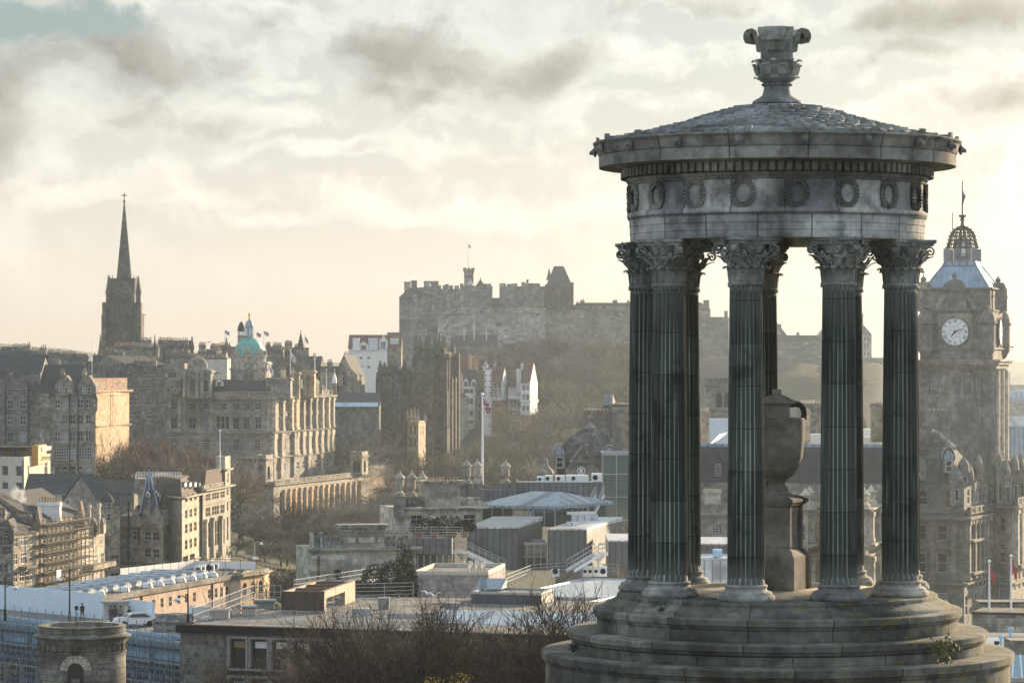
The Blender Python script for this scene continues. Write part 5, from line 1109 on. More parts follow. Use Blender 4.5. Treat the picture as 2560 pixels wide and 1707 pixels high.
B.rows(0,[(962,979),(993,1013),(1027,1048)],[327,343.5,374],1.4,'sash4');B.rows(0,[(930,945)],[374,396],1.3,'sash4');B.wall();B.roof('gable',2,SLATE);B.band(1013.5,1.4,.2,name='string_course');B.chim(336,390,902,915,750,1.6,9)
B=house('steep dark slate roofed house beside the tall plain tenement',270,330,956,906,752,OLD2,SLATE,((265,274,905,935,2),))
B=Bld('annexe','low stone block with wide windows left of the small domed tower',[(388,790),(458,790)],914,30,OLD,12);B.rows(0,[(931,945)],[418,431],1.9,'grid');B.wall();B.roof('flat',.5,[OLD,GREYP]);B.band(944,1.5,.4)
# modern cream block and long slate roof
B=Bld('modern_flats','modern cream flats with an orange timber top floor at the left edge',[(-20,600),(60,596),(126,618)],1146,10,CRM,14)
B.rows(0,[(1163,1188),(1204,1222)],[12,47],1.5,'none',gm=GLSD);B.rows(1,[(1164,1188)],[71],1.0,'none',gm=GLSD);B.rows(1,[(1160,1193)],[115],2.6,'mull');B.wall();B.roof('flat',.4,[CRM,GREYP]);B.lines(0,58,1150,1300,.12)
ORG_=plain('orange timber panels',(.46,.24,.06),.6);q=MB();q.box(xx(-20,604),xx(84,604),603,612,zz(1146,604),zz(1122,604));tf=q.build('top_floor',plain('brown timber boards',(.20,.10,.045),.6),B.root)
q=MB();q.box(xx(83,604),xx(99,604),602.3,613,zz(1160,604),zz(1113,604));q.build('orange_bay',ORG_,B.root);q=MB();q.box(xx(-20,604),xx(70,604),601.5,613,zz(1124,604),zz(1117,604));q.build('roof_slab',BLK,B.root);q=MB();q.box(xx(98,612),xx(117,612),606,618,zz(1126,612),zz(1116,612));q.build('roof_slab',CRM,B.root)
for(px)in(36,44,2):q=MB();q.box(xx(px,603)-.4,xx(px,603)+.4,602.9,603.2,zz(1143,603),zz(1128,603));q.build('top_window',GLSD,tf)
b=MB();[b.tube([P(98+k*1.7,1150,607.5),P(98+k*1.7,1141,607.5)],.04,4)for k in range(17)];b.bar(P(97,1141,607.5),P(127,1141,607.5),.12);b.build('balcony_railing',STEEL,B.root)
B=Bld('long_slate_roofed_building','long low building with a grey slate roof and small paned windows',[(62,572),(218,572)],1234,10,CRM,12);B.rows(0,[(1237,1247)],[78,104,133,165,196],1.6,'grid');B.wall();B.roof('gable',3.2,SLATE);q=MB();q.box(xx(120,585),xx(233,585),583,586,zz(1202,585),zz(1190,585));q.build('roof_light',LEAD,B.root)
B=house('dark slate roofed house with stone gable behind the round turret',210,335,1232,1202,575,OLD2,SLATE,((208,216,1205,1240,2),(325,338,1192,1240,2)))
# ---------------------------------------------------------------- winding street of shops and flats
def crow_gable(px,w,pt,pe,Y,mat,parent,d=6):
 m=MB();x=xx(px,Y);hw=w/2*Y/F;ze,zt=zz(pe,Y),zz(pt,Y);n=6
 for k in range(n):
  q=1-k/n;m.box(x-hw*q,x+hw*q,Y,Y+.5,ze+(zt-ze)*k/n-(.0 if k else 1),ze+(zt-ze)*(k+1)/n)
 g=m.build('stepped_gable',mat,parent);m=MB();m.add([(x-hw,Y+.4,ze),(x,Y+.4,zt),(x+hw,Y+.4,ze),(x-hw,Y+d,ze),(x,Y+d,zt),(x+hw,Y+d,ze)],[(0,1,4,3),(1,2,5,4)]);m.build('gable_roof',SLATE,g);return g
B=Bld('stone_tenement','brown stone tenement with paired windows at the left edge by the scaffolding',[(-30,458),(34,462)],1330,8,OLD,12)
B.rows(0,[(1345,1365),(1368,1388),(1411,1434),(1455,1478)],[2,12,23],1.05,'sash4');B.rows(0,[(1327,1344)],[18],1.0,'sash');B.z1=zz(1322,458);B.wall();B.roof('gable',3.5,SLATE);crow_gable(19,32,1298,1330,461.4,OLD,B.root)
B.chim(-10,12,1278,1300,464,1.4,5);B.chim(17,77,1286,1306,470,1.4,12,OLD2)
B=Bld('stone_tenement','dark stone tenement with bay windows left of the scaffolded house',[(34,463),(88,470)],1334,8,OLD,12)
B.rows(0,[(1343,1367),(1383,1412),(1428,1456)],[39.5,79],1.1,'sash4');B.rows(0,[(1343,1367),(1383,1412)],[60],2.0,'mull');B.rows(0,[(1430,1456)],[55,68],1.5,'sash');B.wall();B.band(1334,1.5,.3);B.roof('gable',4.6,SLATE)
b=MB();b.box(xx(39,468),xx(44,468),467.5,468.5,zz(1318,468),zz(1309,468));b.build('roof_light',WHITE,B.root);q=MB();B.fbox(q,0,B.u(0,48),B.u(0,74),zz(1420,466),zz(1414,466),0,1.2);q.build('bay_ledge',OLD,B.root)
# scaffolded house
B=Bld('scaffolded_house','golden lit house wrapped in scaffolding and boards',[(89,471),(203,492)],1302,8,stone('buff stone',(.25,.21,.145),(.33,.28,.20),.4,(.9,.45),dirt_amt=.3),12)
B.rows(0,[(1318,1332),(1345,1362),(1372,1390),(1400,1418),(1428,1444)],[99,112,126,140,154,168,182],1.2,'sash',gm=GLSD,rp=89);B.wall();B.roof('gable',3.8,SLATE);crow_gable(94,14,1266,1310,471.5,SAND,B.root,3);crow_gable(200,22,1252,1310,490,SAND,B.root,3);B.chim(94,149,1256,1302,478,2.0,8,WHT,POT,13)
S=thing('scaffolding','scaffold of steel tubes and pale boards round the golden house','scaffolding',(xx(89,471),471,8));L=B.edge(0)[3]
levels=[zz(p,471)for p in(1311,1335,1359,1383,1408,1432,1456)]
for k,z in enumerate(levels):
 b=MB();B.fbox(b,0,-.5,L+.3,z-.02,z+.07,.55,1.5);b.build('board',plain('scaffold boards',(.15,.125,.09),.8)if k==0 else MT['scaffold boards'],S)
for k in range(12):
 b=MB();p=B.w3(0,-.4+(L+.6)*k/11,1.75);p2=B.w3(0,-.4+(L+.6)*k/11,.6)
 b.tube([(p.x,p.y,10),(p.x,p.y,zz(1294,471))],.06,5);b.tube([(p2.x,p2.y,10),(p2.x,p2.y,zz(1300,471))],.06,5)
 for z in levels:b.tube([(p.x,p.y,z-.15),(p2.x,p2.y,z-.15)],.05,4)
 b.build('upright',OLD2,S)
for z in levels:
 b=MB()
 for h in(.6,1.15):p,p2=B.w3(0,-.5,1.75),B.w3(0,L+.3,1.75);b.tube([(p.x,p.y,z+h),(p2.x,p2.y,z+h)],.045,4)
 b.build('guard_rail',BLK,S)
b=MB();B.fbox(b,0,B.u(0,110),B.u(0,121),zz(1440,478),zz(1421,478),1.8,1.85);b.build('white_notice',WHITE,S)
B=Bld('baronial_house','pale sunlit house with battlements, tall chimneys and a balcony',[(204,492),(263,506)],1336,9,PALE,12)
B.rows(0,[(1348,1371),(1432,1460)],[229,253],1.5,'mull',gm=GLSD);B.rows(0,[(1392,1426)],[211,240,256],1.8,'mull',gm=GLSD);B.wall();crenel(B,0,1.0,.6,.5);B.roof('gable',3.2,SLATE)
for(px,t)in((222,1262),(246,1258)):B.chim(px-3,px+3,t,1336,498,1.2,1,PALE)
for px in(232,255):B.dormer(px,1296,1334,8,499,3,mat=PALE)
b=MB();B.fbox(b,0,1.5,B.edge(0)[3]+1.5,zz(1428,492),zz(1416,492),0,1.3);b.build('balcony',OLD,B.root)
for k in range(7):b=MB();B.fbox(b,0,2+k*2.2,2.3+k*2.2,zz(1434,492),zz(1428,492),0,1.1);b.build('balcony_bracket',OLD,B.root)
B=Bld('round_turret_house','stone house with a round stair turret and curved roof beside the sunlit balcony house',[(250,512),(300,514)],1262,10,OLD,12)
B.rows(0,[(1300,1312),(1335,1350)],[292],1.0,'sash');B.rows(0,[(1388,1410),(1432,1450)],[288],1.5,'sash');B.wall();B.roof('gable',4.2,SLATE);tr=cone_turret(B.root,268,30,1222,1258,1338,511,OLD,SLATE,ogee=True)
for(t,px)in((1265,272),(1292,272)):pm,fm=win_mesh(.6,1.0,'sash');w_=put('window',pm,tr,(xx(px,510),510.05,zz(t+8,510)),.1);f_=bpy.data.objects.new('frame',fm);COL.objects.link(f_);f_.parent=w_
# corner building with pyramid spire
B=Bld('corner_shop_building','grey stone corner building with a sharp slate pyramid roof and ground floor shops',[(300,522),(402,516),(424,530)],1288,12,OLD,12)
B.rows(0,[(1293,1306)],[367,391],1.1,'sash',rp=367);B.rows(0,[(1328,1350),(1371,1393)],[339,368,389],1.5,'sash',rp=367);B.rows(0,[(1409,1430)],[345,358],5.2/6,'none',gm=GLSD);B.rows(0,[(1408,1430)],[337,352,366,391],2.2,'tall',gm=GLSD,fm=OLD,rp=367);B.rows(1,[(1328,1350),(1371,1393)],[407,416],1.2,'sash');B.rows(1,[(1407,1430)],[409,418],2.0,'tall',gm=GLSD,fm=OLD);B.wall();B.band(1316,1.5,.2,name='string_course');B.band(1400,2.2,.4,name='shop_fascia')
Yp=521;ap=(xx(372,Yp+4),Yp+4,zz(1176,Yp));q=[(xx(347,517),518),(xx(399,517),516.8),(xx(406,526),527),(xx(352,526),528)];m=MB();m.add([(p[0],p[1],zz(1284,518))for p in q]+[ap],[(0,1,4),(1,2,4),(2,3,4),(3,0,4)]);B.roofo=m.build('pyramid_roof',SLATE,B.root)
for p in q[:3]:m=MB();m.tube([(p[0],p[1],zz(1284,518)+.05),ap],.10,5);m.build('lead_hip',LEAD,B.roofo)
m=MB();m.tube([(q[0][0]*.5+q[1][0]*.5,517.4,zz(1284,518)),ap],.09,5);m.build('lead_hip',LEAD,B.roofo);B.dormer(369,1224,1242,9,519.6,2.5);B.dormer(391,1222,1240,7,521,2.5)
crow_gable(367,26,1262,1290,517.5,OLD,B.root,4);crow_gable(391,22,1262,1290,516.3,OLD,B.root,4);crow_gable(340,24,1264,1300,518.9,OLD,B.root,5)
cone_turret(B.root,410,24,1216,1276,1310,523,OLD,SLATE,10);B.lines(0,322,1250,1430);B.lines(0,349,1295,1360)
B=Bld('narrow_gabled_house','narrow stone house with a stepped gable between the corner shop and the pale buildings',[(422,528),(449,540)],1300,12,OLD,10);B.rows(0,[(1320,1344)],[436],3.0,'mull');B.rows(0,[(1366,1392)],[428,434,440],1.4,'sash');B.rows(0,[(1405,1425)],[430,441],2.6,'none',gm=GLSD);B.wall();g=crow_gable(435,24,1264,1302,531,SAND,B.root,6);B.lines(0,424,1300,1420)
# pale buildings
B=Bld('pale_office_building','tall pale sunlit building with three windows per floor and white attic dormers',[(345,540),(455,520),(505,538)],1230,12,PALE,12)
B.fp=[B.c[0],B.c[1],B.c[2],B.c[0]+B.c[2]-B.c[1]]
B.rows(1,[(1239,1258),(1276,1299),(1312,1336),(1352,1377)],[465.5,477,488.5],2.3,'sash',gm=GLSD,fm=PALE,depth=.5);B.rows(1,[(1392,1417)],[464,481],4.6,'mull',gm=GLSD,fm=BLK);B.wall();B.band(1230,3,.7);B.band(1388,2,.3,name='string_course',faces=[1])
m=MB();f=[Vector((p.x,p.y))for p in B.quadxy(.3)];m.add([(p.x,p.y,B.z1+.05)for p in f]+[(p.x,p.y,B.z1+2.7)for p in B.quadxy(2.2)],[(i,(i+1)%4,4+(i+1)%4,4+i)for i in range(4)]+[(4,5,6,7)]);B.roofo=m.build('mansard_roof',SLATEB,B.root)
for k in range(4):B.dormer(458+k*12.5,1200,1217,8,523+k*4.4,3,'flat')
m=MB();p=B.fp;m.box(xx(348,541),xx(452,541),534,541,B.z1,zz(1193,541));m.build('back_block',OLD,B.root);b=MB();[b.box(xx(340+k*7,534)-.06,xx(340+k*7,534)+.06,533.9,534.1,zz(1193,534),zz(1181,534))for k in range(17)];[b.box(xx(340,534),xx(452,534),533.9,534.1,zz(q_,534)-.06,zz(q_,534)+.06)for q_ in(1181,1187)];b.build('roof_railing',WHITE,B.root)
b=MB();[b.box(xx(345,533)+k*1.0,xx(345,533)+k*1.0+.1,533,533.1,zz(1191,533),zz(1178-4*(k%2),533))for k in(0,1,3,4)];b.build('aerial',STEEL,B.root)
B=Bld('pale_office_building','taller pale sunlit building with grouped tall windows and a corner tower',[(507,536),(562,554),(576,560)],1224,12,PALE,14)
for(t,b_)in((1236,1254),(1270,1294),(1308,1372)):B.rows(0,[(t,b_)],[517,523,533,539,545,553.5,559],1.7,'tall',gm=GLSD,fm=WOOD,depth=.5,rp=507);B.rows(1,[(t,b_)],[569],1.5,'tall',gm=GLSD,fm=WOOD,rp=507)
B.rows(0,[(1378,1406)],[516],3.0,'none',gm=GLSD);B.wall();B.band(1224,3,.8);B.band(1262,1.5,.2,name='string_course');B.pil(0,[511,528,549.5],1.0,1298,1400,.5);B.balustrade(0,1213,9,.2,posts=6)
m=MB();m.add([(p.x,p.y,B.z1+.05)for p in B.quadxy(1.2)]+[(p.x,p.y,B.z1+3.0)for p in B.quadxy(3)],[(i,(i+1)%4,4+(i+1)%4,4+i)for i in range(4)]+[(4,5,6,7)]);B.roofo=m.build('mansard_roof',SLATEB,B.root)
for k in range(5):B.dormer(513+k*9.5,1195,1211,7,539.5+k*3.4,3,'flat')
T=Bld('tower',None,[(540,553),(563,552.5),(576,559.5)],1172,B.z1,PALE,8);T.rows(1,[(1182,1208)],[570],1.6,'tall',gm=GLSD,fm=PALE);T.wall();T.band(1172,3,.5);T.roof('flat',2.0,[PALE,GREYP]);T.root.parent=B.root;T.root.location=Vector(T.root.location)-B.root.location
for k in('label','category'):
 if k in T.root:del T.root[k]
# ---------------------------------------------------------------- long low market building with glass roof vents
B=Bld('long_station_building','long low flat roofed building with a pinkish wall of narrow windows and glass roof vents',[(120,398),(575,458),(602,461)],1512,8,PINK,8)
fpb=[Vector((xx(-40,416),416)),Vector((xx(120,398),398)),Vector((xx(575,458),458)),Vector((xx(602,459),459)),Vector((xx(640,475),475)),Vector((xx(487,478.5),478.5)),Vector((xx(300,460),460))]
B.fp=fpb;B.nv=4;B.ops={i:[]for i in range(7)};B.px=[-40,120,575,602];B.z1=zz(1438,461);zt=B.z1
wc=[214,231,252,270,289,307,326,344,362,384,405,426,447,466,486,523,540,554,567]
for i_,c in enumerate(wc):yy=B.yat(1,c);t=HZ+(ZC-(zt-1.15))/yy*F;B.rows(1,[(t,t+23+(i_%3))],[c],1.05,'sash4',gm=GLSD,fm=WOOD,rp=c,depth=.3)
B.wall();b=MB();b.add([(p.x,p.y,zt+.01)for p in fpb],[tuple(range(7))]);b.build('roof_deck',plain('dark roof felt',(.085,.085,.088),.9,var=.3,scale=.5),B.root);b=MB();B.fbox(b,1,-.3,B.edge(1)[3],zt-.35,zt+.25,-.5,.35);B.fbox(b,2,0,B.edge(2)[3]+.2,zt-.35,zt+.26,-.5,.3);b.build('parapet',OLD,B.root)
for c in(243,280,353,530):B.lines(1,c,HZ+(ZC-zt)/B.yat(1,c)*F+2,1600,.14)
BW=B
A=Bld('arched_station_pavilion','stone end pavilion with round arched windows right of the long low building',[(603,459.5),(661,466),(673,472)],1440,8,SAND,9);A.rows(0,[(1456,1490)],[612,633,652],1.3,'tall',True,gm=GLSD,fm=SAND,depth=.4);A.rows(1,[(1457,1489)],[667],1.4,'tall',True,gm=GLSD);A.wall();A.band(1438,3,.5);A.roof('flat',.4,[OLD,GREYP]);A.band(1470,1.2,.15,name='string_course')
A=Bld('station_link_block','dark recessed stone block between the long low building and the arched pavilion',[(579,462.5),(604,462.5)],1441,8,OLD2,8);A.wall();A.roof('flat',.5,[OLD2,GREYP]);A.band(1452,2,.3)
rd=(fpb[2]-fpb[1]).normalized();rn=Vector((-rd.y,rd.x));gl=None
for k in range(15): # barrel roof lights
 p=fpb[1]+rd*(6+k*4.0)+rn*3.5;m=MB();n=9;Ln=7.5;vs=[]
 for e in(0,1):
  for q_ in range(n):a=pi*q_/(n-1);c_=p+rn*(Ln*e)+rd*(1.5*math.cos(a));vs.append((c_.x,c_.y,zt+.1+.8*math.sin(a)))
 m.add(vs,[(q_,q_+1,n+q_+1,n+q_)for q_ in range(n-1)]+[tuple(range(n)),tuple(range(n,2*n))]);v=m.build('roof_light',LEAD,B.root)
 if k%2==0 or k>8:m=MB();c_=p-rn*1.0;m.lathe([(.01,.75),(.5,.65),(.75,.35),(.8,.02)],12,(c_.x,c_.y,zt+.03));m.build('white_vent_cap',WHITE,B.root,60)
def fence_line(name,label,pts,z,h,step,mat,bar=.06,rails=(1.0,.5),panel=None,cat='railing',group=None):
 t=thing(name,label,cat,(pts[0][0],pts[0][1],z if not hasattr(z,'__len__')else z[0]),group);zs_=z if hasattr(z,'__len__')else[z]*len(pts);rail,post=MB(),MB()
 for k in range(len(pts)-1):
  a,c=Vector((*pts[k],zs_[k])),Vector((*pts[k+1],zs_[k+1]));L_=(c-a).length;n=max(1,int(L_/step))
  for r_ in rails:rail.bar(a+Vector((0,0,h*r_)),c+Vector((0,0,h*r_)),bar)
  for q_ in range(n+1):p=a.lerp(c,q_/n);post.bar(p,p+Vector((0,0,h)),bar*1.1)
  if panel:pm=MB();s_=(c-a).cross(Vector((0,0,1))).normalized()*.03;pm.add([a+s_,c+s_,c+s_+Vector((0,0,h*.8)),a+s_+Vector((0,0,h*.8)),a-s_,c-s_,c-s_+Vector((0,0,h*.8)),a-s_+Vector((0,0,h*.8))],[(0,1,2,3),(4,5,6,7),(3,2,6,7)]);pm.build('panel',panel,t)
 rail.build('rail',mat,t);post.build('posts',mat,t);return t
q=lambda px,Y:(xx(px,Y),Y)
fence_line('site_fence','white panelled fence along the far edge of the long flat roof',[q(300,459.5),q(487,478),q(640,474.5)],zt+.02,1.3,2.2,BLK,.07,(1.0,),panel=WHITE,cat='fence')
fence_line('roof_railing','thin black railing along the near edge of the long flat roof',[q(125,399.5),q(573,458.3)],zt+.26,1.0,2.4,BLK,.05,(1.0,.5))
for k,(px,Y)in enumerate(((505,468),(516,470),(527,470),(538,473),(495,466))):m=MB();c=Vector((*q(px,Y),zt+.02));m.box(c.x-.5,c.x+.5,c.y-.35,c.y+.35,c.z,c.z+.95);m.m=1;m.add([(c.x+.32*math.cos(a*pi/6),c.y-.36,c.z+.5+.32*math.sin(a*pi/6))for a in range(12)],[tuple(range(12))]);o=m.build('air_conditioner',[WHITE,BLK],None,org=c);tag(o,'small white air conditioning unit on the far right end of the long flat roof','air conditioner','air conditioners on the long flat roof')
# ---------------------------------------------------------------- road bridge under repair, bottom left
def br(px,off=0.0):Y=362-27*px/450.0+off;return Vector((xx(px,Y),Y))
zb=zz(1562,349);A0,A1=br(-60),br(470);bd=(A1-A0).normalized();bn=Vector((-bd.y,bd.x));LB=(A1-A0).length
def bz(mb,u0,u1,d0,d1,z0,z1):
 c=[A0+bd*u+bn*d for u,d in((u0,d0),(u1,d0),(u1,d1),(u0,d1))];mb.prism([(p.x,p.y)for p in c],z0,z1)
bridge=thing('road_bridge','stone and iron road bridge wrapped in pale blue sheeting for repair at bottom left','bridge',(A0.x,A0.y,0))
m=MB();bz(m,-8,LB+8,.4,15,zb-3.4,zb);m.build('deck',PAVE,bridge)
SHEET=plain('pale blue sheeting',(.33,.50,.64),.5,var=.25,scale=.4)
for k in range(7):
 m=MB();u=k*LB/7;bz(m,u+.15,u+LB/7-.15,-.5,.0,zb-1.2,zb+.1);m.build('sheet',SHEET,bridge);m=MB();bz(m,u+.5,u+LB/7-.5,-.4,.1,zb-2.9,zb-1.6);m.build('sheet',SHEET,bridge)
ARC=plain('dark painted ironwork',(.035,.04,.045),.5)
m=MB();bz(m,-8,LB+8,.1,1.0,zb-3.6,zb-2.8);bz(m,-8,LB+8,.6,1.2,-2,zb-3.6);m.build('spandrel',ARC,bridge)
for k in range(13):
 u0=.4+k*LB/13;w=LB/13-.5;m=MB();pts=[A0+bd*(u0+w/2+w/2*math.cos(pi*i/12))for i in range(13)]
 m.tube([(p.x-bn.x*.15,p.y-bn.y*.15,zb-4.7+w/2*math.sin(pi*i/12))for i,p in enumerate(pts)],.13,6);m.build('arch_rib',STEEL,bridge,60)
 for e in(0,1):m=MB();p=A0+bd*(u0+w*e);m.tube([(p.x,p.y,0),(p.x,p.y,zb-4.7)],.11,6);m.build('arch_post',STEEL,bridge,60)
sca=thing('scaffolding','grid of scaffold tubes hung along the near side of the road bridge','scaffolding',(A0.x,A0.y,0))
SBL=plain('bluish steel tubes',(.20,.27,.33),.45,.3)
for k in range(40):
 m=MB();u=k*LB/39
 for d in(-.9,-1.9):p=A0+bd*u+bn*d;m.tube([(p.x,p.y,zb-13),(p.x,p.y,zb+.3+(1.1 if k%3==0 else 0))],.045,4)
 for j in range(8):p,p2=A0+bd*u+bn*-.9,A0+bd*u+bn*-1.9;m.tube([(p.x,p.y,zb-.3-j*1.05),(p2.x,p2.y,zb-.3-j*1.05)],.04,4)
 if k%3==1:
  for j in range(4):p,p2=A0+bd*u+bn*-1.95,A0+bd*(u+LB/39*1.6)+bn*-1.95;m.tube([(p.x,p.y,zb-2.3-j*2.1),(p2.x,p2.y,zb-.2-j*2.1)],.04,4)
 m.build('upright',SBL,sca)
for j in range(11):
 m=MB()
 for d in(-.9,-1.9):p,p2=A0+bn*d-bd*4,A1+bn*d+bd*3;m.tube([(p.x,p.y,zb-.15-j*.75),(p2.x,p2.y,zb-.15-j*.75)],.045,4)
 m.build('rail',SBL,sca)
for j in(0,2,4,6):
 m=MB();bz(m,-4,LB+3,-1.8,-.9,zb-.42-j*1.05,zb-.36-j*1.05);m.build('board',STEEL,sca)
hz0=zb
HO=Bld('site_hoarding','long pale blue hoarding wall across the far side of the bridge',[(-60,376),(254,357.5)],1530,hz0,WHITEB,.3,cat='hoarding',ref=1);HO.z1=hz0+2.6;HO.wall()
HO=Bld('site_hoarding','short pale blue hoarding panel beside the bus shelter',[(318,352),(380,347)],1530,hz0,WHITEB,.3,cat='hoarding');HO.z1=hz0+2.5;HO.wall()
HO=Bld('site_hoarding','pale blue hoarding behind the terrace railing of the dark roofed office',[(470,345),(532,342)],1513,hz0,WHITEB,.3,cat='hoarding');HO.wall()
K=Bld('stone_kiosk','dark square stone pier with a stepped cap between hoarding and office',[(383,342),(447,340)],1552,hz0-8,OLD2,3,cat='pier');K.wall();m=MB();q_=K.quadxy(-.4);m.prism([(p.x,p.y)for p in q_],K.z1,K.z1+.3,[(p.x,p.y)for p in K.quadxy(.2)]);m.prism([(p.x,p.y)for p in K.quadxy(.2)],K.z1+.3,K.z1+.75,[(p.x,p.y)for p in K.quadxy(.7)]);m.build('cap',OLD2,K.root)
# bus shelter
bs=thing('bus_shelter','glass bus shelter with a pale flat roof standing against the hoarding','bus shelter',P(287,1557,352));x0,x1,Yb=xx(256,352),xx(318,352),352
m=MB();m.box(x0-.1,x1+.1,Yb-.8,Yb+.9,hz0+2.1,hz0+2.3);m.build('roof',STEEL,bs)
for k in range(4):m=MB();xk=x0+(x1-x0)*k/3;m.box(xk-.04,xk+.04,Yb+.6,Yb+.68,hz0,hz0+2.1);m.build('post',STEEL,bs)
for k in range(3):m=MB();xk=x0+(x1-x0)*k/3;m.box(xk+.06,xk+(x1-x0)/3-.06,Yb+.63,Yb+.65,hz0+.2,hz0+2.0);m.build('glass_panel',plain('pale shelter glass',(.62,.68,.68),.15)if k==0 else MT['pale shelter glass'],bs)
m=MB();m.box(x0+.4,x1-.4,Yb+.15,Yb+.5,hz0+.42,hz0+.5);m.build('bench',STEEL,bs)
# ---------------------------------------------------------------- people, cars, lamps
SKIN=plain('skin',(.50,.33,.25),.6)
def person(label,x,y,z,coat,trousers,pose='stand',rz=0.0,bag=False,group=None):
 """continuous figure grown over a joint skeleton"""
 t=thing('person',label,'person',(x,y,z),group);st=.20 if pose=='walk' else .04
 J={'pel':(0,0,.95),'wst':(0,.01,1.12),'chs':(0,0,1.34),'nek':(0,0,1.50),'hd0':(0,-.02,1.60),'hd1':(0,-.015,1.71)}
 for s_,sg in(('l',-1),('r',1)):
  f=sg*st;J.update({'sh'+s_:(sg*.18,0,1.42),'el'+s_:(sg*.235,f*.5+.03,1.16),'wr'+s_:(sg*.22,f*.9-.06,.93),'ha'+s_:(sg*.215,f-.09,.85),'hp'+s_:(sg*.095,0,.90),'kn'+s_:(sg*.10,-f*.6-.02,.50),'an'+s_:(sg*.10,-f*1.1+.03,.09),'to'+s_:(sg*.11,-f*1.1-.15,.035)})
 rad={'pel':.145,'wst':.135,'chs':.165,'nek':.06,'hd0':.085,'hd1':.095,'sh':.075,'el':.052,'wr':.038,'ha':.042,'hp':.10,'kn':.068,'an':.05,'to':.042}
 E=[('pel','wst'),('wst','chs'),('chs','nek'),('nek','hd0'),('hd0','hd1')]
 for s_ in 'lr':E+=[('chs','sh'+s_),('sh'+s_,'el'+s_),('el'+s_,'wr'+s_),('wr'+s_,'ha'+s_),('pel','hp'+s_),('hp'+s_,'kn'+s_),('kn'+s_,'an'+s_),('an'+s_,'to'+s_)]
 ks=list(J);me=bpy.data.meshes.new('body');me.from_pydata([J[k]for k in ks],[(ks.index(a),ks.index(b_))for a,b_ in E],[])
 mt,tt,bb=newmat('clothes '+label[:40]);zc=nd(tt,'SeparateXYZ',{0:nd(tt,'TexCoord').outputs['Object']}).outputs[2]
 c=mixc(tt,mth(tt,'GREATER_THAN',zc,.93),trousers,coat);c=mixc(tt,mth(tt,'GREATER_THAN',zc,1.53),c,(.45,.30,.23));c=mixc(tt,mth(tt,'LESS_THAN',zc,.09),c,(.02,.02,.02));tt.links.new(c,bb.inputs['Base Color']);bb.inputs['Roughness'].default_value=.85
 me.materials.append(mt);o=bpy.data.objects.new('body',me);COL.objects.link(o);o.parent=t;o.rotation_euler=(0,0,rz)
 sk=o.modifiers.new('skin','SKIN');sk.use_smooth_shade=True
 for k,v in zip(ks,me.skin_vertices[0].data):r_=rad.get(k)or rad[k[:2]];v.radius=(r_,r_*(.72 if k in('chs','wst','pel')else 1));v.use_root=(k=='pel')
 o.modifiers.new('sub','SUBSURF').levels=1;o.modifiers['sub'].render_levels=2
 m=MB();m.lathe([(.02,.13),(.085,.10),(.112,.03),(.108,-.03),(.09,-.06)],12,(x+.0,y+.015,z+1.69));m.build('hair',BLK if len(label)%2 else BARK,t,90)
 m=MB();M_=Matrix.Translation((x,y,z))@Matrix.Rotation(rz,4,'Z')
 for e in(-1,1):m.ball(M_@Vector((e*.035,-.105,1.665)),.012,6)
 m.tube([M_@Vector((0,-.10,1.66)),M_@Vector((0,-.125,1.625))],[.008,.015],5);m.tube([M_@Vector((-.03,-.10,1.585)),M_@Vector((.03,-.10,1.585))],.006,4);m.build('face',SKIN,t)
 if bag:m=MB();m.box(x-.15,x+.15,y+.13,y+.28,z+1.05,z+1.45);m.build('rucksack',BLK,t)
 return t
person('person in black with a rucksack standing by the hoarding left of the bus shelter',xx(205.5,356),356,hz0,(.02,.02,.025),(.03,.03,.04),'walk',.4,True)
for k,(px,c,lab)in enumerate(((277,(.25,.05,.05),'person in a dark red jacket waiting in the bus shelter'),(287,(.05,.06,.09),'person in a navy jacket waiting in the bus shelter'),(301,(.3,.28,.25),'person in a pale coat waiting in the bus shelter'))):person(lab,xx(px,352),352.1,hz0,c,(.04,.04,.05),'stand',.3*k-.3)
person('person in a dark coat leaving the right end of the bus shelter',xx(323,350.8),350.8,hz0,(.03,.03,.035),(.03,.03,.05),'walk',.8)
for px,Y,c,lab in((538,541,(.03,.03,.03),'person in black walking by the big sunlit doorway'),(542,543,(.06,.05,.05),'person in a dark brown coat beside the one in black'),(564,552,(.04,.05,.07),'person in a navy coat at the corner of the pale tower building'),(570,553,(.55,.52,.48),'person in a pale top at the corner of the pale tower building'),(573,554.5,(.08,.04,.03),'person in a rust jacket at the corner of the pale tower building')):
 x=xx(px,Y);person(lab,x+.3,Y-.6,max(ground(x,Y),zz(1400,545))+.02,c,(.04,.04,.06),'walk',1.2)
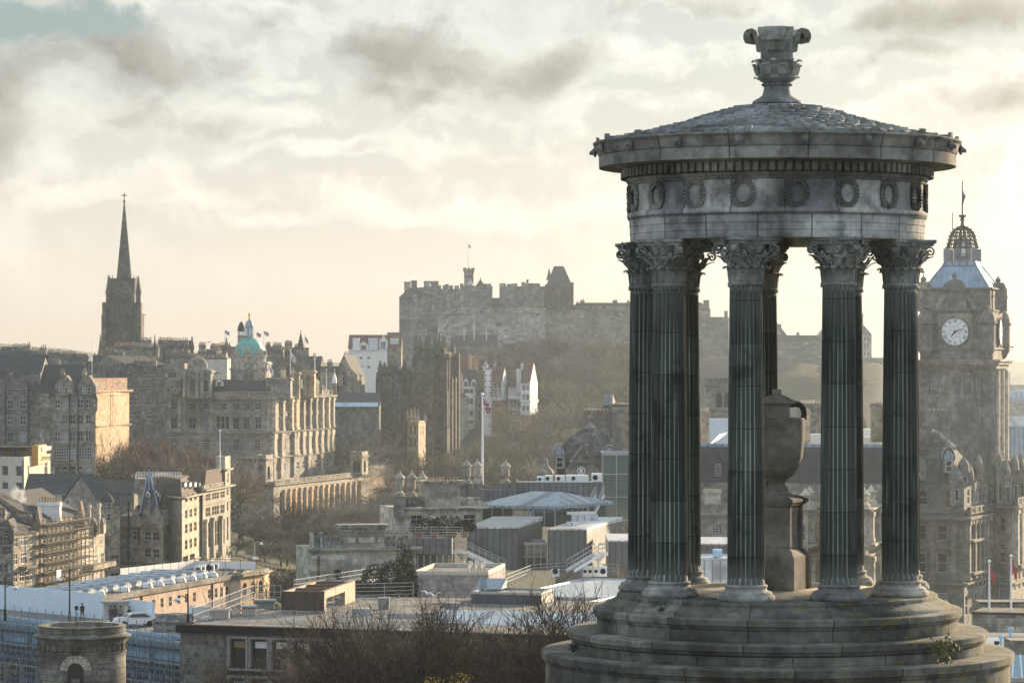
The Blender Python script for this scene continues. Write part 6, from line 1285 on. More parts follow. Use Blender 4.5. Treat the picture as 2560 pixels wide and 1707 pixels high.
def car(label,x,y,z,rz,paint,group=None,van=False):
 t=thing('parked_car',label,'car',(x,y,z),group);M_=Matrix.Translation((x,y,z))@Matrix.Rotation(rz,4,'Z');m=MB()
 pr_=[(-2.1,.35),(-2.12,.75),(-1.95,.95),(-1.1,1.02),(-.5,1.42),(.9,1.45),(1.65,1.05),(2.05,.95),(2.12,.6),(2.1,.35)]if not van else[(-2.4,.35),(-2.4,.95),(-1.8,1.15),(-1.2,1.95),(2.4,2.0),(2.45,.35)]
 n=len(pr_);vs=[]
 for(w_,k)in((-.86,1),(-.74,0),(.74,0),(.86,1)):
  for(px_,pz)in pr_:vs.append((px_,w_ if pz<1.03 or k==0 else w_*.84,pz if not(k and pz>1.03)else pz-.06))
 fs=[(a*n+i,a*n+(i+1)%n,(a+1)*n+(i+1)%n,(a+1)*n+i)for a in range(3)for i in range(n)]+[tuple(range(n)),tuple(range(3*n,4*n))]
 m.add([M_@Vector(v)for v in vs],fs);m.build('body',paint,t,50);zr=1.0 if not van else 1.15;tz=1.36 if not van else 1.85
 for sg in(-1,1):m=MB();m.add([M_@Vector(v)for v in((-.95,sg*.87,zr+.03),(1.45 if not van else-.2,sg*.87,zr+.03),(.85 if not van else-.2,sg*.755,tz),(-.5,sg*.755,tz))],[(0,1,2,3)]);m.build('side_window',GLSD,t)
 m=MB();m.add([M_@Vector(v)for v in((-1.12,-.7,zr+.04),(-1.12,.7,zr+.04),(-.54,.62,tz+.02),(-.54,-.62,tz+.02))],[(0,1,2,3)]);m.build('windscreen',GLSD,t)
 for wx in(-1.3,1.3):
  for sg in(-1,1):m=MB();m.lathe([(.01,.11),(.31,.11),(.33,.06),(.33,-.06),(.31,-.11),(.01,-.11)],16);m.v=[M_@Vector((wx+p[0],sg*.8+p[2],.33+p[1]))for p in m.v];m.build('wheel',BLK,t,40)
 for sg in(-1,1):m=MB();m.ball(M_@Vector((-2.06,sg*.6,.68)),.11,8);m.build('headlight',WHITE,t)
 return t
PW,PS,PD,PBL=plain('white car paint',(.8,.8,.8),.25),plain('silver car paint',(.5,.51,.53),.3,.6),plain('dark grey car paint',(.05,.055,.065),.25),plain('blue car paint',(.06,.10,.2),.25)
cg=car('white car on the bridge half hidden by the round stone tower',xx(338,347),347,hz0,.35,PW)
gz=lambda px,Y:ground(xx(px,Y),Y)
for px,Y,pt,lab in((941,852,PD,'dark parked car on the slope below the gothic towers'),(956,856,PS,'silver parked car beside the dark one below the gothic towers'),):car(lab,xx(px,Y),Y,RW.z1+.04 if px>900 else zz(1160,Y),.5,pt)
for k,(px,Y)in enumerate(((925,700),(940,710),(952,718),(962,726),(972,734),(915,692))):car('white van parked in the sunlit row behind the bare trees' if k%2 else 'white car parked in the sunlit row behind the bare trees',xx(px,Y),Y,gz(px,Y)+.35,1.1,PW,'white vehicles in the sunlit row',k%2==1)
def street_lamp(label,px,Y,pt,pb,mat=BLK,two=False):
 b_=P(px,pb,Y);t=thing('street_lamp',label,'street lamp',b_);z1=zz(pt,Y);m=MB();m.tube([b_,(b_.x,Y,b_.z+1.2),(b_.x,Y,b_.z+1.25),(b_.x,Y,z1)],[.16,.14,.09,.06],8);m.build('post',mat,t,40);m=MB();s_=1 if px<100 or two else-1
 zA=zz(pt+28,Y)if not two else z1;m.tube([(b_.x,Y,zA),(b_.x+s_*.6,Y-.1,zA+.35),(b_.x+s_*1.1,Y-.15,zA+.15)],.05,6);m.build('bracket',mat,t);m=MB();m.lathe([(.05,.35),(.2,.2),(.32,.1),(.3,0),(.1,-.12),(.02,-.15)],12,(b_.x+s_*1.1,Y-.15,zA-.12));m.build('lamp_head',WHITE,t,40);return t
street_lamp('tall black street lamp at the far left on the bridge',13,356,1440,1551);street_lamp('tall black street lamp above the round stone tower',174,351,1419,1558);street_lamp('black street lamp at the right end of the bridge',470,340,1469,1565)
street_lamp('slim grey lamp post by the arched end pavilion',616,462,1395,1500,STEEL,True);street_lamp('slim grey lamp post at the bend of the street',636,545,1358,1425,STEEL,True)
t=thing('signal_pole','short black signal pole beside the person in black','signal',P(190,1560,350));m=MB();b_=P(190,1560,350);m.tube([b_,b_+Vector((0,0,1.9))],.05,6);m.box(b_.x-.12,b_.x+.25,349.8,350.2,b_.z+1.5,b_.z+1.9);m.build('signal_head',BLK,t)
# ---------------------------------------------------------------- round mausoleum tower, bottom left
tw=Vector((xx(206,243),243,0));S_=243/F;zt_=lambda p:zz(p,243-3)
TWS=stone('round tower stone',(.08,.075,.06),(.165,.155,.125),.5,(1.15,.42),.2,DK,.65,.55,.92,.03,(tw.x,tw.y,3.1),fine=4.0,rowvar=.3,mott=.5)
T=thing('round_stone_tower','squat round stone tower with open parapet and arched niche at bottom left','tower',(tw.x,tw.y,10));rb=108*S_
def tl(prof,name,n=72,mt=TWS,sm=40,a0=0,a1=None):m=MB();m.lathe(prof,n,tw,None,a0,a1);return m.build(name,mt,T,sm)
def tz(p,r):return zz(p,243-r)
body=MB();N=72;zs_=[10,tz(1712,3),tz(1672,3),tz(1632,3),tz(1597,3)]
tl([(rb,10),(rb,zz(1597,243)),(rb*1.0,zz(1596,243))],'drum');RM=122*S_
tl([(rb,zz(1600,243)),(rb+.12,zz(1599,243)),(rb+.15,zz(1596,243)),(RM-.05,zz(1590,243)),(RM,zz(1588,243)),(RM,zz(1585,243)),(rb+.05,zz(1581,243)),(rb-.02,zz(1580,243))],'cornice')
tl([(rb-.02,zz(1584,243)),(rb-.02,zz(1566,243)),(rb+.05,zz(1565,243)),(rb+.05,zz(1561,243)),(rb-.45,zz(1561,243)),(rb-.45,zz(1584,243)),(.01,zz(1584,243))],'parapet')
tl([(rb+.05,zz(1628,243)),(rb+.07,zz(1627,243)),(rb+.07,zz(1624,243)),(rb,zz(1623,243))],'string_course')
for k in range(34):
 a=k*2*pi/34;M_=Matrix.Translation(tw)@Matrix.Rotation(a,4,'Z');m=MB()
 if k%2:
  for o in(-.13,0,.13):m.box(-.045+o,.045+o,-rb-.14,-rb+.1,zz(1622,243),zz(1602,243),M_)
  m.build('triglyph',TWS,T)
 else:m.lathe([(.22,0),(.20,.13),(.13,.05),(.06,.13),(.01,.13)],14);m.v=[M_@Vector((p[0],-rb-p[2],zz(1612,243)+p[1]))for p in m.v];m.build('rosette',TWS,T)
m=MB();M_=Matrix.Translation(tw)@Matrix.Rotation(-.03,4,'Z');w=20*S_;zc=zz(1676,240)
m.add([M_@Vector(v)for v in[(w,-rb-.012,zc-4)]+[(w*math.cos(pi*i/12),-rb-.012,zc+w*math.sin(pi*i/12))for i in range(13)]+[(-w,-rb-.012,zc-4)]],[tuple(range(15))]);m.build('niche',plain('painted niche shadow',(.03,.028,.025),.9),T)  # flat dark polygon, the shade of the recess put into its colour
for i in range(9):
 a,a2=pi*i/9+.02,pi*(i+1)/9-.02;m=MB();r0,r1=w*1.0,w*1.95
 pts=[(r0*math.cos(a),r0*math.sin(a)),(r1*math.cos(a),r1*math.sin(a)),(r1*math.cos(a2),r1*math.sin(a2)),(r0*math.cos(a2),r0*math.sin(a2))]
 m.add([M_@Vector((x,-math.sqrt(rb*rb-x*x)-.09,zc+z))for x,z in pts]+[M_@Vector((x,-math.sqrt(rb*rb-x*x)+.2,zc+z))for x,z in pts],[(0,1,2,3)]+[(j,j+4,(j+1)%4+4,(j+1)%4)for j in range(4)]);m.build('voussoir',PALE,T)
m=MB();m.box(-.3,.3,-rb-.12,-rb+.1,zc-4,zc-.55,M_);m.build('door_slab',TWS,T);m=MB();m.lathe([(.08,.5),(.22,.42),(.3,.2),(.2,.05),(.25,0)],14);m.v=[M_@Vector((p[0],p[1]-rb-.1,zz(1636,240)+p[2]))for p in m.v];m.build('urn_ornament',plain('soot black urn',(.03,.03,.028),.9),T)
m=MB();rr=random.Random(8)
for k in range(260):a,r_=rr.uniform(0,2*pi),rb*.85*math.sqrt(rr.random());p=tw+Vector((r_*math.cos(a),r_*math.sin(a),zz(1583,243)));m.tri(p,p+Vector((.08,0,0)),p+Vector((rr.uniform(-.1,.1),rr.uniform(-.1,.1),rr.uniform(.1,.3))))
o=m.build('weeds',LEAFD,None,org=tw);tag(o,kind='stuff')
# ---------------------------------------------------------------- dark office block in front (bottom centre left)
PANEL=stone('grey square panels',(.058,.062,.058),(.088,.092,.084),1.2,(.42,.46),1.6,dirt_amt=.15,streak=.1,rowvar=.42,mott=.15)
B=Bld('office_block','grey panelled office block with black fascia and roof terrace at bottom centre',[(451,262),(1440,251)],1580,6,PANEL,36)
fpx=[(570.5,621),(623,674),(675.5,727),(728.5,780),(781.5,834),(835,888),(889,942),(943,997),(998,1052),(1053,1108)]
for(a,c)in fpx:B.rows(0,[(1592,1664),(1690,1760)],[(a+c)/2],1.28,'none',gm=GLSD,fm=BLK,rp=451,depth=.35)
B.wall();b=MB();L=B.edge(0)[3];B.fbox(b,0,-.25,L,B.z1+.02,zz(1560,262),-.4,.35);B.fbox(b,3,.4,B.edge(3)[3],B.z1+.02,zz(1560,262),-.4,.2);b.build('black_fascia',BLK,B.root)
FRM=plain('grey concrete frame',(.26,.255,.24),.85,var=.2)
for(a,c)in fpx:
 for(t,b_)in((1585,1670),(1682,1767)):
  m=MB();u0,u1=B.u(0,a),B.u(0,c);z1,z0=zz(t,262),zz(b_,262)
  for(ua,ub,za,zb_)in((u0,u0+.18,z0,z1),(u1-.18,u1,z0,z1),(u0+.18,u1-.18,z1-.18,z1),(u0+.18,u1-.18,z0,z0+.14)):B.fbox(m,0,ua,ub,za,zb_,.002,.16)
  m.build('window_surround',FRM,B.root)
m=MB();B.fbox(m,0,B.u(0,569),L,zz(1682,262),zz(1671,262),.002,.08);m.build('black_band',BLK,B.root)
for k,(a,c)in enumerate(fpx[:5]):m=MB();u=B.u(0,(a+c)/2);B.fbox(m,0,u-.5,u+.5,zz(1614,262),zz(1598,262),-.33,-.31);m.build('blind',WHITE if k else plain('tan blind',(.3,.22,.1),.8),B.root)
m=MB();u=B.u(0,596);B.fbox(m,0,u-.5,u+.5,zz(1720,262),zz(1697,262),-.33,-.31);m.build('blue_poster',SHEET,B.root)
zr=zz(1560,262);m=MB();m.prism([(p.x,p.y)for p in B.quadxy(.35)],zr-.3,zr-.05);m.build('roof_deck',PAVE,B.root)
rl=lambda px,Y:(xx(px,Y),Y)
rail=fence_line('terrace_railing','steel baluster railing round the terrace of the grey panelled office',[rl(482,263.5),rl(1110,256)],zr,1.15,.16,STEEL,.04,(1.0,.08));fence_line('terrace_railing','steel railing running back along the left edge of the office terrace',[rl(482,263.5),rl(635,291),rl(702,291)],zr,1.15,.5,STEEL,.04,(1.0,.5,.1))
for k,(px,Y,w,lab)in enumerate(((552,268,50,'grey roof vent box nearest the front of the office terrace'),(622,272,40,'grey roof vent box in the middle of the office terrace'),(662,279,56,'grey roof vent box furthest back on the office terrace'),(524,271,24,'small open planter box at the left of the office terrace'))):
 c=Vector((xx(px,Y),Y,zr));w_=w*Y/F;t=thing('roof_vent',lab,'roof vent',c);m=MB();m.box(c.x-w_*.42,c.x+w_*.42,Y-.4,Y+.4,zr,zr+.62-.2*(k==3));m.build('vent_body',FRM,t)
 if k<3:m=MB();m.box(c.x-w_/2,c.x+w_/2,Y-.6,Y+.6,zr+.64,zr+.76);m.build('lid',STEEL,t)
for k,(px,Y,w,h,d_,nm,lab)in enumerate(((905,272,1.6,.5,.8,'roof_duct','low grey duct run on the office roof behind the shrubs'),(960,279,.9,.9,.9,'roof_cowl','square grey ventilation cowl on the office roof left of the pale plant room'),(1010,270,2.6,.28,.4,'cable_tray','long flat cable tray on the office roof in front of the plant room'),(1130,276,1.1,.7,.8,'roof_cowl','square grey ventilation cowl on the office roof left of the slate hut'),(1262,268,1.8,.45,.7,'roof_duct','grey duct box on the office roof right of the slate hut'),(850,284,.7,.55,.7,'roof_hatch','small roof hatch on the office roof right of the pergola'))):
 c=Vector((xx(px,Y),Y,zr-.05));t=thing(nm,lab,'roof equipment',c);m=MB();m.box(c.x-w/2,c.x+w/2,Y-d_/2,Y+d_/2,c.z,c.z+h);m.build('casing',FRM if k%2 else STEEL,t);m=MB();m.box(c.x-w/2-.06,c.x+w/2+.06,Y-d_/2-.06,Y+d_/2+.06,c.z+h+.003,c.z+h+.07);m.build('cap',STEEL,t)
# brown box frame pergola
pg=thing('roof_pergola','brown clad open box frame standing on the office roof terrace','pergola',P(756,1553,276));Y1,Y2=274.5,288.0;x0,x1,x2=xx(703,Y1),xx(811,Y1),xx(887,Y2);zt2=zz(1478,Y1);zb2=zr-.02
m=MB();m.box(x0,x1,Y1,Y1+.35,zb2,zt2);m.build('front_panel',seam('brown panel joints',(.062,.042,.032),.88,.6,0,.6),pg)
BRL=plain('light brown cladding',(.27,.18,.12),.6,var=.08);d=Vector((x2-x1,Y2-Y1));n_=Vector((-d.y,d.x)).normalized()*.35
def wallbar(k0,k1,z0,z1,name,ox=0.0):m=MB();a,c=Vector((x1+ox,Y1+.36))+d*k0,Vector((x1+ox,Y1+.36))+d*k1;m.prism([(a.x,a.y),(c.x,c.y),(c.x+n_.x,c.y+n_.y),(a.x+n_.x,a.y+n_.y)],z0,z1);m.build(name,BRL,pg)
wallbar(0,.05,zb2,zt2,'post');wallbar(.66,1.0,zb2,zt2,'post');wallbar(.052,.658,zt2-.62,zt2,'beam');wallbar(0,1,zt2-.5,zt2-.002,'beam',x0-x1+.37);wallbar(.94,1,zb2,zt2-.51,'post',x0-x1+.37)
for q_ in(.33,.66,.97):m=MB();m.box(x0+d.x*q_+.37,x1+d.x*q_-.37,Y1+d.y*q_,Y1+d.y*q_+.25,zt2-.4,zt2-.003);m.build('cross_beam',WOOD,pg)
# ---------------------------------------------------------------- converted post office: stone shells and zinc roof boxes (centre)
def sb(name,label,pts,top,base_py,mat,back=8,cat='building',**k):return Bld(name,label,pts,top,zz(base_py,pts[0][1]),mat,back,cat,**k)
GALL=stone('patched pale ashlar',(.27,.26,.21),(.44,.42,.35),.35,(1.6,.5),dirt_amt=.3,rowvar=.3)
B=sb('stone_pavilion_roof','classical stone attic with balustrades, raised centre and round window',[(778,316),(1040,318)],1375,1475,GALL,10);B.rows(0,[(1421,1452)],[845],1.0,'tall',True,gm=GLS);B.wall();B.band(1369,6,.55);B.pil(0,[783,806],.55,1388,1475,.3);B.balustrade(0,1340,29,-.4,posts=3.0,step=.32,pxs=(782,860),mat=MBASE);B.balustrade(0,1340,29,-.4,posts=3.0,step=.32,pxs=(962,1030),mat=MBASE)
m=MB();B.fbox(m,0,B.u(0,858),B.u(0,962),B.z1,zz(1316,316),-1.8,.05);m.build('attic_block',ASH,B.root)
for(a,c)in((870,888),(897,935),(944,960)):m=MB();B.fbox(m,0,B.u(0,a),B.u(0,c),zz(1357,316),zz(1344,316),.02,.09);m.build('panel',PALE,B.root)
m=MB()
for k,(h,o)in enumerate(((0,.05),(.1,.2),(.22,.4),(.36,.45))):B.fbox(m,0,B.u(0,858)-o,B.u(0,962)+o,zz(1325,316)+h,zz(1325,316)+h+.13,-1.8-o,.05+o)
m.build('attic_cornice',MBASE,B.root);m=MB()
for k in range(15):u=B.u(0,862)+k*(B.u(0,960)-B.u(0,862))/14;B.fbox(m,0,u-.07,u+.07,zz(1330,316),zz(1325,316),.05,.3)
m.build('bracket_row',MBASE,B.root);m=MB();m.lathe([(.85,0),(.85,.12),(.68,.12),(.68,0)],24);p=B.w3(0,B.u(0,845),.02);m.v=[(p.x+q_[0],p.y-q_[2],zz(1435,316)+q_[1])for q_ in m.v];m.build('round_window_surround',ASH,B.root)
for px,w in((776,8),(800,6)):m=MB();B.fbox(m,0,B.u(0,px),B.u(0,px+w),zz(1372,316),zz(1330,316),-.8,.15);m.build('corner_pier',MBASE,B.root)
B=sb('stone_pavilion_roof','classical stone attic with urn topped piers beside the hipped zinc roof',[(988,352),(1206,354)],1270,1330,GALL,9);B.rows(0,[(1287,1310)],[1042,1174],1.3,'sash4');B.wall();B.band(1268,4,.5);B.balustrade(0,1243,24,-.3,pxs=(1010,1062),step=.34,posts=3,mat=OLD2);B.balustrade(0,1245,22,-.3,pxs=(1152,1204),step=.34,posts=3)
m=MB();B.fbox(m,0,B.u(0,1061),B.u(0,1151),B.z1,zz(1202,352),-1.6,.06);m.build('attic_block',ASH,B.root)
for(a,c)in((1068,1082),(1092,1120),(1128,1142)):m=MB();B.fbox(m,0,B.u(0,a),B.u(0,c),zz(1242,352),zz(1230,352),.04,.1);m.build('panel',ASH,B.root)
m=MB()
for(h,o)in((0,.1),(.14,.25),(.28,.42)):B.fbox(m,0,B.u(0,1061)-o,B.u(0,1151)+o,zz(1212,352)+h,zz(1212,352)+h+.15,-1.6-o,.06+o)
m.build('attic_cornice',MBASE,B.root)
for k in range(9):put('chimney_pot',POTS[POT.name],B.root,(xx(1072+k*8.5,353),353,zz(1204,352)),0,(1,1,.5))
for px,Y in((999,352),(1029,356),(1056,360),(1166,372),(1193,376),(1263,380)):
 c=P(px,1240 if px<1100 else 1208,Y);t=thing('stone_urn',{999:'carved stone urn pier at the left end of the classical attic row',1029:'carved stone urn pier second from the left in the attic row',1056:'carved stone urn pier third from the left beside the raised attic',1166:'carved stone urn pier just left of the tall flagpole with the union flag',1193:'carved stone urn pier right beside the tall flagpole with the union flag',1263:'carved stone urn pier behind the roof terrace railing'}[px],'urn',c);k=Y/352
 m=MB();r_=.42*k;m.lathe([(r_*1.3,0),(r_*1.3,.3),(r_*.8,.4),(r_*.55,.6),(r_*1.0,.75),(r_*1.1,1.0),(r_*1.1,1.75),(r_*1.35,1.8),(r_*1.35,1.95),(r_*.7,2.2),(r_*.25,2.5),(r_*.3,2.6),(.02,2.75)],16,c,lambda a,r,z:r*(1+.04*math.cos(8*a)));m.build('urn_body',ASH,t,40)
 m=MB();m.box(c.x-r_*1.4,c.x+r_*1.4,Y-.6,Y+.6,c.z-2.2,c.z);m.build('pier',OLD2,t)
def zbox(name,label,pts,top,base_py,mat=ZINC,rmat=ZINCR,drop=.25,**k):
 B=sb(name,label,pts,top,base_py,mat,**k);B.wall();m=MB();q_=B.quadxy(-.12);z=B.z1+.02;hi=[0,0,drop,drop]
 m.add([(p.x,p.y,z)for p in q_[:4]]+[(p.x,p.y,z+.15+h)for p,h in zip(q_[:4],hi)],[(i,(i+1)%4,4+(i+1)%4,4+i)for i in range(4)]+[(4,5,6,7)]);B.roofo=m.build('roof',rmat,B.root);return B
zbox('zinc_roof_box','left grey zinc clad roof box with a pale seamed roof',[(1167,336),(1296,336),(1356,354)],1321,1425)
B=zbox('zinc_roof_box','right grey zinc clad roof box with a pale seamed roof and skylights',[(1369,337),(1467,337),(1556,357)],1325,1425)
for(px,Y,w)in((1462,352,66),(1430,343,26)):m=MB();c=xx(px,Y);w_=w*Y/F/2;m.box(c-w_,c+w_,Y-1.2,Y+1.2,B.z1+.1,B.z1+.55+(Y>345)*.3);m.build('skylight',ZINCR,B.root)
zbox('zinc_roof_box','small zinc clad roof box at the right edge beside the temple column',[(1520,334),(1600,334)],1354,1420,back=8)
B=sb('glass_link','greenish glass link between the two zinc roof boxes',[(1297,340),(1368,340)],1362,1425,GLSG,6);B.wall();m=MB();[m.box(xx(px,339.9)-.05,xx(px,339.9)+.05,339.8,340.0,zz(1425,340),zz(1362,340))for px in(1299,1317,1335,1352,1366)];m.box(xx(1297,340),xx(1368,340),339.75,340,zz(1391,340)-.05,zz(1391,340)+.05);m.build('mullion',STEEL,B.root);B.roof('flat',.25,[STEEL,GREYP])
B=sb('zinc_terrace_block','zinc fascia terrace block with planters and a wide glass front',[(1027,322),(1130,322)],1345,1425,ZINC,14);B.rows(0,[(1385,1420)],[1056,1084,1112],1.0,'none',gm=GLSG,fm=BLK);B.wall();m=MB();B.fbox(m,0,-.8,B.edge(0)[3],zz(1384,322),zz(1365,322),0,.35);m.build('fascia',ZINC,B.root)
m=MB();B.fbox(m,0,B.u(0,1044),B.u(0,1124),zz(1420,322),zz(1386,322),-.3,.03);m.build('glass_front',GLSG,B.root);m=MB();[B.fbox(m,0,B.u(0,px)-.05,B.u(0,px)+.05,zz(1420,322),zz(1386,322),.03,.09)for px in(1044,1060,1076,1092,1108,1123)];m.build('mullion',STEEL,B.root);zter=B.z1+.03
fence_line('terrace_railing','steel wire railing along the planted terrace above the classical attic',[rl(961,323.5),rl(1156,322.4)],zter,1.0,1.3,STEEL,.05,(1.0,.75,.5,.25));fence_line('terrace_railing','sloping steel railing climbing behind the planted terrace bushes',[rl(962,324),rl(1130,348)],[zter,zz(1297,348)-1],1.0,1.6,STEEL,.05,(1.0,.6,.2))
for k,(px,r_)in enumerate(((1048,.55),(1086,.5),(1118,.55),(1132,.45),(1162,.55))):
 c=Vector((xx(px,323.2),323.2,zter));t=thing('plant_pot','terracotta planter with a grey green shrub on the planted terrace','planter',c,'planters on the terrace');m=MB();m.lathe([(.3,0),(.42,.45),(.46,.5),(.38,.5),(.3,.42)],14,c);m.build('pot',POT,t,40);m=MB();rr=random.Random(k)
 for q_ in range(90):v=Vector((rr.gauss(0,.22),rr.gauss(0,.22),.6+abs(rr.gauss(0,.18))));a_=Vector((rr.gauss(0,1),rr.gauss(0,1),rr.gauss(0,1))).normalized()*.07;b2=a_.cross(Vector((rr.random(),1,.3))).normalized()*.05;m.quad(c+v-a_,c+v+b2,c+v+a_,c+v-b2)
 m.build('shrub',LEAFO,t)
# hipped pavilion
B=sb('zinc_pavilion','glass walled roof pavilion with a hipped pale zinc roof',[(1204,360),(1390,356)],1266,1312,GLSG,12);B.wall();m=MB();[B.fbox(m,0,B.u(0,px)-.06,B.u(0,px)+.06,zz(1312,360),zz(1268,360),.0,.12)for px in(1206,1232,1258,1284,1310,1322,1336,1362,1388)];m.build('mullion',STEEL,B.root)
m=MB();B.fbox(m,0,B.u(0,1285),B.u(0,1330),zz(1308,360),zz(1274,360),.005,.04);m.build('door',STEEL,B.root);m=MB();q_=B.quadxy(-1.1);z=zz(1266,360)
m.prism([(p.x,p.y)for p in q_],z-.05,z+.22);m.build('eaves',LEAD,B.root);z+=.23;A_,B_,C_,D_=q_;m1,m2=(A_+D_)/2,(B_+C_)/2;r1,r2=m1.lerp(m2,.36),m2.lerp(m1,.30);m=MB();v=lambda p,z_:(p.x,p.y,z_);m.add([v(A_,z),v(B_,z),v(C_,z),v(D_,z),v(r1,z+1.25),v(r2,z+1.25)],[(0,1,5,4),(1,2,5),(2,3,4,5),(3,0,4)]);B.roofo=m.build('roof',LEAD,B.root)
B=sb('zinc_roof_range','long grey zinc clad roof range with white machinery on top',[(1290,372),(1506,372)],1210,1300,ZINC,10);B.wall();B.roof('flat',.2,[ZINC,GREYP]);zm=B.z1+.25
B2=sb('zinc_roof_range','lower zinc clad range behind the hipped pavilion',[(1212,368),(1292,370)],1228,1300,ZINC,8);B2.wall();B2.roof('flat',.2,[ZINC,GREYP])
for(px,w,h,lab)in((1352,18,12,'white box fan unit at the left of the machinery row on the zinc range'),(1372,20,15,'white box fan unit second from left on the zinc range'),(1400,24,15,'white box fan unit left of the long white duct'),(1443,56,16,'long white duct box on the zinc range'),(1492,26,20,'tall white machine at the right end of the zinc range')):
 c=Vector((xx(px,374),374,zm));w_=w*374/F/2;h_=h*374/F;t=thing('roof_machine',lab,'ventilation unit',c);m=MB();m.box(c.x-w_,c.x+w_,373,375,zm,zm+h_);m.build('casing',WHITE,t)
 m=MB();m.lathe([(h_*.3,0),(.02,.02)],14);m.v=[(c.x-w_*.3+p[0],372.97,zm+h_*.5+p[1])for p in m.v]
 for v_ in range(len(m.v)):pass
 m=MB();m.add([(c.x-w_*.35+h_*.32*math.cos(a*pi/7),372.97,zm+h_*.5+h_*.32*math.sin(a*pi/7))for a in range(14)],[tuple(range(14))]);m.build('fan',BLK,t)
flagpole('very tall white flagpole with a union flag in front of the painted houses',1206,378,988,1212,union_flag,WHITE,.13,1.9,1,.8,cols=FC)
# stairs
def stair(label,pts,zs_,w=.9):
 t=thing('steel_stair',label,'staircase',(pts[0][0],pts[0][1],zs_[-1]));P_=[Vector((*p,z))for p,z in zip(pts,zs_)]
 for k in range(len(P_)-1):
  a,c=P_[k],P_[k+1];d_=(c-a);s_=Vector((-d_.y,d_.x,0)).normalized()*w/2
  for sg in(-1,1):
   m=MB();m.bar(a+s_*sg,c+s_*sg,.08,.32);m.build('stringer',WHITE,t);m=MB();m.bar(a+s_*sg+Vector((0,0,1)),c+s_*sg+Vector((0,0,1)),.06);m.bar(a+s_*sg+Vector((0,0,.55)),c+s_*sg+Vector((0,0,.55)),.035)
   n=max(1,int(d_.length/.9));[m.bar(a.lerp(c,i/n)+s_*sg,a.lerp(c,i/n)+s_*sg+Vector((0,0,1)),.05)for i in range(n+1)];m.build('handrail',STEEL,t)
  n=max(2,int(abs(d_.z)/.18)if abs(d_.z)>.3 else 3)
  for i in range(n):m=MB();p=a.lerp(c,(i+.5)/n);e=d_.normalized()*.14 if abs(d_.z)>.3 else d_/n/2;e.z=0;m.add([p-e-s_,p+e-s_,p+e+s_,p-e+s_],[(0,1,2,3)]);m.build('tread',STEEL,t)
 for k in(1,):m=MB();p=P_[k];m.tube([p-Vector((0,0,.1)),p-Vector((0,0,.8)),(p.x,p.y,zs_[-1]-.2)],[.7,.12,.12],8);m.build('support',WHITE,t)
 return t
stair('white steel stair dropping right from a railed landing beside the left zinc box',[rl(1128,326),rl(1158,326),rl(1255,330)],[zz(1379,326)]*2+[zz(1424,330)]);stair('white steel stair rising to the right in front of the right zinc box',[rl(1520,330),rl(1496,330),rl(1426,326)],[zz(1384,330)]*2+[zz(1426,326)]);stair('white steel stair and landing below the greenish glass wall',[rl(1500,368),rl(1478,362),rl(1408,358)],[zz(1240,366),zz(1281,362),zz(1282,358)])
# glass curtain tower and the blocks in front
B=sb('glass_wall_building','greenish glass curtain wall beside the left temple columns',[(1506,392),(1580,392)],1135,1310,GLSG,8);B.wall();m=MB();[m.box(xx(px,391.9)-.05,xx(px,391.9)+.05,391.85,392,B.z0,B.z1)for px in(1507,1541,1576)];[m.box(xx(1506,392),xx(1580,392),391.86,392,zz(p,392)-.05,zz(p,392)+.05)for p in(1137,1185,1242,1300)];m.build('mullion',STEEL,B.root);B.roof('flat',.2,[STEEL,GREYP])
STB=stone('pale block stone',(.30,.27,.25),(.36,.33,.31),.3,(1.5,.42),.75,dirt_amt=.2,streak=.2,rowvar=.1)
B=sb('stone_plant_block','pale block built plant room with three steel flues',[(1034,300),(1221,300),(1263,312)],1437,1540,STB);B.wall();B.roof('flat',.35,[CRM,GREYP])
for k,(px,lab)in enumerate(((1176,'polished steel flue at the left of three on the pale plant room'),(1192,'polished steel flue in the middle of three on the pale plant room'),(1207,'polished steel flue at the right of three on the pale plant room'))):c=Vector((xx(px,304),304,B.z1-.05));m=MB();m.lathe([(.01,0),(.22,0),(.22,.95),(.25,.96),(.25,1.1),(.18,1.1),(.18,.9)],14,c);o=m.build('steel_flue',CHROME,None,40,c);tag(o,lab,'flue')
DKP=seam('slate grey panels',(.075,.085,.10),1.05,.5,.2,.5)
B=sb('roof_access_hut','slate grey panelled roof hut with a white notice and cream flank',[(1178,286),(1352,284),(1383,290)],1484,1560,DKP);B.wall();m=MB();B.fbox(m,1,.02,B.edge(1)[3]-.02,B.z0,B.z1-.1,.003,.05);m.build('cream_flank',CRM,B.root);m=MB();B.fbox(m,0,B.u(0,1200),B.u(0,1221),zz(1526,286),zz(1508,286),.003,.05);m.build('white_notice',WHITE,B.root);B.roof('flat',.2,[STEEL,GREYP])
m=MB();c=xx(1220,290);m.add([(c-1.1,289,B.z1+.2),(c+1.1,289,B.z1+.2),(c+1.6,291,B.z1+1.0),(c-.6,291,B.z1+1.0),(c-1.1,291,B.z1+.2),(c+1.6,291,B.z1+.2)],[(0,1,2,3),(0,3,4),(1,5,2),(4,3,2,5)]);m.build('skylight',LEAD,B.root)
WMET=seam('white metal roof sheets',(.55,.62,.68),.9,.4,.2,.35)
B=sb('metal_roofed_block','low block with a wide pale blue white metal roof left of the temple',[(1262,303),(1545,300)],1492,1560,STB,26);B.wall();B.roof('flat',.15,[WMET,WMET]);B=sb('metal_roofed_block','second pale metal roof slab stepping down beside the temple base',[(1385,280),(1560,278)],1525,1585,stone('slate hung wall',(.16,.16,.165),(.24,.24,.24),.5,(.5,.22),dirt_amt=.3),18);B.wall();B.roof('flat',.15,[WMET,WMET])
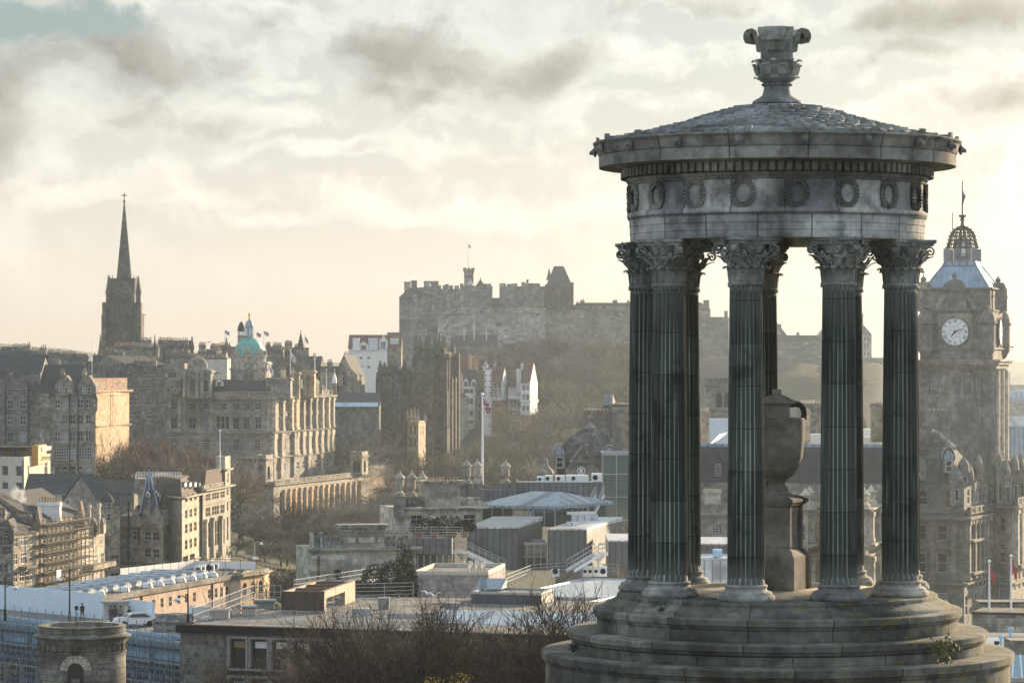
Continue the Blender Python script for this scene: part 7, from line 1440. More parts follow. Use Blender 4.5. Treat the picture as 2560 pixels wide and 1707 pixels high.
B=sb('stone_range','low grey stone range with a slated lean-to roof behind the bare trees',[(1040,262),(1560,256)],1585,1720,OLD,12);B.wall();B.roof('gable',1.5,ZINCR)
fence_line('terrace_railing','curved steel railing on the low roof right of the plant room',[rl(1266,314),rl(1330,330),rl(1420,334),rl(1545,330)],zz(1466,314),1.1,1.4,STEEL,.05,(1.0,.7,.4));fence_line('terrace_railing','long sloping steel railing rising to the right in front of the round window',[rl(735,292),rl(990,316)],[zz(1478,292),zz(1410,316)-1.0],1.0,1.2,STEEL,.05,(1.0,.6,.2));fence_line('terrace_railing','white post and wire railing in front of the clipped hedge',[rl(888,292),rl(1033,294)],zz(1497,292),1.3,2.0,STEEL,.05,(1.0,.75,.5,.25))
m=MB();m.bar(Vector((*rl(735,292.4),zz(1478,292)-.1)),Vector((*rl(990,316.4),zz(1410,316)-1.1)),.5,.25);o=m.build('ramp',ZINCR,None,org=P(735,1478,292));tag(o,'pale metal ramp edge under the long sloping railing','ramp')
for k,(px,Y)in enumerate(((1388,328),(1462,329),(1475,330),(1490,330),(1507,328))):
 c=P(px,1440,Y);t=thing('air_conditioner',{0:'grey cube air conditioner alone left of the right zinc box',1:'upright white air conditioner cabinet nearest the left of the row',2:'upright white air conditioner cabinet second in the row',3:'upright white air conditioner cabinet third in the row',4:'square white air conditioner with a round fan at the right of the row'}[k],'air conditioner',c);m=MB();w_=.25 if 0<k<4 else .4;m.box(c.x-w_,c.x+w_,Y-.3,Y+.3,c.z,c.z+(1.0 if k else .7));m.build('casing',WHITE,t);m=MB();m.add([(c.x+w_*.7*math.cos(a*pi/7),Y-.31,c.z+.5+w_*.7*math.sin(a*pi/7))for a in range(14)],[tuple(range(14))]);m.build('fan',BLK,t)
# ---------------------------------------------------------------- domed slate roof block left of the columns
B=Bld('domed_slate_building','dark stone building with a great curved slate dome roof left of the temple columns',[(1388,428),(1545,424)],1192,4,BALM,13);B.wall();Zq=lambda p:zz(p,430);cx_=xx(1476,434);m=MB();levels=[(1195,86),(1160,84),(1130,78),(1108,66),(1090,46),(1078,26),(1071,18)];pr_=[]
for(p,hw)in levels:w_=hw*430/F;pr_.append([(cx_-w_,434-w_*.85),(cx_+w_,434-w_*.85),(cx_+w_,434+w_*.85),(cx_-w_,434+w_*.85)])
for k in range(len(levels)-1):a,c=pr_[k],pr_[k+1];z0,z1=Zq(levels[k][0]),Zq(levels[k+1][0]);m.add([(x,y,z0)for x,y in a]+[(x,y,z1)for x,y in c],[(i,(i+1)%4,4+(i+1)%4,4+i)for i in range(4)])
SLN=stone('banded fish scale slates',(.045,.047,.05),(.10,.10,.10),.8,(.4,.42),.2,dirt_amt=.3,streak=.1);B.roofo=m.build('dome_roof',SLN,B.root);m=MB();m.lathe([(.9,Zq(1072)),(.6,Zq(1066)),(.25,Zq(1058)),(.3,Zq(1050)),(.45,Zq(1045)),(.3,Zq(1040)),(.02,Zq(1037))],12,(cx_,434,0));m.build('finial',BALM,B.roofo,40)
B.chim(1458,1524,1024,1100,438,2.4,7,BALM,POTW,4);B.chim(1527,1600,1010,1110,440,3,9,BALM,POTW,4);B.chim(1530,1580,1018,1120,437,.6,0,BALM)
B.dormer(1399,1114,1172,28,429,4,'round',BALM,LEAD,style='tall');B.dormer(1524,1118,1172,30,426,4,'round',BALM,LEAD,win=False)
g=MB();zA,zB,zC=Zq(1195),Zq(1152),Zq(1113);xl,xr=xx(1413,424),xx(1498,424);g.add([(xl,425.5,zA),(xr,425.5,zA),(xr,425.5,zB-1),(xx(1480,424),425.5,zB),(xx(1456,424),425.5,zC),(xx(1432,424),425.5,zB),(xl,425.5,zB-1)],[tuple(range(7))]);g.box(xx(1424,424),xx(1480,424),425.2,427,zz(1157,424),zz(1152,424));g.bar((xx(1425,424),425.3,zB),(xx(1456,424),425.3,zC),.4,.3);g.bar((xx(1487,424),425.3,zB),(xx(1456,424),425.3,zC),.4,.3);gd=g.build('pedimented_gable',BALM,B.root)
m=MB();c=P(1453,1177,425.2);m.tube([(c.x+.47*math.cos(a*pi/12),c.y,c.z+.47*math.sin(a*pi/12))for a in range(25)],.07,5);m.box(c.x-.2,c.x+.2,c.y-.03,c.y+.02,c.z-.28,c.z+.28);m.build('round_window',WHITE,gd)
cu=thing('roof_cupola','small dark onion shaped ironwork cupola left of the curved slate dome','cupola',P(1364,1195,415));m=MB();c=Vector((xx(1364,415),415,0));Zu=lambda p:zz(p,415);m.lathe([(1.0,Zu(1196)),(1.05,Zu(1188)),(.95,Zu(1178)),(.72,Zu(1172)),(.45,Zu(1166)),(.22,Zu(1158)),(.25,Zu(1152)),(.16,Zu(1148)),(.02,Zu(1143))],14,c,lambda a,r,z:r*(1+.07*math.cos(7*a)));m.build('cupola_body',OLD2,cu,60)
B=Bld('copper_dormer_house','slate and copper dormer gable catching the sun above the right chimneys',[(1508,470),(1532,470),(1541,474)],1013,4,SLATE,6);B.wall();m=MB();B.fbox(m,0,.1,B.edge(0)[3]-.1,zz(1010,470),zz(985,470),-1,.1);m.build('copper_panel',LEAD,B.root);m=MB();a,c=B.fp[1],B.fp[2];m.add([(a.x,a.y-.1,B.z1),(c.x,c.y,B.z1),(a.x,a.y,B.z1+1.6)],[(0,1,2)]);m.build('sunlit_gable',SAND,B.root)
# ---------------------------------------------------------------- long mansard building seen between the columns
B=Bld('mansard_building','long slate mansard building with dormers seen between the temple columns',[(1640,404),(2270,398)],1204,4,OLD,12);B.wall();B.roof('mansard',zz(1116,402)-zz(1204,402),[SLATE,LEAD],.2,2.2);m=MB();B.fbox(m,0,0,B.edge(0)[3],zz(1117,402),zz(1110,402),-2.6,-1.9);m.build('lead_ridge',LEAD,B.roofo)
for px in(1795,1900,2032,2157):B.dormer(px,1134,1192,24,402.6,3,mat=SLATE,rmat=LEAD,style='grid',rise=1.1)
B.chim(1752,1772,1025,1108,412,2,3,SAND,POTW,5);B.chim(1738,1752,1022,1112,414,2,3,OLD,POTW,4);B.chim(2010,2026,1026,1108,412,2,3,SAND,POTW,5);B.chim(2180,2215,1008,1105,430,2,5,OLD,POTW,4)
B=Bld('chimneyed_block','broad dark wall with a row of chimney pots behind the urn',[(2000,470),(2068,470)],1008,4,OLD2,5);B.wall();[put('chimney_pot',POTS[POTW.name],B.root,(xx(2004+k*6,471),471,B.z1),0,(1,1,.5))for k in range(10)]
B=Bld('louvred_bell_tower','pale square bell tower with louvred arches between the temple columns',[(1764,520),(1870,520)],945,4,ASH,8);B.rows(0,[(980,1020)],[1798,1818,1840],1.1,'none',True,gm=GLSD,fm=ASH);B.wall();B.band(960,3,.5);B.band(1022,2,.4);B.band(1040,2,.4);m=MB();B.fbox(m,0,-.1,B.edge(0)[3],zz(960,520),zz(945,520),-.1,.12);m.build('parapet',OLD2,B.root)
B=Bld('blue_white_screen','pale blue white sheeted wall under the bell tower',[(1775,440),(1860,440)],1046,4,WHITEB,3,cat='building');B.wall()
m=MB();[m.tube([P(1778+k*8,1108-k*4,416),P(1800+k*8,1085-k*2,420)],.04,4)for k in range(3)];o=m.build('roof_glazing',LEAD,None,org=P(1790,1108,416));tag(o,'small glazed roof lantern bars on the slate mansard roof','roof light')
for(px,Y,t,b_,w,lab)in((2150,440,1072,1082,80,'white roof plant strip between the fourth and fifth columns'),(2160,436,1092,1100,80,'lower white roof plant strip between the fourth and fifth columns'),(2055,440,1085,1108,60,'white roof plant beside the sunlit chimney right of the urn')):m=MB();m.box(xx(px-w/2,Y),xx(px+w/2,Y),Y,Y+3,zz(b_+20,Y),zz(t,Y));o=m.build('roof_plant',WHITE,None,org=P(px,b_,Y));tag(o,lab,'roof plant')
pinnacle(thing('stone_finial','small dark stone finial between the fourth and fifth columns','finial',P(2158,1080,445)),2158,16,1040,1078,445,OLD2,False)
# buildings under the mansard
B=Bld('balustraded_house','cream stone house with balustrade and chimney seen left in the temple gap',[(1730,368),(1835,368)],1290,4,ASH,10);B.rows(0,[(1312,1338)],[1793],1.1,'grid');B.wall();B.balustrade(0,1260,22,-.1,step=.35,posts=4);B.band(1284,3,.4);B.chim(1762,1802,1222,1262,372,2,6,PALE,POT,5)
B=zbox('zinc_roof_box','grey zinc wall behind the third temple column',[(1725,345),(1850,345)],1362,1420,back=8);B=sb('white_roof_hut','white roofed hut with louvre between the first and third columns',[(1735,318),(1850,318)],1400,1480,ZINCR,8);B.wall();B.roof('flat',.15,[WMET,WMET]);m=MB();[B.fbox(m,0,B.u(0,1782),B.u(0,1815),zz(1445-k*5,318),zz(1443-k*5,318),0,.08)for k in range(7)];m.build('louvre',STEEL,B.root);m=MB();m.box(xx(1783,322),xx(1804,322),321,323,B.z1+.15,B.z1+.8);m.build('roof_cowl',SHEET,B.root)
for(p0,p1,p2,Ya,Yb,lab)in((1985,2020,2055,392,414,'sunlit columned stone front right of the urn pedestal'),(2120,2166,2225,384,412,'sunlit columned stone front between the fourth and fifth columns')):
 B=Bld('columned_building',lab,[(p0,Ya),(p1,Ya-1),(p2,Yb)],1272,2,ASH,10);k=(p2-p1);B.rows(1,[(1298,1350),(1408,1470)],[p1+k*q_ for q_ in(.2,.45,.7)],2.2,'tall',gm=GLSD,fm=ASH);B.rows(0,[(1310,1350)],[(p0+p1)/2],1.0,'sash');B.wall();B.band(1270,4,.8);B.band(1358,6,1.0,faces=[1]);B.band(1384,4,.7,SAND);B.pil(1,[p1+k*q_ for q_ in(.06,.33,.58,.83)],1.0,1280,1356,.7,PALE);B.pil(1,[p1+k*q_ for q_ in(.06,.33,.58,.83)],1.2,1392,1500,.8,PALE)
 for q_ in(.05,.35,.65,.95):
  px=p1+k*q_;Y=B.yat(1,px);c=Vector((xx(px,Y)-.4,Y,B.z1));m=MB();m.lathe([(.7,0),(.7,.5),(.35,.8),(.55,1.0),(.6,1.5),(.75,1.6),(.3,2.0),(.02,2.5)],10,c);m.build('parapet_urn',PALE,B.root,40)
# ---------------------------------------------------------------- hotel with the clock tower (right)
YT=420.0;Zt=lambda p:zz(p,YT);Xt=lambda p:xx(p,YT)
HT=thing('clock_tower','tall sooty sandstone hotel clock tower with a white clock and openwork iron crown','tower',(Xt(2390),YT,4))
def tier(px0,px1,px2,top,bot,name='stage',grow=0.0,parent=None):
 a,b_,c=Vector((xx(px0,422.8),422.8)),Vector((xx(px1,420),420)),Vector((xx(px2,430),430));d_=a+c-b_;q=[a,b_,c,d_];cen=(a+c)/2
 q=[p+(p-cen).normalized()*grow for p in q];m=MB();m.prism([(p.x,p.y)for p in q],Zt(bot),Zt(top));return m.build(name,BALM,parent or HT),q
sh,q0=tier(2296,2486,2515,899,1600,'shaft');tier(2296,2486,2515,899,904,'cornice',1.3);tier(2296,2486,2515,904,911,'cornice',.9);tier(2296,2486,2515,911,922,'cornice',.45);st2,q1=tier(2300,2482,2510,776,899,'clock_stage');tier(2300,2482,2510,869,873,'string_course',.35);tier(2304,2478,2505,720,776,'attic',-.2);tier(2304,2478,2505,774,778,'string_course',.5);tier(2304,2478,2505,718,722,'string_course',.25)
uf=(q0[1]-q0[0]).normalized();nf=Vector((uf.y,-uf.x));ur=(q0[2]-q0[1]).normalized();nr=Vector((ur.y,-ur.x))
def fp_(px,off=0.0,q=q0): # point on the front face under a photograph column
 a=q[0];k=(px-CX)/F;t=(k*a.y-a.x)/(uf.x-k*uf.y);return a+uf*t+nf*off
for k in range(26):m=MB();p=q0[0]+uf*(.2+k*.37)+nf*.55;m.box(p.x-.11,p.x+.11,p.y-.1,p.y+.5,Zt(918),Zt(911));m.build('bracket',BALM,sh)
for px in(2336,2364,2391,2418,2446): # blind arcade
 m=MB();p=fp_(px,.012);w=.58;m.add([(p.x+uf.x*x,p.y+uf.y*x,z)for x,z in[(w,Zt(985))]+[(w*math.cos(pi*i/8),Zt(940)+w*math.sin(pi*i/8))for i in range(9)]+[(-w,Zt(985))]],[tuple(range(11))]);m.build('blind_arch',OLD2,sh);m=MB()
 m.tube([(p.x+uf.x*x+nf.x*.05,p.y+uf.y*x+nf.y*.05,z)for x,z in[(w+.12,Zt(985))]+[((w+.12)*math.cos(pi*i/8),Zt(940)+(w+.12)*math.sin(pi*i/8))for i in range(9)]+[(-w-.12,Zt(985))]],.12,6);m.build('arch_moulding',BALM,sh)
def twin(px,t,b_,w,off=.02,par=None):p=fp_(px,off);pm,fm=win_mesh(w,Zt(t)-Zt(b_),'sash4');w_=put('window',pm,par or sh,(p.x,p.y,Zt(b_)),math.atan2(uf.y,uf.x));f_=bpy.data.objects.new('frame',fm);COL.objects.link(f_);f_.parent=w_
for px in(2336,2446):twin(px,950,972,.5)
for t,b_ in((1020,1047),(1087,1114)):twin(2447,t,b_,.42)
twin(2301,832,868,.35,.3,st2);twin(2480,832,868,.35,.3,st2)
for px in(2300,2330,2450,2482):m=MB();p,p2=fp_(px-4,.25),fp_(px+4,.25);m.prism([(p.x,p.y),(p2.x,p2.y),(p2.x-nf.x*.3,p2.y-nf.y*.3),(p.x-nf.x*.3,p.y-nf.y*.3)],Zt(1300),Zt(925));m.build('pilaster',BALM,sh)
for q_ in(.12,.5,.88):m=MB();c=q0[1]+ur*(q0[2]-q0[1]).length*q_;m.tube([(c.x+nr.x*.1,c.y+nr.y*.1,Zt(1300)),(c.x+nr.x*.1,c.y+nr.y*.1,Zt(925))],.45,8);m.build('pilaster',PALE,sh)  # right side pilasters paler than the tower: sunlight put into their colour
# clock faces
def clock(c,u,n,r,par):
 fz=MB();V=lambda x,z,o=0.0:(c.x+u.x*x+n.x*o,c.y+u.y*x+n.y*o,c.z+z)
 N=48;fz.add([V(r*math.cos(2*pi*i/N),r*math.sin(2*pi*i/N),.06)for i in range(N)],[tuple(range(N))]);f=fz.build('clock_face',WHITE,par)
 m=MB();m.tube([V(r*1.06*math.cos(2*pi*i/N),r*1.06*math.sin(2*pi*i/N),.08)for i in range(N+1)],r*.07,6);m.build('clock_rim',OLD2,f)
 m=MB();st_=lambda a,b_,w:m.add([V(*p,.075)for p in((a[0]-w[0],a[1]-w[1]),(a[0]+w[0],a[1]+w[1]),(b_[0]+w[0],b_[1]+w[1]),(b_[0]-w[0],b_[1]-w[1]))],[(0,1,2,3)])
 NUM=['XII','I','II','III','IIII','V','VI','VII','VIII','IX','X','XI']
 for h in range(12):
  a=pi/2-h*pi/6;er,et=(math.cos(a),math.sin(a)),(math.sin(a),-math.cos(a));s_=NUM[h];wd={'I':.075,'V':.14,'X':.14};tot=sum(wd[ch]for ch in s_);o=-tot/2
  pt=lambda tt,rr_:(r*(er[0]*rr_+et[0]*tt),r*(er[1]*rr_+et[1]*tt))
  for ch in s_:
   cx_=o+wd[ch]/2;o+=wd[ch];w=(et[0]*r*.017,et[1]*r*.017);w2=(w[0]*.55,w[1]*.55)
   if ch=='I':st_(pt(cx_,.70),pt(cx_,.93),w)
   elif ch=='V':st_(pt(cx_-.05,.93),pt(cx_,.70),w);st_(pt(cx_+.05,.93),pt(cx_,.70),w2)
   else:st_(pt(cx_-.05,.93),pt(cx_+.05,.70),w);st_(pt(cx_+.05,.93),pt(cx_-.05,.70),w2)
 m.build('numerals',BLK,f);m=MB()
 for k in range(60):a=k*pi/30;er=(math.cos(a),math.sin(a));et=(-er[1]*r*.012,er[0]*r*.012);st_((er[0]*r*.95,er[1]*r*.95),(er[0]*r*.99,er[1]*r*.99),et)
 for k in range(6): # star shaped glazing bars
  a,a2,a3=k*pi/3+.2,k*pi/3+pi/6+.2,k*pi/3-pi/6+.2;A_,B_,C_=[(r*rr_*math.cos(x),r*rr_*math.sin(x))for rr_,x in((.60,a),(.36,a2),(.36,a3))]
  for(p,q)in((A_,B_),(A_,C_),((0,0),B_)):L_=math.hypot(q[0]-p[0],q[1]-p[1]);st_(p,q,(-(q[1]-p[1])/L_*r*.011,(q[0]-p[0])/L_*r*.011))
 m.build('glazing_bars',OLD2,f);m=MB();st2_=lambda ang,L_,w,o:m.add([V(*p,o)for p in((-math.sin(ang)*.1*r-math.cos(ang)*w,-math.cos(ang)*.1*r+math.sin(ang)*w),(-math.sin(ang)*.1*r+math.cos(ang)*w,-math.cos(ang)*.1*r-math.sin(ang)*w),(math.sin(ang)*L_*r,math.cos(ang)*L_*r))],[(0,1,2)])
 st2_(R(216),.62,r*.075,.10);st2_(R(72),.93,r*.05,.11);m.build('clock_hands',BLK,f)
cp=fp_(2388.5,.25,q1);m=MB();p0,p1=fp_(2346,.22,q1),fp_(2432,.22,q1);m.prism([(p0.x,p0.y),(p1.x,p1.y),(p1.x-nf.x*.4,p1.y-nf.y*.4),(p0.x-nf.x*.4,p0.y-nf.y*.4)],Zt(872),Zt(782));m.build('clock_surround',BALM,st2);clock(Vector((cp.x,cp.y,Zt(829))),uf,nf,1.68,st2)
c2=q1[1]+ur*(q1[2]-q1[1]).length*.5+nr*.2;clock(Vector((c2.x,c2.y,Zt(829))),ur,nr,1.68,st2)
# corner turrets, gable over the clock, pinnacles
for(px,Y,w)in((2314,422.2,44),(2468,419.6,44),(2508,430,36)):
 c=Vector((xx(px,Y),Y-.2,0));r_=w/2*Y/F;m=MB();m.lathe([(r_*.3,Zt(896)),(r_*.9,Zt(876)),(r_*.95,Zt(812)),(r_*1.15,Zt(809)),(r_*1.15,Zt(805)),(r_*.95,Zt(803)),(r_*.95,Zt(795)),(r_*.8,Zt(786)),(r_*.45,Zt(777)),(.1,Zt(772))],8,c,None);t_=m.build('corner_turret',BALM,HT);m=MB();m.ball((c.x,c.y,Zt(768)),.3,8);m.tube([(c.x,c.y,Zt(774)),(c.x,c.y,Zt(764))],.08,6);m.build('turret_ball',BALM,t_)
for(px,Y)in((2311,423),(2498,427),(2452,421.5)):
 m=MB();x=xx(px,Y);h=1.0 if px!=2452 else 1.5;m.box(x-h,x+h,Y,Y+2,Zt(776),Zt(722));m.box(x-h*1.1,x+h*1.1,Y-.1,Y+2.1,Zt(742),Zt(738))
 if px!=2452:m.add([(x-h,Y,Zt(722)),(x+h,Y,Zt(722)),(x+h*.55,Y,Zt(703)),(x-h*.55,Y,Zt(703)),(x-h,Y+2,Zt(722)),(x+h,Y+2,Zt(722)),(x+h*.55,Y+2,Zt(703)),(x-h*.55,Y+2,Zt(703))],[(0,1,2,3),(1,5,6,2),(5,4,7,6),(4,0,3,7),(3,2,6,7)]);m.ball((x,Y+1,Zt(697)),.38,8);m.tube([(x,Y+1,Zt(703)),(x,Y+1,Zt(684))],[.2,.06],6)
 m.build('corner_pier',BALM,HT)
m=MB();p0,p1=fp_(2362,.5),fp_(2418,.5);m.prism([(p0.x,p0.y),(p1.x,p1.y),(p1.x,p1.y+2),(p0.x,p0.y+2)],Zt(776),Zt(722));xm,r_=(p0.x+p1.x)/2,(p1.x-p0.x)/2;ym=(p0.y+p1.y)/2
m.add([(xm+r_*math.cos(pi*i/12),ym-.1,Zt(722)+r_*.9*math.sin(pi*i/12))for i in range(13)]+[(xm+r_*math.cos(pi*i/12),ym+2,Zt(722)+r_*.9*math.sin(pi*i/12))for i in range(13)],[tuple(range(13)),tuple(range(13,26))]+[(i,i+1,14+i,13+i)for i in range(12)]);m.box(xm-r_*1.1,xm+r_*1.1,ym-.25,ym+1.9,Zt(725),Zt(720));m.ball((xm,ym+.5,Zt(689)),.35,8);m.box(xm-.2,xm+.2,ym,ym+.8,Zt(698),Zt(690));m.build('clock_gable',BALM,HT)
for sg in(-1,1):m=MB();m.bar((xm+sg*r_,ym-.3,Zt(735)),(xm+sg*(r_+1.1),ym-.3,Zt(772)),.35,.5);m.build('scroll_buttress',BALM,HT)
RB=seam('blue lead and glass tower roof',(.22,.31,.40),.55,.3,.35,.55);cc_=(q1[0]+q1[2])/2;m=MB();ang=math.atan2(uf.y,uf.x);sq_=lambda h:[(cc_.x+h*math.sqrt(2)*math.cos(ang+pi/4+k*pi/2),cc_.y+h*math.sqrt(2)*math.sin(ang+pi/4+k*pi/2))for k in range(4)]
m.prism(sq_(4.0),Zt(722),Zt(716),sq_(4.0));m.prism(sq_(3.95),Zt(716),Zt(660),sq_(2.0));rf=m.build('tower_roof',RB,HT);m=MB()
for k in range(4):a,b_=sq_(3.95)[k],sq_(2.0)[k];m.tube([(*a,Zt(716)),(*b_,Zt(659))],.12,6)
m.build('roof_hip',LEAD,rf);m=MB();m.prism(sq_(2.15),Zt(661),Zt(655));m.prism(sq_(2.0),Zt(655),Zt(650));m.build('lantern_base',LEAD,rf)
m=MB()
for k in range(4):x,y=sq_(1.75)[k];m.box(x-.3,x+.3,y-.3,y+.3,Zt(650),Zt(618))
m.box(cc_.x-.95,cc_.x+.95,cc_.y-.95,cc_.y+.95,Zt(650),Zt(597));m.cone(cc_.x,cc_.y,Zt(597),Zt(581),1.3,4,pi/4);m.box(cc_.x-1.7,cc_.x+1.7,cc_.y-1.75,cc_.y-1.7,Zt(632),Zt(630));lt=m.build('lantern',plain('grey lead lantern',(.20,.21,.24),.5,.3),rf)
m=MB();[m.box(cc_.x-1.6+k*.2,cc_.x-1.56+k*.2,cc_.y-1.75,cc_.y-1.71,Zt(645),Zt(631))for k in range(17)];m.build('lantern_railing',BLK,lt);pm,fm=win_mesh(.5,.9,'sash4',gm=WHITE);put('window',pm,lt,(cc_.x,cc_.y-.97,Zt(636)));m=MB();m.add([(cc_.x+.26*math.cos(i*pi/8),cc_.y-.97,Zt(607)+.26*math.sin(i*pi/8))for i in range(16)],[tuple(range(16))]);m.build('round_opening',WHITE,lt)
IRON=plain('rusty black ironwork',(.025,.02,.017),.8,spec=.2);m=MB();crown=[(2.0,616),(1.85,606),(1.72,596),(1.60,586),(1.40,577),(1.05,569),(.6,564),(.25,560)]
for k in range(16):
 a=k*pi/8+ang
 for o in(0,.07):m.tube([(cc_.x+(r_-o*2)*math.cos(a+o),cc_.y+(r_-o*2)*math.sin(a+o),Zt(p))for r_,p in crown],.065,4)
 for r_,p in crown[:-1]:m.tube([(cc_.x+(r_-.1)*math.cos(a),cc_.y+(r_-.1)*math.sin(a),Zt(p)-.05),(cc_.x+(r_+.18)*math.cos(a),cc_.y+(r_+.18)*math.sin(a),Zt(p)+.12)],.045,4)
for r_,p in crown[:-1]:m.tube([(cc_.x+r_*math.cos(i*pi/12),cc_.y+r_*math.sin(i*pi/12),Zt(p))for i in range(25)],.045,4)
cr=m.build('iron_crown',IRON,rf);m=MB();c3=Vector((cc_.x,cc_.y,0));m.lathe([(.3,Zt(564)),(.22,Zt(556)),(.16,Zt(548)),(.3,Zt(545)),(.2,Zt(541)),(.25,Zt(538)),(.45,Zt(533)),(.2,Zt(533))],12,c3)
for k in range(6):m.tube([(cc_.x+.35*math.cos(k),cc_.y+.35*math.sin(k),Zt(538)),(cc_.x+.42*math.cos(k),cc_.y+.42*math.sin(k),Zt(531))],.06,4)
m.tube([c3+Vector((0,0,Zt(536))),c3+Vector((0,0,Zt(446)))],[.10,.06],6);m.build('mast',IRON,cr);m=MB();x=c3.x;m.add([(x+.08,c3.y,Zt(470)),(x+.28,c3.y+.1,Zt(480)),(x+.22,c3.y,Zt(496)),(x+.08,c3.y,Zt(505))],[(0,1,2,3)]);m.add([(x+.28,c3.y+.1,Zt(480)),(x+.45,c3.y+.05,Zt(483)),(x+.22,c3.y,Zt(496))],[(0,1,2)]);m.build('furled_flag',FB,cr)
m=MB();m.tube([(xx(2381,421),421,Zt(590)),(xx(2381,421),421,Zt(530))],.05,5);m.build('lightning_rod',IRON,rf)
# hotel body
YH=404.0;B=Bld('grand_hotel','sooty stone hotel block with sash windows and sunlit projecting bays below the clock tower',[(2090,408),(2410,404),(2473,419)],1205,2,BALM,16)
fc=[2110,2150,2190,2230,2268,2303,2355]
B.rows(0,[(1313,1350)],fc,1.25,'sash',rp=2410);B.rows(0,[(1382,1432)],fc,1.25,'sash',rp=2410);B.rows(0,[(1482,1520),(1550,1600)],fc,1.25,'sash',rp=2410);B.rows(0,[(1223,1263)],[2110,2150,2190,2230,2268,2307],1.2,'sash',True,rp=2410);B.rows(0,[(1226,1270)],[2368,2377,2402],.55,'sash',rp=2410)
sc_cols=[2421,2432,2442,2453,2463];B.rows(1,[(1312,1340),(1372,1420),(1440,1480)],sc_cols,1.4,'sash',gm=GLSD,depth=.4);B.rows(1,[(1222,1262)],sc_cols,1.2,'sash',gm=GLSD);B.rows(1,[(1490,1540)],[2416,2440,2460],1.3,'tall');B.wall()
B.band(1289,6,1.0);B.band(1276,2,.3,name='string_course');B.band(1452,4,.5,name='string_course');B.pediments(0,fc,2.6,1372,.7,2410);B.balustrade(1,1268,18,.8,posts=3);B.pil(1,[2412,2426.5,2437,2447.5,2458,2470],.8,1302,1450,.7);B.pil(0,[2090,2130,2170,2210,2250,2285,2330,2385,2405],.6,1300,1450,.2,rp=2410)
for z_ in(1350,1432):m=MB();B.fbox(m,1,.8,8.5,zz(z_+6,404),zz(z_,404),0,1.1);m.build('balcony',BALM,B.root)
for k in range(9):m=MB();u=.6+k*1.6;B.fbox(m,1,u,u+.4,zz(1312,404),zz(1296,404),0,.8);m.build('bracket',PALE,B.root)  # paler than the front brackets, sunlight on this side put into the colour
for k in range(40):m=MB();u=B.edge(0)[3]-.3-k*.4;B.fbox(m,0,u-.09,u+.09,zz(1302,404),zz(1296,404),0,.5);m.build('bracket',BALM,B.root)
m=MB();hp=B.quadxy(.6);m.add([(p.x,p.y,B.z1+.05)for p in hp]+[(p.x,p.y,zz(1120,410))for p in B.quadxy(3.5)],[(i,(i+1)%4,4+(i+1)%4,4+i)for i in range(4)]+[(4,5,6,7)]);B.roofo=m.build('mansard_roof',SLN,B.root);levels=[(1205,62),(1165,60),(1135,54),(1108,42),(1085,24),(1072,8)];cx_=xx(2318,412);m=MB();pr_=[[(cx_-hw*.0485,407),(cx_+hw*.0485,407),(cx_+hw*.0485,417),(cx_-hw*.0485,417)]for _,hw in levels]
for k in range(5):
 o0,o1=k*.7,(k+1)*.7;a=[(x,y+(o0 if y<410 else-o0*.5))for x,y in pr_[k]];c=[(x,y+(o1 if y<410 else-o1*.5))for x,y in pr_[k+1]];m.add([(x,y,zz(levels[k][0],408))for x,y in a]+[(x,y,zz(levels[k+1][0],408))for x,y in c],[(i,(i+1)%4,4+(i+1)%4,4+i)for i in range(4)])
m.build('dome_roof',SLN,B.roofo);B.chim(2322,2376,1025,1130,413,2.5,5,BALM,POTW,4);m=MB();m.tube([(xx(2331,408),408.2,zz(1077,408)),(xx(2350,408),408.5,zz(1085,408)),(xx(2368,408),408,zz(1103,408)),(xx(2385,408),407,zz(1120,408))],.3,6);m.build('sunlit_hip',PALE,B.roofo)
B.dormer(2372,1124,1182,26,405,4,'round',BALM,LEAD,style='sash');B.dormer(2295,1120,1200,40,404.6,3,'gable',BALM,SLN,win=False);m=MB();m.tube([(xx(2294,404)+.3*math.cos(i*pi/8),404.3,zz(1186,404)+.3*math.sin(i*pi/8))for i in range(17)],.06,5);m.build('round_window',WHITE,B.roofo)
def dome_dormer(par,px,Y,t,e,b_,w,lit=True):
 t=t+(e-t)*.35
 x,r_=xx(px,Y),w/2*Y/F;m=MB();m.box(x-r_,x+r_,Y,Y+3,zz(b_,Y),zz(e,Y));m.box(x-r_*1.15,x+r_*1.15,Y-.2,Y+3,zz(e,Y)-.3,zz(e,Y));m.lathe([(r_*1.1,zz(e,Y)),(r_*1.0,zz(e,Y)+(zz(t,Y)-zz(e,Y))*.4),(r_*.6,zz(e,Y)+(zz(t,Y)-zz(e,Y))*.7),(r_*.2,zz(e,Y)+(zz(t,Y)-zz(e,Y))*.85),(.05,zz(t,Y))],8,(x,Y+1.2,0));o=m.build('domed_dormer',BALM,par);pm,fm=win_mesh(.5,max(.8,(zz(e,Y)-zz(b_,Y))*.5),'none',gm=GLSD);w_=put('window',pm,o,(x,Y-.02,zz(b_,Y)+.4));f_=bpy.data.objects.new('frame',fm);COL.objects.link(f_);f_.parent=w_
for a in((2392,403.5,1140,1200,1262,34),(2412,405,1116,1180,1215,30),(2428,409,1130,1200,1262,20),(2450,414,1118,1165,1240,18),(2460,417,1145,1195,1262,14)):dome_dormer(B.root,*a)
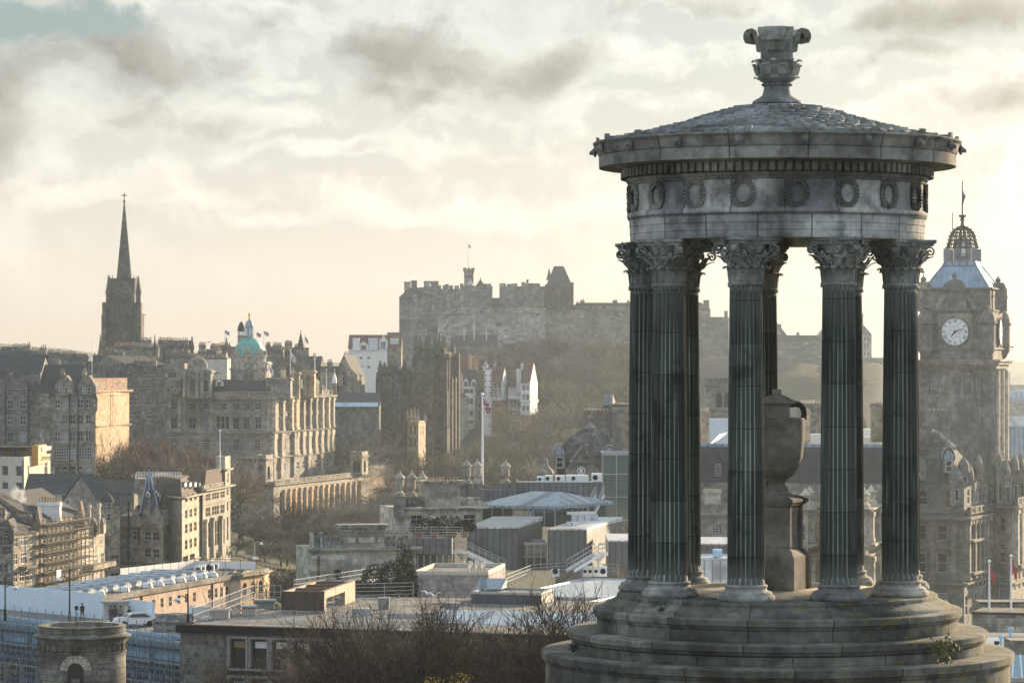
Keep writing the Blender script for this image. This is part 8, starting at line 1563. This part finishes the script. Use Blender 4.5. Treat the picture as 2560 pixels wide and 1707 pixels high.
B=Bld('grand_hotel','second hotel block stepping back at the right edge with sunlit bays',[(2474,419),(2528,417),(2590,436)],1262,2,BALM,14);B.rows(0,[(1290,1328),(1357,1372),(1378,1404),(1440,1500)],[2508],1.4,'sash',rp=2474);B.rows(0,[(1200,1235)],[2543],.9);cols2=[2537,2548,2558,2568];B.rows(1,[(1290,1325),(1340,1400),(1430,1480)],cols2,1.4,'sash',gm=GLSD,depth=.4);B.wall();B.band(1262,6,1.0);B.band(1455,4,.5,name='string_course');B.pil(1,[2531,2542,2553,2563,2574],.9,1275,1420,.8,PALE);B.pil(0,[2476,2496,2521],.6,1270,1450,.3);B.balustrade(1,1245,18,.8,posts=3);m=MB();B.fbox(m,1,.5,12,zz(1420,417),zz(1412,417),0,1.2);m.build('balcony',BALM,B.root)  # right side pilasters paler than front ones, sunlight put into the colour
m=MB();m.add([(p.x,p.y,B.z1+.05)for p in B.quadxy(.6)[:4]]+[(p.x,p.y,zz(1150,425))for p in B.quadxy(4)[:4]],[(i,(i+1)%4,4+(i+1)%4,4+i)for i in range(4)]+[(4,5,6,7)]);B.roofo=m.build('mansard_roof',SLN,B.root)
for a in((2501,418,1110,1165,1262,20),(2520,417.5,1125,1190,1262,18),(2540,420,1105,1175,1262,22),(2556,426,1110,1170,1255,16)):dome_dormer(B.root,*a)
for k in range(9):m=MB();u=.6+k*1.8;B.fbox(m,1,u,u+.4,zz(1285,417),zz(1270,417),0,.8);m.build('bracket',PALE,B.root)  # pale brackets, sunlight on the right side put into their colour
# far right haze buildings, low wall, flags, glass roofs
B=Bld('domed_hall','hazy grey hall with a shallow ribbed dome at the far right edge',[(2490,900),(2640,900)],1010,2,ASH,20);B.rows(0,[(1040,1062)],[2522,2540,2558],3,'none',gm=GLSD,fm=ASH);B.wall();m=MB();m.lathe([(6.6,zz(1010,900)),(6.5,zz(1000,900)),(5.8,zz(988,900)),(4,zz(980,900)),(1,zz(976,900)),(.02,zz(975,900))],32,(xx(2552,912),912,0));m.build('shallow_dome',LEAD,B.root,60);B.roof('flat',1,[ASH,GREYP])
B=Bld('glass_office','hazy glass roofed offices below the shallow dome at the right edge',[(2480,700),(2640,700)],1066,2,LEAD,20);B.wall();B.roof('gable',2,LEAD);B=Bld('far_block','tall hazy grey block on the right horizon',[(2515,1300),(2525,1300)],930,4,OLD,10);B.wall();B=Bld('far_block','long low hazy block on the right horizon',[(2520,1500),(2640,1500)],962,4,OLD,20);B.wall()
B=Bld('stone_parapet_wall','dark block wall with coping at the bottom right below the hotel',[(2432,300),(2620,298)],1528,4,stone('dark wall blocks',(.14,.13,.11),(.24,.22,.19),.5,(1.6,.62),.4,dirt_amt=.4,rowvar=.3),6,cat='wall');B.wall();B.band(1529,3,.25,BLK,name='coping');B=Bld('stone_parapet_wall','upper setback wall with black coping behind the two flagpoles',[(2452,312),(2620,312)],1506,4,OLD2,5,cat='wall');B.wall();B.band(1504,2,.2,BLK,name='coping')
for(px,t,lab)in((2473,1405,'left white flagpole with a small red flag in front of the hotel'),(2527.5,1392,'right white flagpole with a red flag in front of the hotel')):flagpole(lab,px,301.5,t,1530,plain_red,WHITE,.10,1.6,1,.95,cols=FC)
m=MB();z=zz(1612,252);m.box(xx(2440,252),xx(2620,252),240,264,z-12,z);m.m=1;m.box(xx(2455,252),xx(2535,252),248,258,z+.02,z+.12);m.m=2;m.box(xx(2480,246),xx(2560,246),241,246,z+.02,z+.3);o=m.build('flat_roof',[GREYP,WMET,GLSB],None,org=P(2500,1615,252));tag(o,'low flat roof with pale and blue metal sheets at the bottom right corner','roof')
for(px,Y,t,b_,lab)in((2503,250,1587,1612,'pale blue roof vent pipe on the left of the corner flat roof'),(2526,255,1568,1600,'taller pale blue roof vent pipe on the corner flat roof'),(2492,249,1602,1614,'short dark vent stub on the corner flat roof')):m=MB();c=P(px,b_,Y);m.lathe([(.12,0),(.12,zz(t,Y)-c.z-.25),(.2,zz(t,Y)-c.z-.2),(.2,zz(t,Y)-c.z),(.02,zz(t,Y)-c.z+.03)],12,c);o=m.build('vent_pipe',SHEET if t!=1602 else BLK,None,40,c);tag(o,lab,'vent pipe')
gp=thing('glass_pyramid','blue glass pyramid roof light with white bars cut by the bottom right corner','roof light',P(2560,1690,205));Yg=205;ap=Vector((xx(2532,Yg),Yg+2.5,zz(1645,Yg)));bs_=[Vector((xx(p,Yg),Yg-.5,zz(1690,Yg)))for p in(2505,2528,2552,2580,2610)];ap2=Vector((xx(2600,Yg),Yg+2.5,zz(1645,Yg)));m=MB();m.add([*bs_,ap2,ap],[tuple(range(7))]);m.add([bs_[0],ap,ap+Vector((0,4,-1)),bs_[0]+Vector((0,6,0))],[(0,1,2,3)]);m.build('glass',GLSB,gp)
for k,b_ in enumerate(bs_):m=MB();m.bar(b_,ap.lerp(ap2,min(1,k*.25)),.09);m.build('glazing_bar',WHITE,gp)
m=MB();m.bar(bs_[0]-Vector((.3,0,.15)),bs_[-1]-Vector((0,0,.15)),.5,.25);m.build('sill',STEEL,gp)
B=Bld('stone_wall','dark rubble wall lump behind the blue glass pyramid',[(2525,230),(2620,230)],1600,4,OLD2,3,cat='wall');B.wall()
# ---------------------------------------------------------------- trees
def tree_meshes(seed,twig_r=.03,kids=(6,5,5,5),spread=.62,leaf=0,leafsize=.16,stems=1,droop=0.0,col=None,lm=None):
 """bare tree about 10 m tall: trunk with limbs, and a crown of fine branches"""
 rr=random.Random(seed);T_,C_=MB(),MB();Lf=[]
 def grow(p,d,L,r_,lvl):
  n=3 if lvl<3 else 2;pts,p0,d0=[p],p,d
  for k in range(n):d0=(d0+Vector((rr.gauss(0,.13),rr.gauss(0,.13),rr.gauss(.05-droop*lvl,.08)))).normalized();p0=p0+d0*(L/n);pts.append(p0)
  r1=r_*(.62 if lvl<4 else .3);(T_ if lvl<2 else C_).tube(pts,[r_+(r1-r_)*k/n for k in range(n+1)],6 if lvl==0 else 5 if lvl==1 else 3,cap=False)
  if lvl>=len(kids):Lf.append((pts[-1],d0));return
  m_=kids[lvl]
  for k in range(m_):
   f=1.0 if k==0 else rr.uniform(.35,1.0)if lvl else rr.uniform(.55,1.0);i=min(int(f*n),n-1);q_=pts[i].lerp(pts[i+1],f*n-i)
   a=rr.uniform(0,2*pi);s_=rr.uniform(.6,1.15)*spread*(1.0 if lvl else 1.1);w=d0.cross(Vector((math.cos(a),math.sin(a),.3))).normalized()
   nd_=(d0*math.cos(s_)+w*math.sin(s_)).normalized();grow(q_,nd_,L*rr.uniform(.58,.82)*(1.15 if lvl==0 else 1),max(r1*rr.uniform(.5,.75),twig_r if lvl>=len(kids)-2 else 0),lvl+1)
 for s_ in range(stems):grow(Vector((rr.uniform(-.4,.4)*(stems>1),rr.uniform(-.4,.4)*(stems>1),0)),Vector((rr.gauss(0,.05+.16*(stems>1)),rr.gauss(0,.05+.16*(stems>1)),1)).normalized(),3.1 if stems==1 else 2.0,.24 if stems==1 else .10,0)
 zm=max(v[2]for v in C_.v);k=10.0/zm
 for M_ in(T_,C_):M_.v=[(x*k,y*k,z*k)for x,y,z in M_.v]
 if leaf:
  for(p,d)in Lf:
   for q_ in range(leaf):c=p*k+Vector((rr.gauss(0,.3),rr.gauss(0,.3),rr.gauss(0,.25)));a=Vector((rr.gauss(0,1),rr.gauss(0,1),rr.gauss(0,1))).normalized()*leafsize;b_=a.cross(Vector((rr.random(),rr.random(),1))).normalized()*leafsize*.7;C_.m=1;C_.add((c-a,c+b_,c+a,c-b_),((0,1,2,3),))
 return T_.mesh('trunk',BARK),C_.mesh('crown',[col or TWIG,lm or LEAFO])
V={'a':tree_meshes(1),'b':tree_meshes(2,spread=.72,col=TWIGL),'c':tree_meshes(3,kids=(7,5,5,4),spread=.55,col=TWIGR),'o':tree_meshes(4,kids=(6,5,5,4),leaf=1,leafsize=.07,col=TWIGP),'y':tree_meshes(5,kids=(6,5,5,3),leaf=2,leafsize=.12,lm=LEAFY),'d':tree_meshes(6,kids=(6,5,5,3),leaf=4,leafsize=.14,lm=LEAFD),
     's':tree_meshes(7,.012,(5,5,4,4,2),.66,stems=4,col=TWIGR),'t':tree_meshes(8,.011,(5,5,4,4,3),.6,stems=4),'l':tree_meshes(9,.016,(6,5,5,4,2),.66,col=BARK)}
tr_n=0
def tree(px,Y,py,kind,label,group,wx=1.0,name=None,sink=0.0):
 global tr_n
 x=xx(px,Y);g=ground(x,Y)-.4-sink;h=zz(py,Y)-g;k=h/10.0
 if k<=.12:return
 tr_n+=1;t=thing(name or('shrub' if kind in 'st' else 'tree'),label,'shrub' if kind in 'st' else 'tree',(x,Y,g),group);tm,cm=V[kind];rz=(tr_n*2.399)%(2*pi)
 for nme,me in(('trunk',tm),('crown',cm)):o=bpy.data.objects.new(nme,me);COL.objects.link(o);o.parent=t;o.scale=(k*wx,k*wx,k);o.rotation_euler=(0,0,rz)
rr=random.Random(42)
def wood(Y,a,c,step,ytop,kinds,label,group,wx=1.0,jy=10,skip=()):
 px=a
 while px<=c:
  p=px+rr.uniform(-.3,.3)*step;yt=ytop(p)if callable(ytop)else ytop
  if not any(s0<=p<=s1 for s0,s1 in skip):tree(p,Y+rr.uniform(-12,12),yt+rr.uniform(-jy,jy),rr.choice(kinds),label,group,wx*rr.uniform(.85,1.2))
  px+=step
G1='bare trees on the castle slope'
wood(1108,1112,1600,17,lambda p:862-26*max(0,min(1,(p-1230)/120))+(14 if p>1480 else 0),'aabc','bare brown tree in the top row right under the castle walls',G1,1.1,8)
wood(1082,1150,1610,18,lambda p:884-8*(p>1330),'aboo','bare brown tree in the second row down the castle slope','bare trees in the second row of the castle slope',1.2)
wood(1052,1210,1620,20,lambda p:912+10*(p<1340),'aabc','bare tree halfway down the castle slope behind the painted houses','bare trees halfway down the castle slope',1.25)
wood(1020,1350,1620,24,lambda p:945-12*(1400<p<1500),'aboy','pale sunlit tree right of the white corner house','pale trees right of the white corner house',1.3)
wood(985,1372,1640,26,992,'aoyb','light bushy tree on the lower slope above the curved slate dome','light trees on the lower castle slope',1.35)
wood(935,1210,1600,30,lambda p:1062 if p>1300 else 1080,'acob','reddish bare tree below the painted houses','reddish trees below the painted houses',1.35,8)
tree(1283,955,1000,'y','yellow green tree growing against the painted houses',None,.9);tree(1303,950,1040,'y','bright yellow green bush at the foot of the white corner house',None,1.2)
wood(885,1160,1430,30,lambda p:1098,'acb','dark bare tree on the shady mound left of the curved slate dome','bare trees on the mound',1.4)
wood(842,1040,1400,33,lambda p:1128+(14 if p>1200 else 0),'aoby','olive tinged bare tree on the grassy bank behind the tall union flag','olive trees on the grassy bank',1.4)
tree(1052,800,1098,'a','lone bare tree with a clear trunk in front of the tall gothic towers',None,1.1)
wood(770,905,1010,22,lambda p:1216+abs(p-950)*.2,'acb','bare tree between the terrace wall and the road below the gothic towers','bare trees below the gothic towers',1.35)
wood(750,770,1012,17,lambda p:1262-(p-770)*.12,'aacb','bare tree on the bank right under the balustrade of the terrace wall','bare trees on the bank under the balustrade',1.4,6)
wood(852,845,935,26,lambda p:1022+abs(p-880)*.7,'oo','olive leafed tree between the headquarters and the gothic towers','olive trees beside the headquarters',1.25)
wood(724,325,480,21,lambda p:1066+abs(p-390)*.14,'aac','bare brown tree between the left tenements and the headquarters','bare trees left of the headquarters',1.3)
wood(690,335,600,24,lambda p:1112+(24 if p>500 else 0),'aaco','bare brown tree in front of the shaded headquarters wall','bare trees in front of the headquarters',1.3);tree(300,690,1082,'c','bare brown tree in front of the golden sunlit tenement',None,1.1);tree(262,668,1140,'d','dark bush at the foot of the golden sunlit tenement',None,1.4)
wood(738,655,1000,27,lambda p:1266+abs(p-800)*.1,'acab','bare tree along the rusticated terrace wall','bare trees along the terrace wall',1.35)
wood(690,690,990,28,lambda p:1280+(12 if p>860 else 0),'aacb','bare tree in the second row before the terrace wall','bare trees in the second row before the terrace wall',1.35)
wood(645,640,985,30,1302,'acbc','reddish brown bare tree in the gardens below the terrace','reddish trees in the valley garden',1.4)
wood(600,590,950,27,lambda p:1342+(20 if p>780 else 0),'cdac','brushy bare tree beside the street bend','brushy trees beside the street bend',1.5);tree(705,640,1228,'l','large spreading bare tree with a leaning trunk before the terrace corner',None,1.1)
wood(660,575,700,20,lambda p:1295+abs(p-600)*.25,'do','dark evergreen shrub tree under the terrace corner','dark evergreens under the terrace',1.4)
wood(520,640,790,26,1408,'dca','low brush tree right of the arched station pavilion','low brush trees by the arched pavilion',1.5)
tree(790,330,1375,'l','slender white stemmed birch left of the round window',None,.7)
# near shrubs on the hillside
for(px,Y,py,k,w)in((690,128,1668,'t',.8),(775,130,1610,'t',.8),(812,142,1560,'s',.9),(842,126,1550,'t',.9),(858,138,1510,'s',1.0),(895,130,1522,'t',1.1),(932,144,1506,'s',1.1),(968,128,1526,'t',1.0),(1005,138,1532,'s',1.1),(1040,126,1550,'t',1.1),(1078,140,1518,'s',1.1),(1112,130,1542,'t',1.0),(1150,142,1508,'s',1.1),(1186,127,1532,'t',1.1),(1222,139,1526,'s',1.1),(1258,130,1542,'t',1.0),(1296,142,1538,'s',1.1),(1332,128,1562,'t',1.1),(1368,138,1555,'s',1.1),(1404,130,1574,'t',1.1),(1440,140,1550,'s',1.0),(600,128,1610,'t',.9),(20,120,1668,'s',.6)):
 tree(px,Y,py,k,'dense leafless shrub on the hillside at the bottom centre' if px>100 else 'thin leafless shrub with a few yellow flowers at the bottom left corner','leafless shrubs on the hillside' if px>100 else None,w)
for(px,Y,py,w,lab)in((905,124,1452,.8,'tall thin bare tree rising left of the pale plant room'),(990,122,1446,.75,'tall thin bare tree in front of the pale plant room'),(1168,126,1448,.8,'tall thin bare tree in front of the slate grey roof hut'),(1352,128,1425,.9,'tall bare tree spreading in front of the white metal roofs'),(1392,124,1418,.85,'tall bare tree right beside the temple steps')):tree(px,Y,py,'l',lab,None,w)
def leafcloud(mb,c,rad,n,size,rr,box=False):
 for k in range(n):
  d=Vector((rr.uniform(-1,1),rr.uniform(-1,1),rr.uniform(-1,1)))if box else Vector((rr.gauss(0,1),rr.gauss(0,1),rr.gauss(0,1))).normalized()*rr.uniform(.65,1.05)
  p=Vector(c)+Vector((d.x*rad[0],d.y*rad[1],d.z*rad[2]));a=Vector((rr.gauss(0,1),rr.gauss(0,1),rr.gauss(0,1))).normalized()*size*rr.uniform(.6,1.3);b_=a.cross(Vector((rr.random(),rr.random(),1))).normalized()*size*.7;mb.add((p-a,p+b_,p+a,p-b_),((0,1,2,3),))
for(px,Y,py,r_,lab)in((1066,330,1318,1.7,'clipped round bush at the left of three on the roof terrace'),(1116,331,1313,1.9,'largest clipped round bush in the middle of the roof terrace'),(1162,330,1316,1.1,'small clipped round bush beside the left zinc box')):m=MB();c=P(px,py,Y);leafcloud(m,c,(r_,r_*.8,r_*.55),1500,.10,rr);o=m.build('round_bush',LEAFD,None,org=c-Vector((0,0,r_*.6)));tag(o,lab,'bush')
m=MB()
for(px,py,w,h,Y)in((900,1478,30,1.0,298),(935,1455,34,1.6,301),(975,1448,34,1.7,304),(1010,1435,28,1.9,307),(1030,1465,16,1.6,300),(960,1482,60,1.0,297)):leafcloud(m,P(px,py,Y),(w*Y/F,2.5,h),1600,.11,rr)
o=m.build('hedge',[LEAFD],None,org=P(960,1500,300));tag(o,'ragged dark evergreen hedge beside the long sloping railing','hedge')
for px,py,h in((1003,1405,2.2),(1019,1408,1.8)):m=MB();c=P(px,py,309);leafcloud(m,c,(.55,.5,h),700,.09,rr);o=m.build('conifer',LEAFD,None,org=c);tag(o,'small pointed dark conifer standing at the right end of the classical attic wall','conifer','pointed conifers by the attic wall')
m=MB();rr2=random.Random(4);leafcloud(m,P(1150,1696,112),(.45,.4,.2),90,.03,rr2);leafcloud(m,P(1085,1700,112),(.4,.4,.14),60,.03,rr2);o=m.build('gorse_bush',FLOWER,None,org=P(1130,1707,112));tag(o,'bright yellow flowering gorse at the bottom edge','bush')
m=MB();leafcloud(m,P(28,1672,112),(.35,.4,.3),30,.035,rr2);o=m.build('gorse_flowers',FLOWER,None,org=P(20,1700,112));tag(o,'few yellow blossoms at the bottom left corner','flowers')
# birds
def gull(label,px,py,Y,s_,mt,tilt):
 c=P(px,py,Y);t=thing('bird',label,'bird',c);m=MB();m.lathe([(.01,-.28),(.06,-.18),(.085,-.03),(.075,.1),(.045,.18),(.05,.22),(.015,.28)],10);m.v=[(c.x+p[1]*s_,c.y+p[0]*s_,c.z+p[2]*s_)for p in[(q[1-1],q[2],q[1])for q in m.v]];m.build('body',mt,t,60)
 for sg in(-1,1):m=MB();pts=[(.10,0,0),(-.08,0,0),(-.14,sg*.35,.16+tilt),(-.26,sg*.7,.10+tilt*1.5),(-.10,sg*.42,.19+tilt),(.04,sg*.3,.15+tilt)];m.add([(c.x+(p[1]*.9+p[0]*.3)*s_,c.y+p[0]*s_,c.z+p[2]*s_)for p in pts]+[(c.x+(p[1]*.9+p[0]*.3)*s_,c.y+p[0]*s_,c.z+(p[2]-.02)*s_)for p in pts],[(0,1,4,5),(1,2,3,4),(6,7,10,11),(7,8,9,10),(2,3,9,8),(5,4,10,11),(3,4,10,9)]);m.build('wing',mt,t)
gull('white gull flying left above the office roof, upper of the pair',1072,1483,268,1.0,WHITE,.05);gull('white gull flying just right of and below the other gull',1086,1489,268,1.0,WHITE,.12);gull('small dark bird perched at the right corner of the clock tower',2530,868,421,.9,BLK,.1);gull('tiny dark bird flying above the tenement chimneys left of the green dome',522,855,700,1.0,BLK,-.05)
# chimney steam on the left
m=MB();sm_=[(62,1287,.25),(60,1279,.4),(57,1270,.6),(54,1260,.8),(50,1249,1.0),(45,1238,1.2),(36,1230,1.2),(28,1226,.9)];m.tube([P(a,c,476)for a,c,_ in sm_],[r_ for*_,r_ in sm_],10);mt,t_,b_=newmat('thin white steam');t_.nodes.remove(b_);g=nd(t_,'NewGeometry').outputs['Position'];n1=nd(t_,'TexNoise',{'Vector':g,'Scale':1.1,'Detail':3.0}).outputs['Fac'];pv=nd(t_,'VolumePrincipled',{'Color':(1,1,1,1),'Density':mth(t_,'MULTIPLY',smooth(t_,n1,.45,.7),.9)});t_.links.new(pv.outputs[0],t_.nodes['Material Output'].inputs['Volume']);o=m.build('steam_plume',mt,None,180,P(60,1290,476));tag(o,'wisp of white steam rising from a chimney at the left edge','steam',kind='stuff')
# ---------------------------------------------------------------- haze: the evening air over the city
m=MB();m.box(-900,1100,-60,2450,-12,116);mt,t_,b_=newmat('evening haze');t_.nodes.remove(b_);pv=nd(t_,'VolumePrincipled',{'Color':(.74,.87,1.0,1),'Density':HAZE,'Anisotropy':.8});t_.links.new(pv.outputs[0],t_.nodes['Material Output'].inputs['Volume']);o=m.build('haze',mt,None,org=(0,1200,-12));tag(o,kind='stuff')
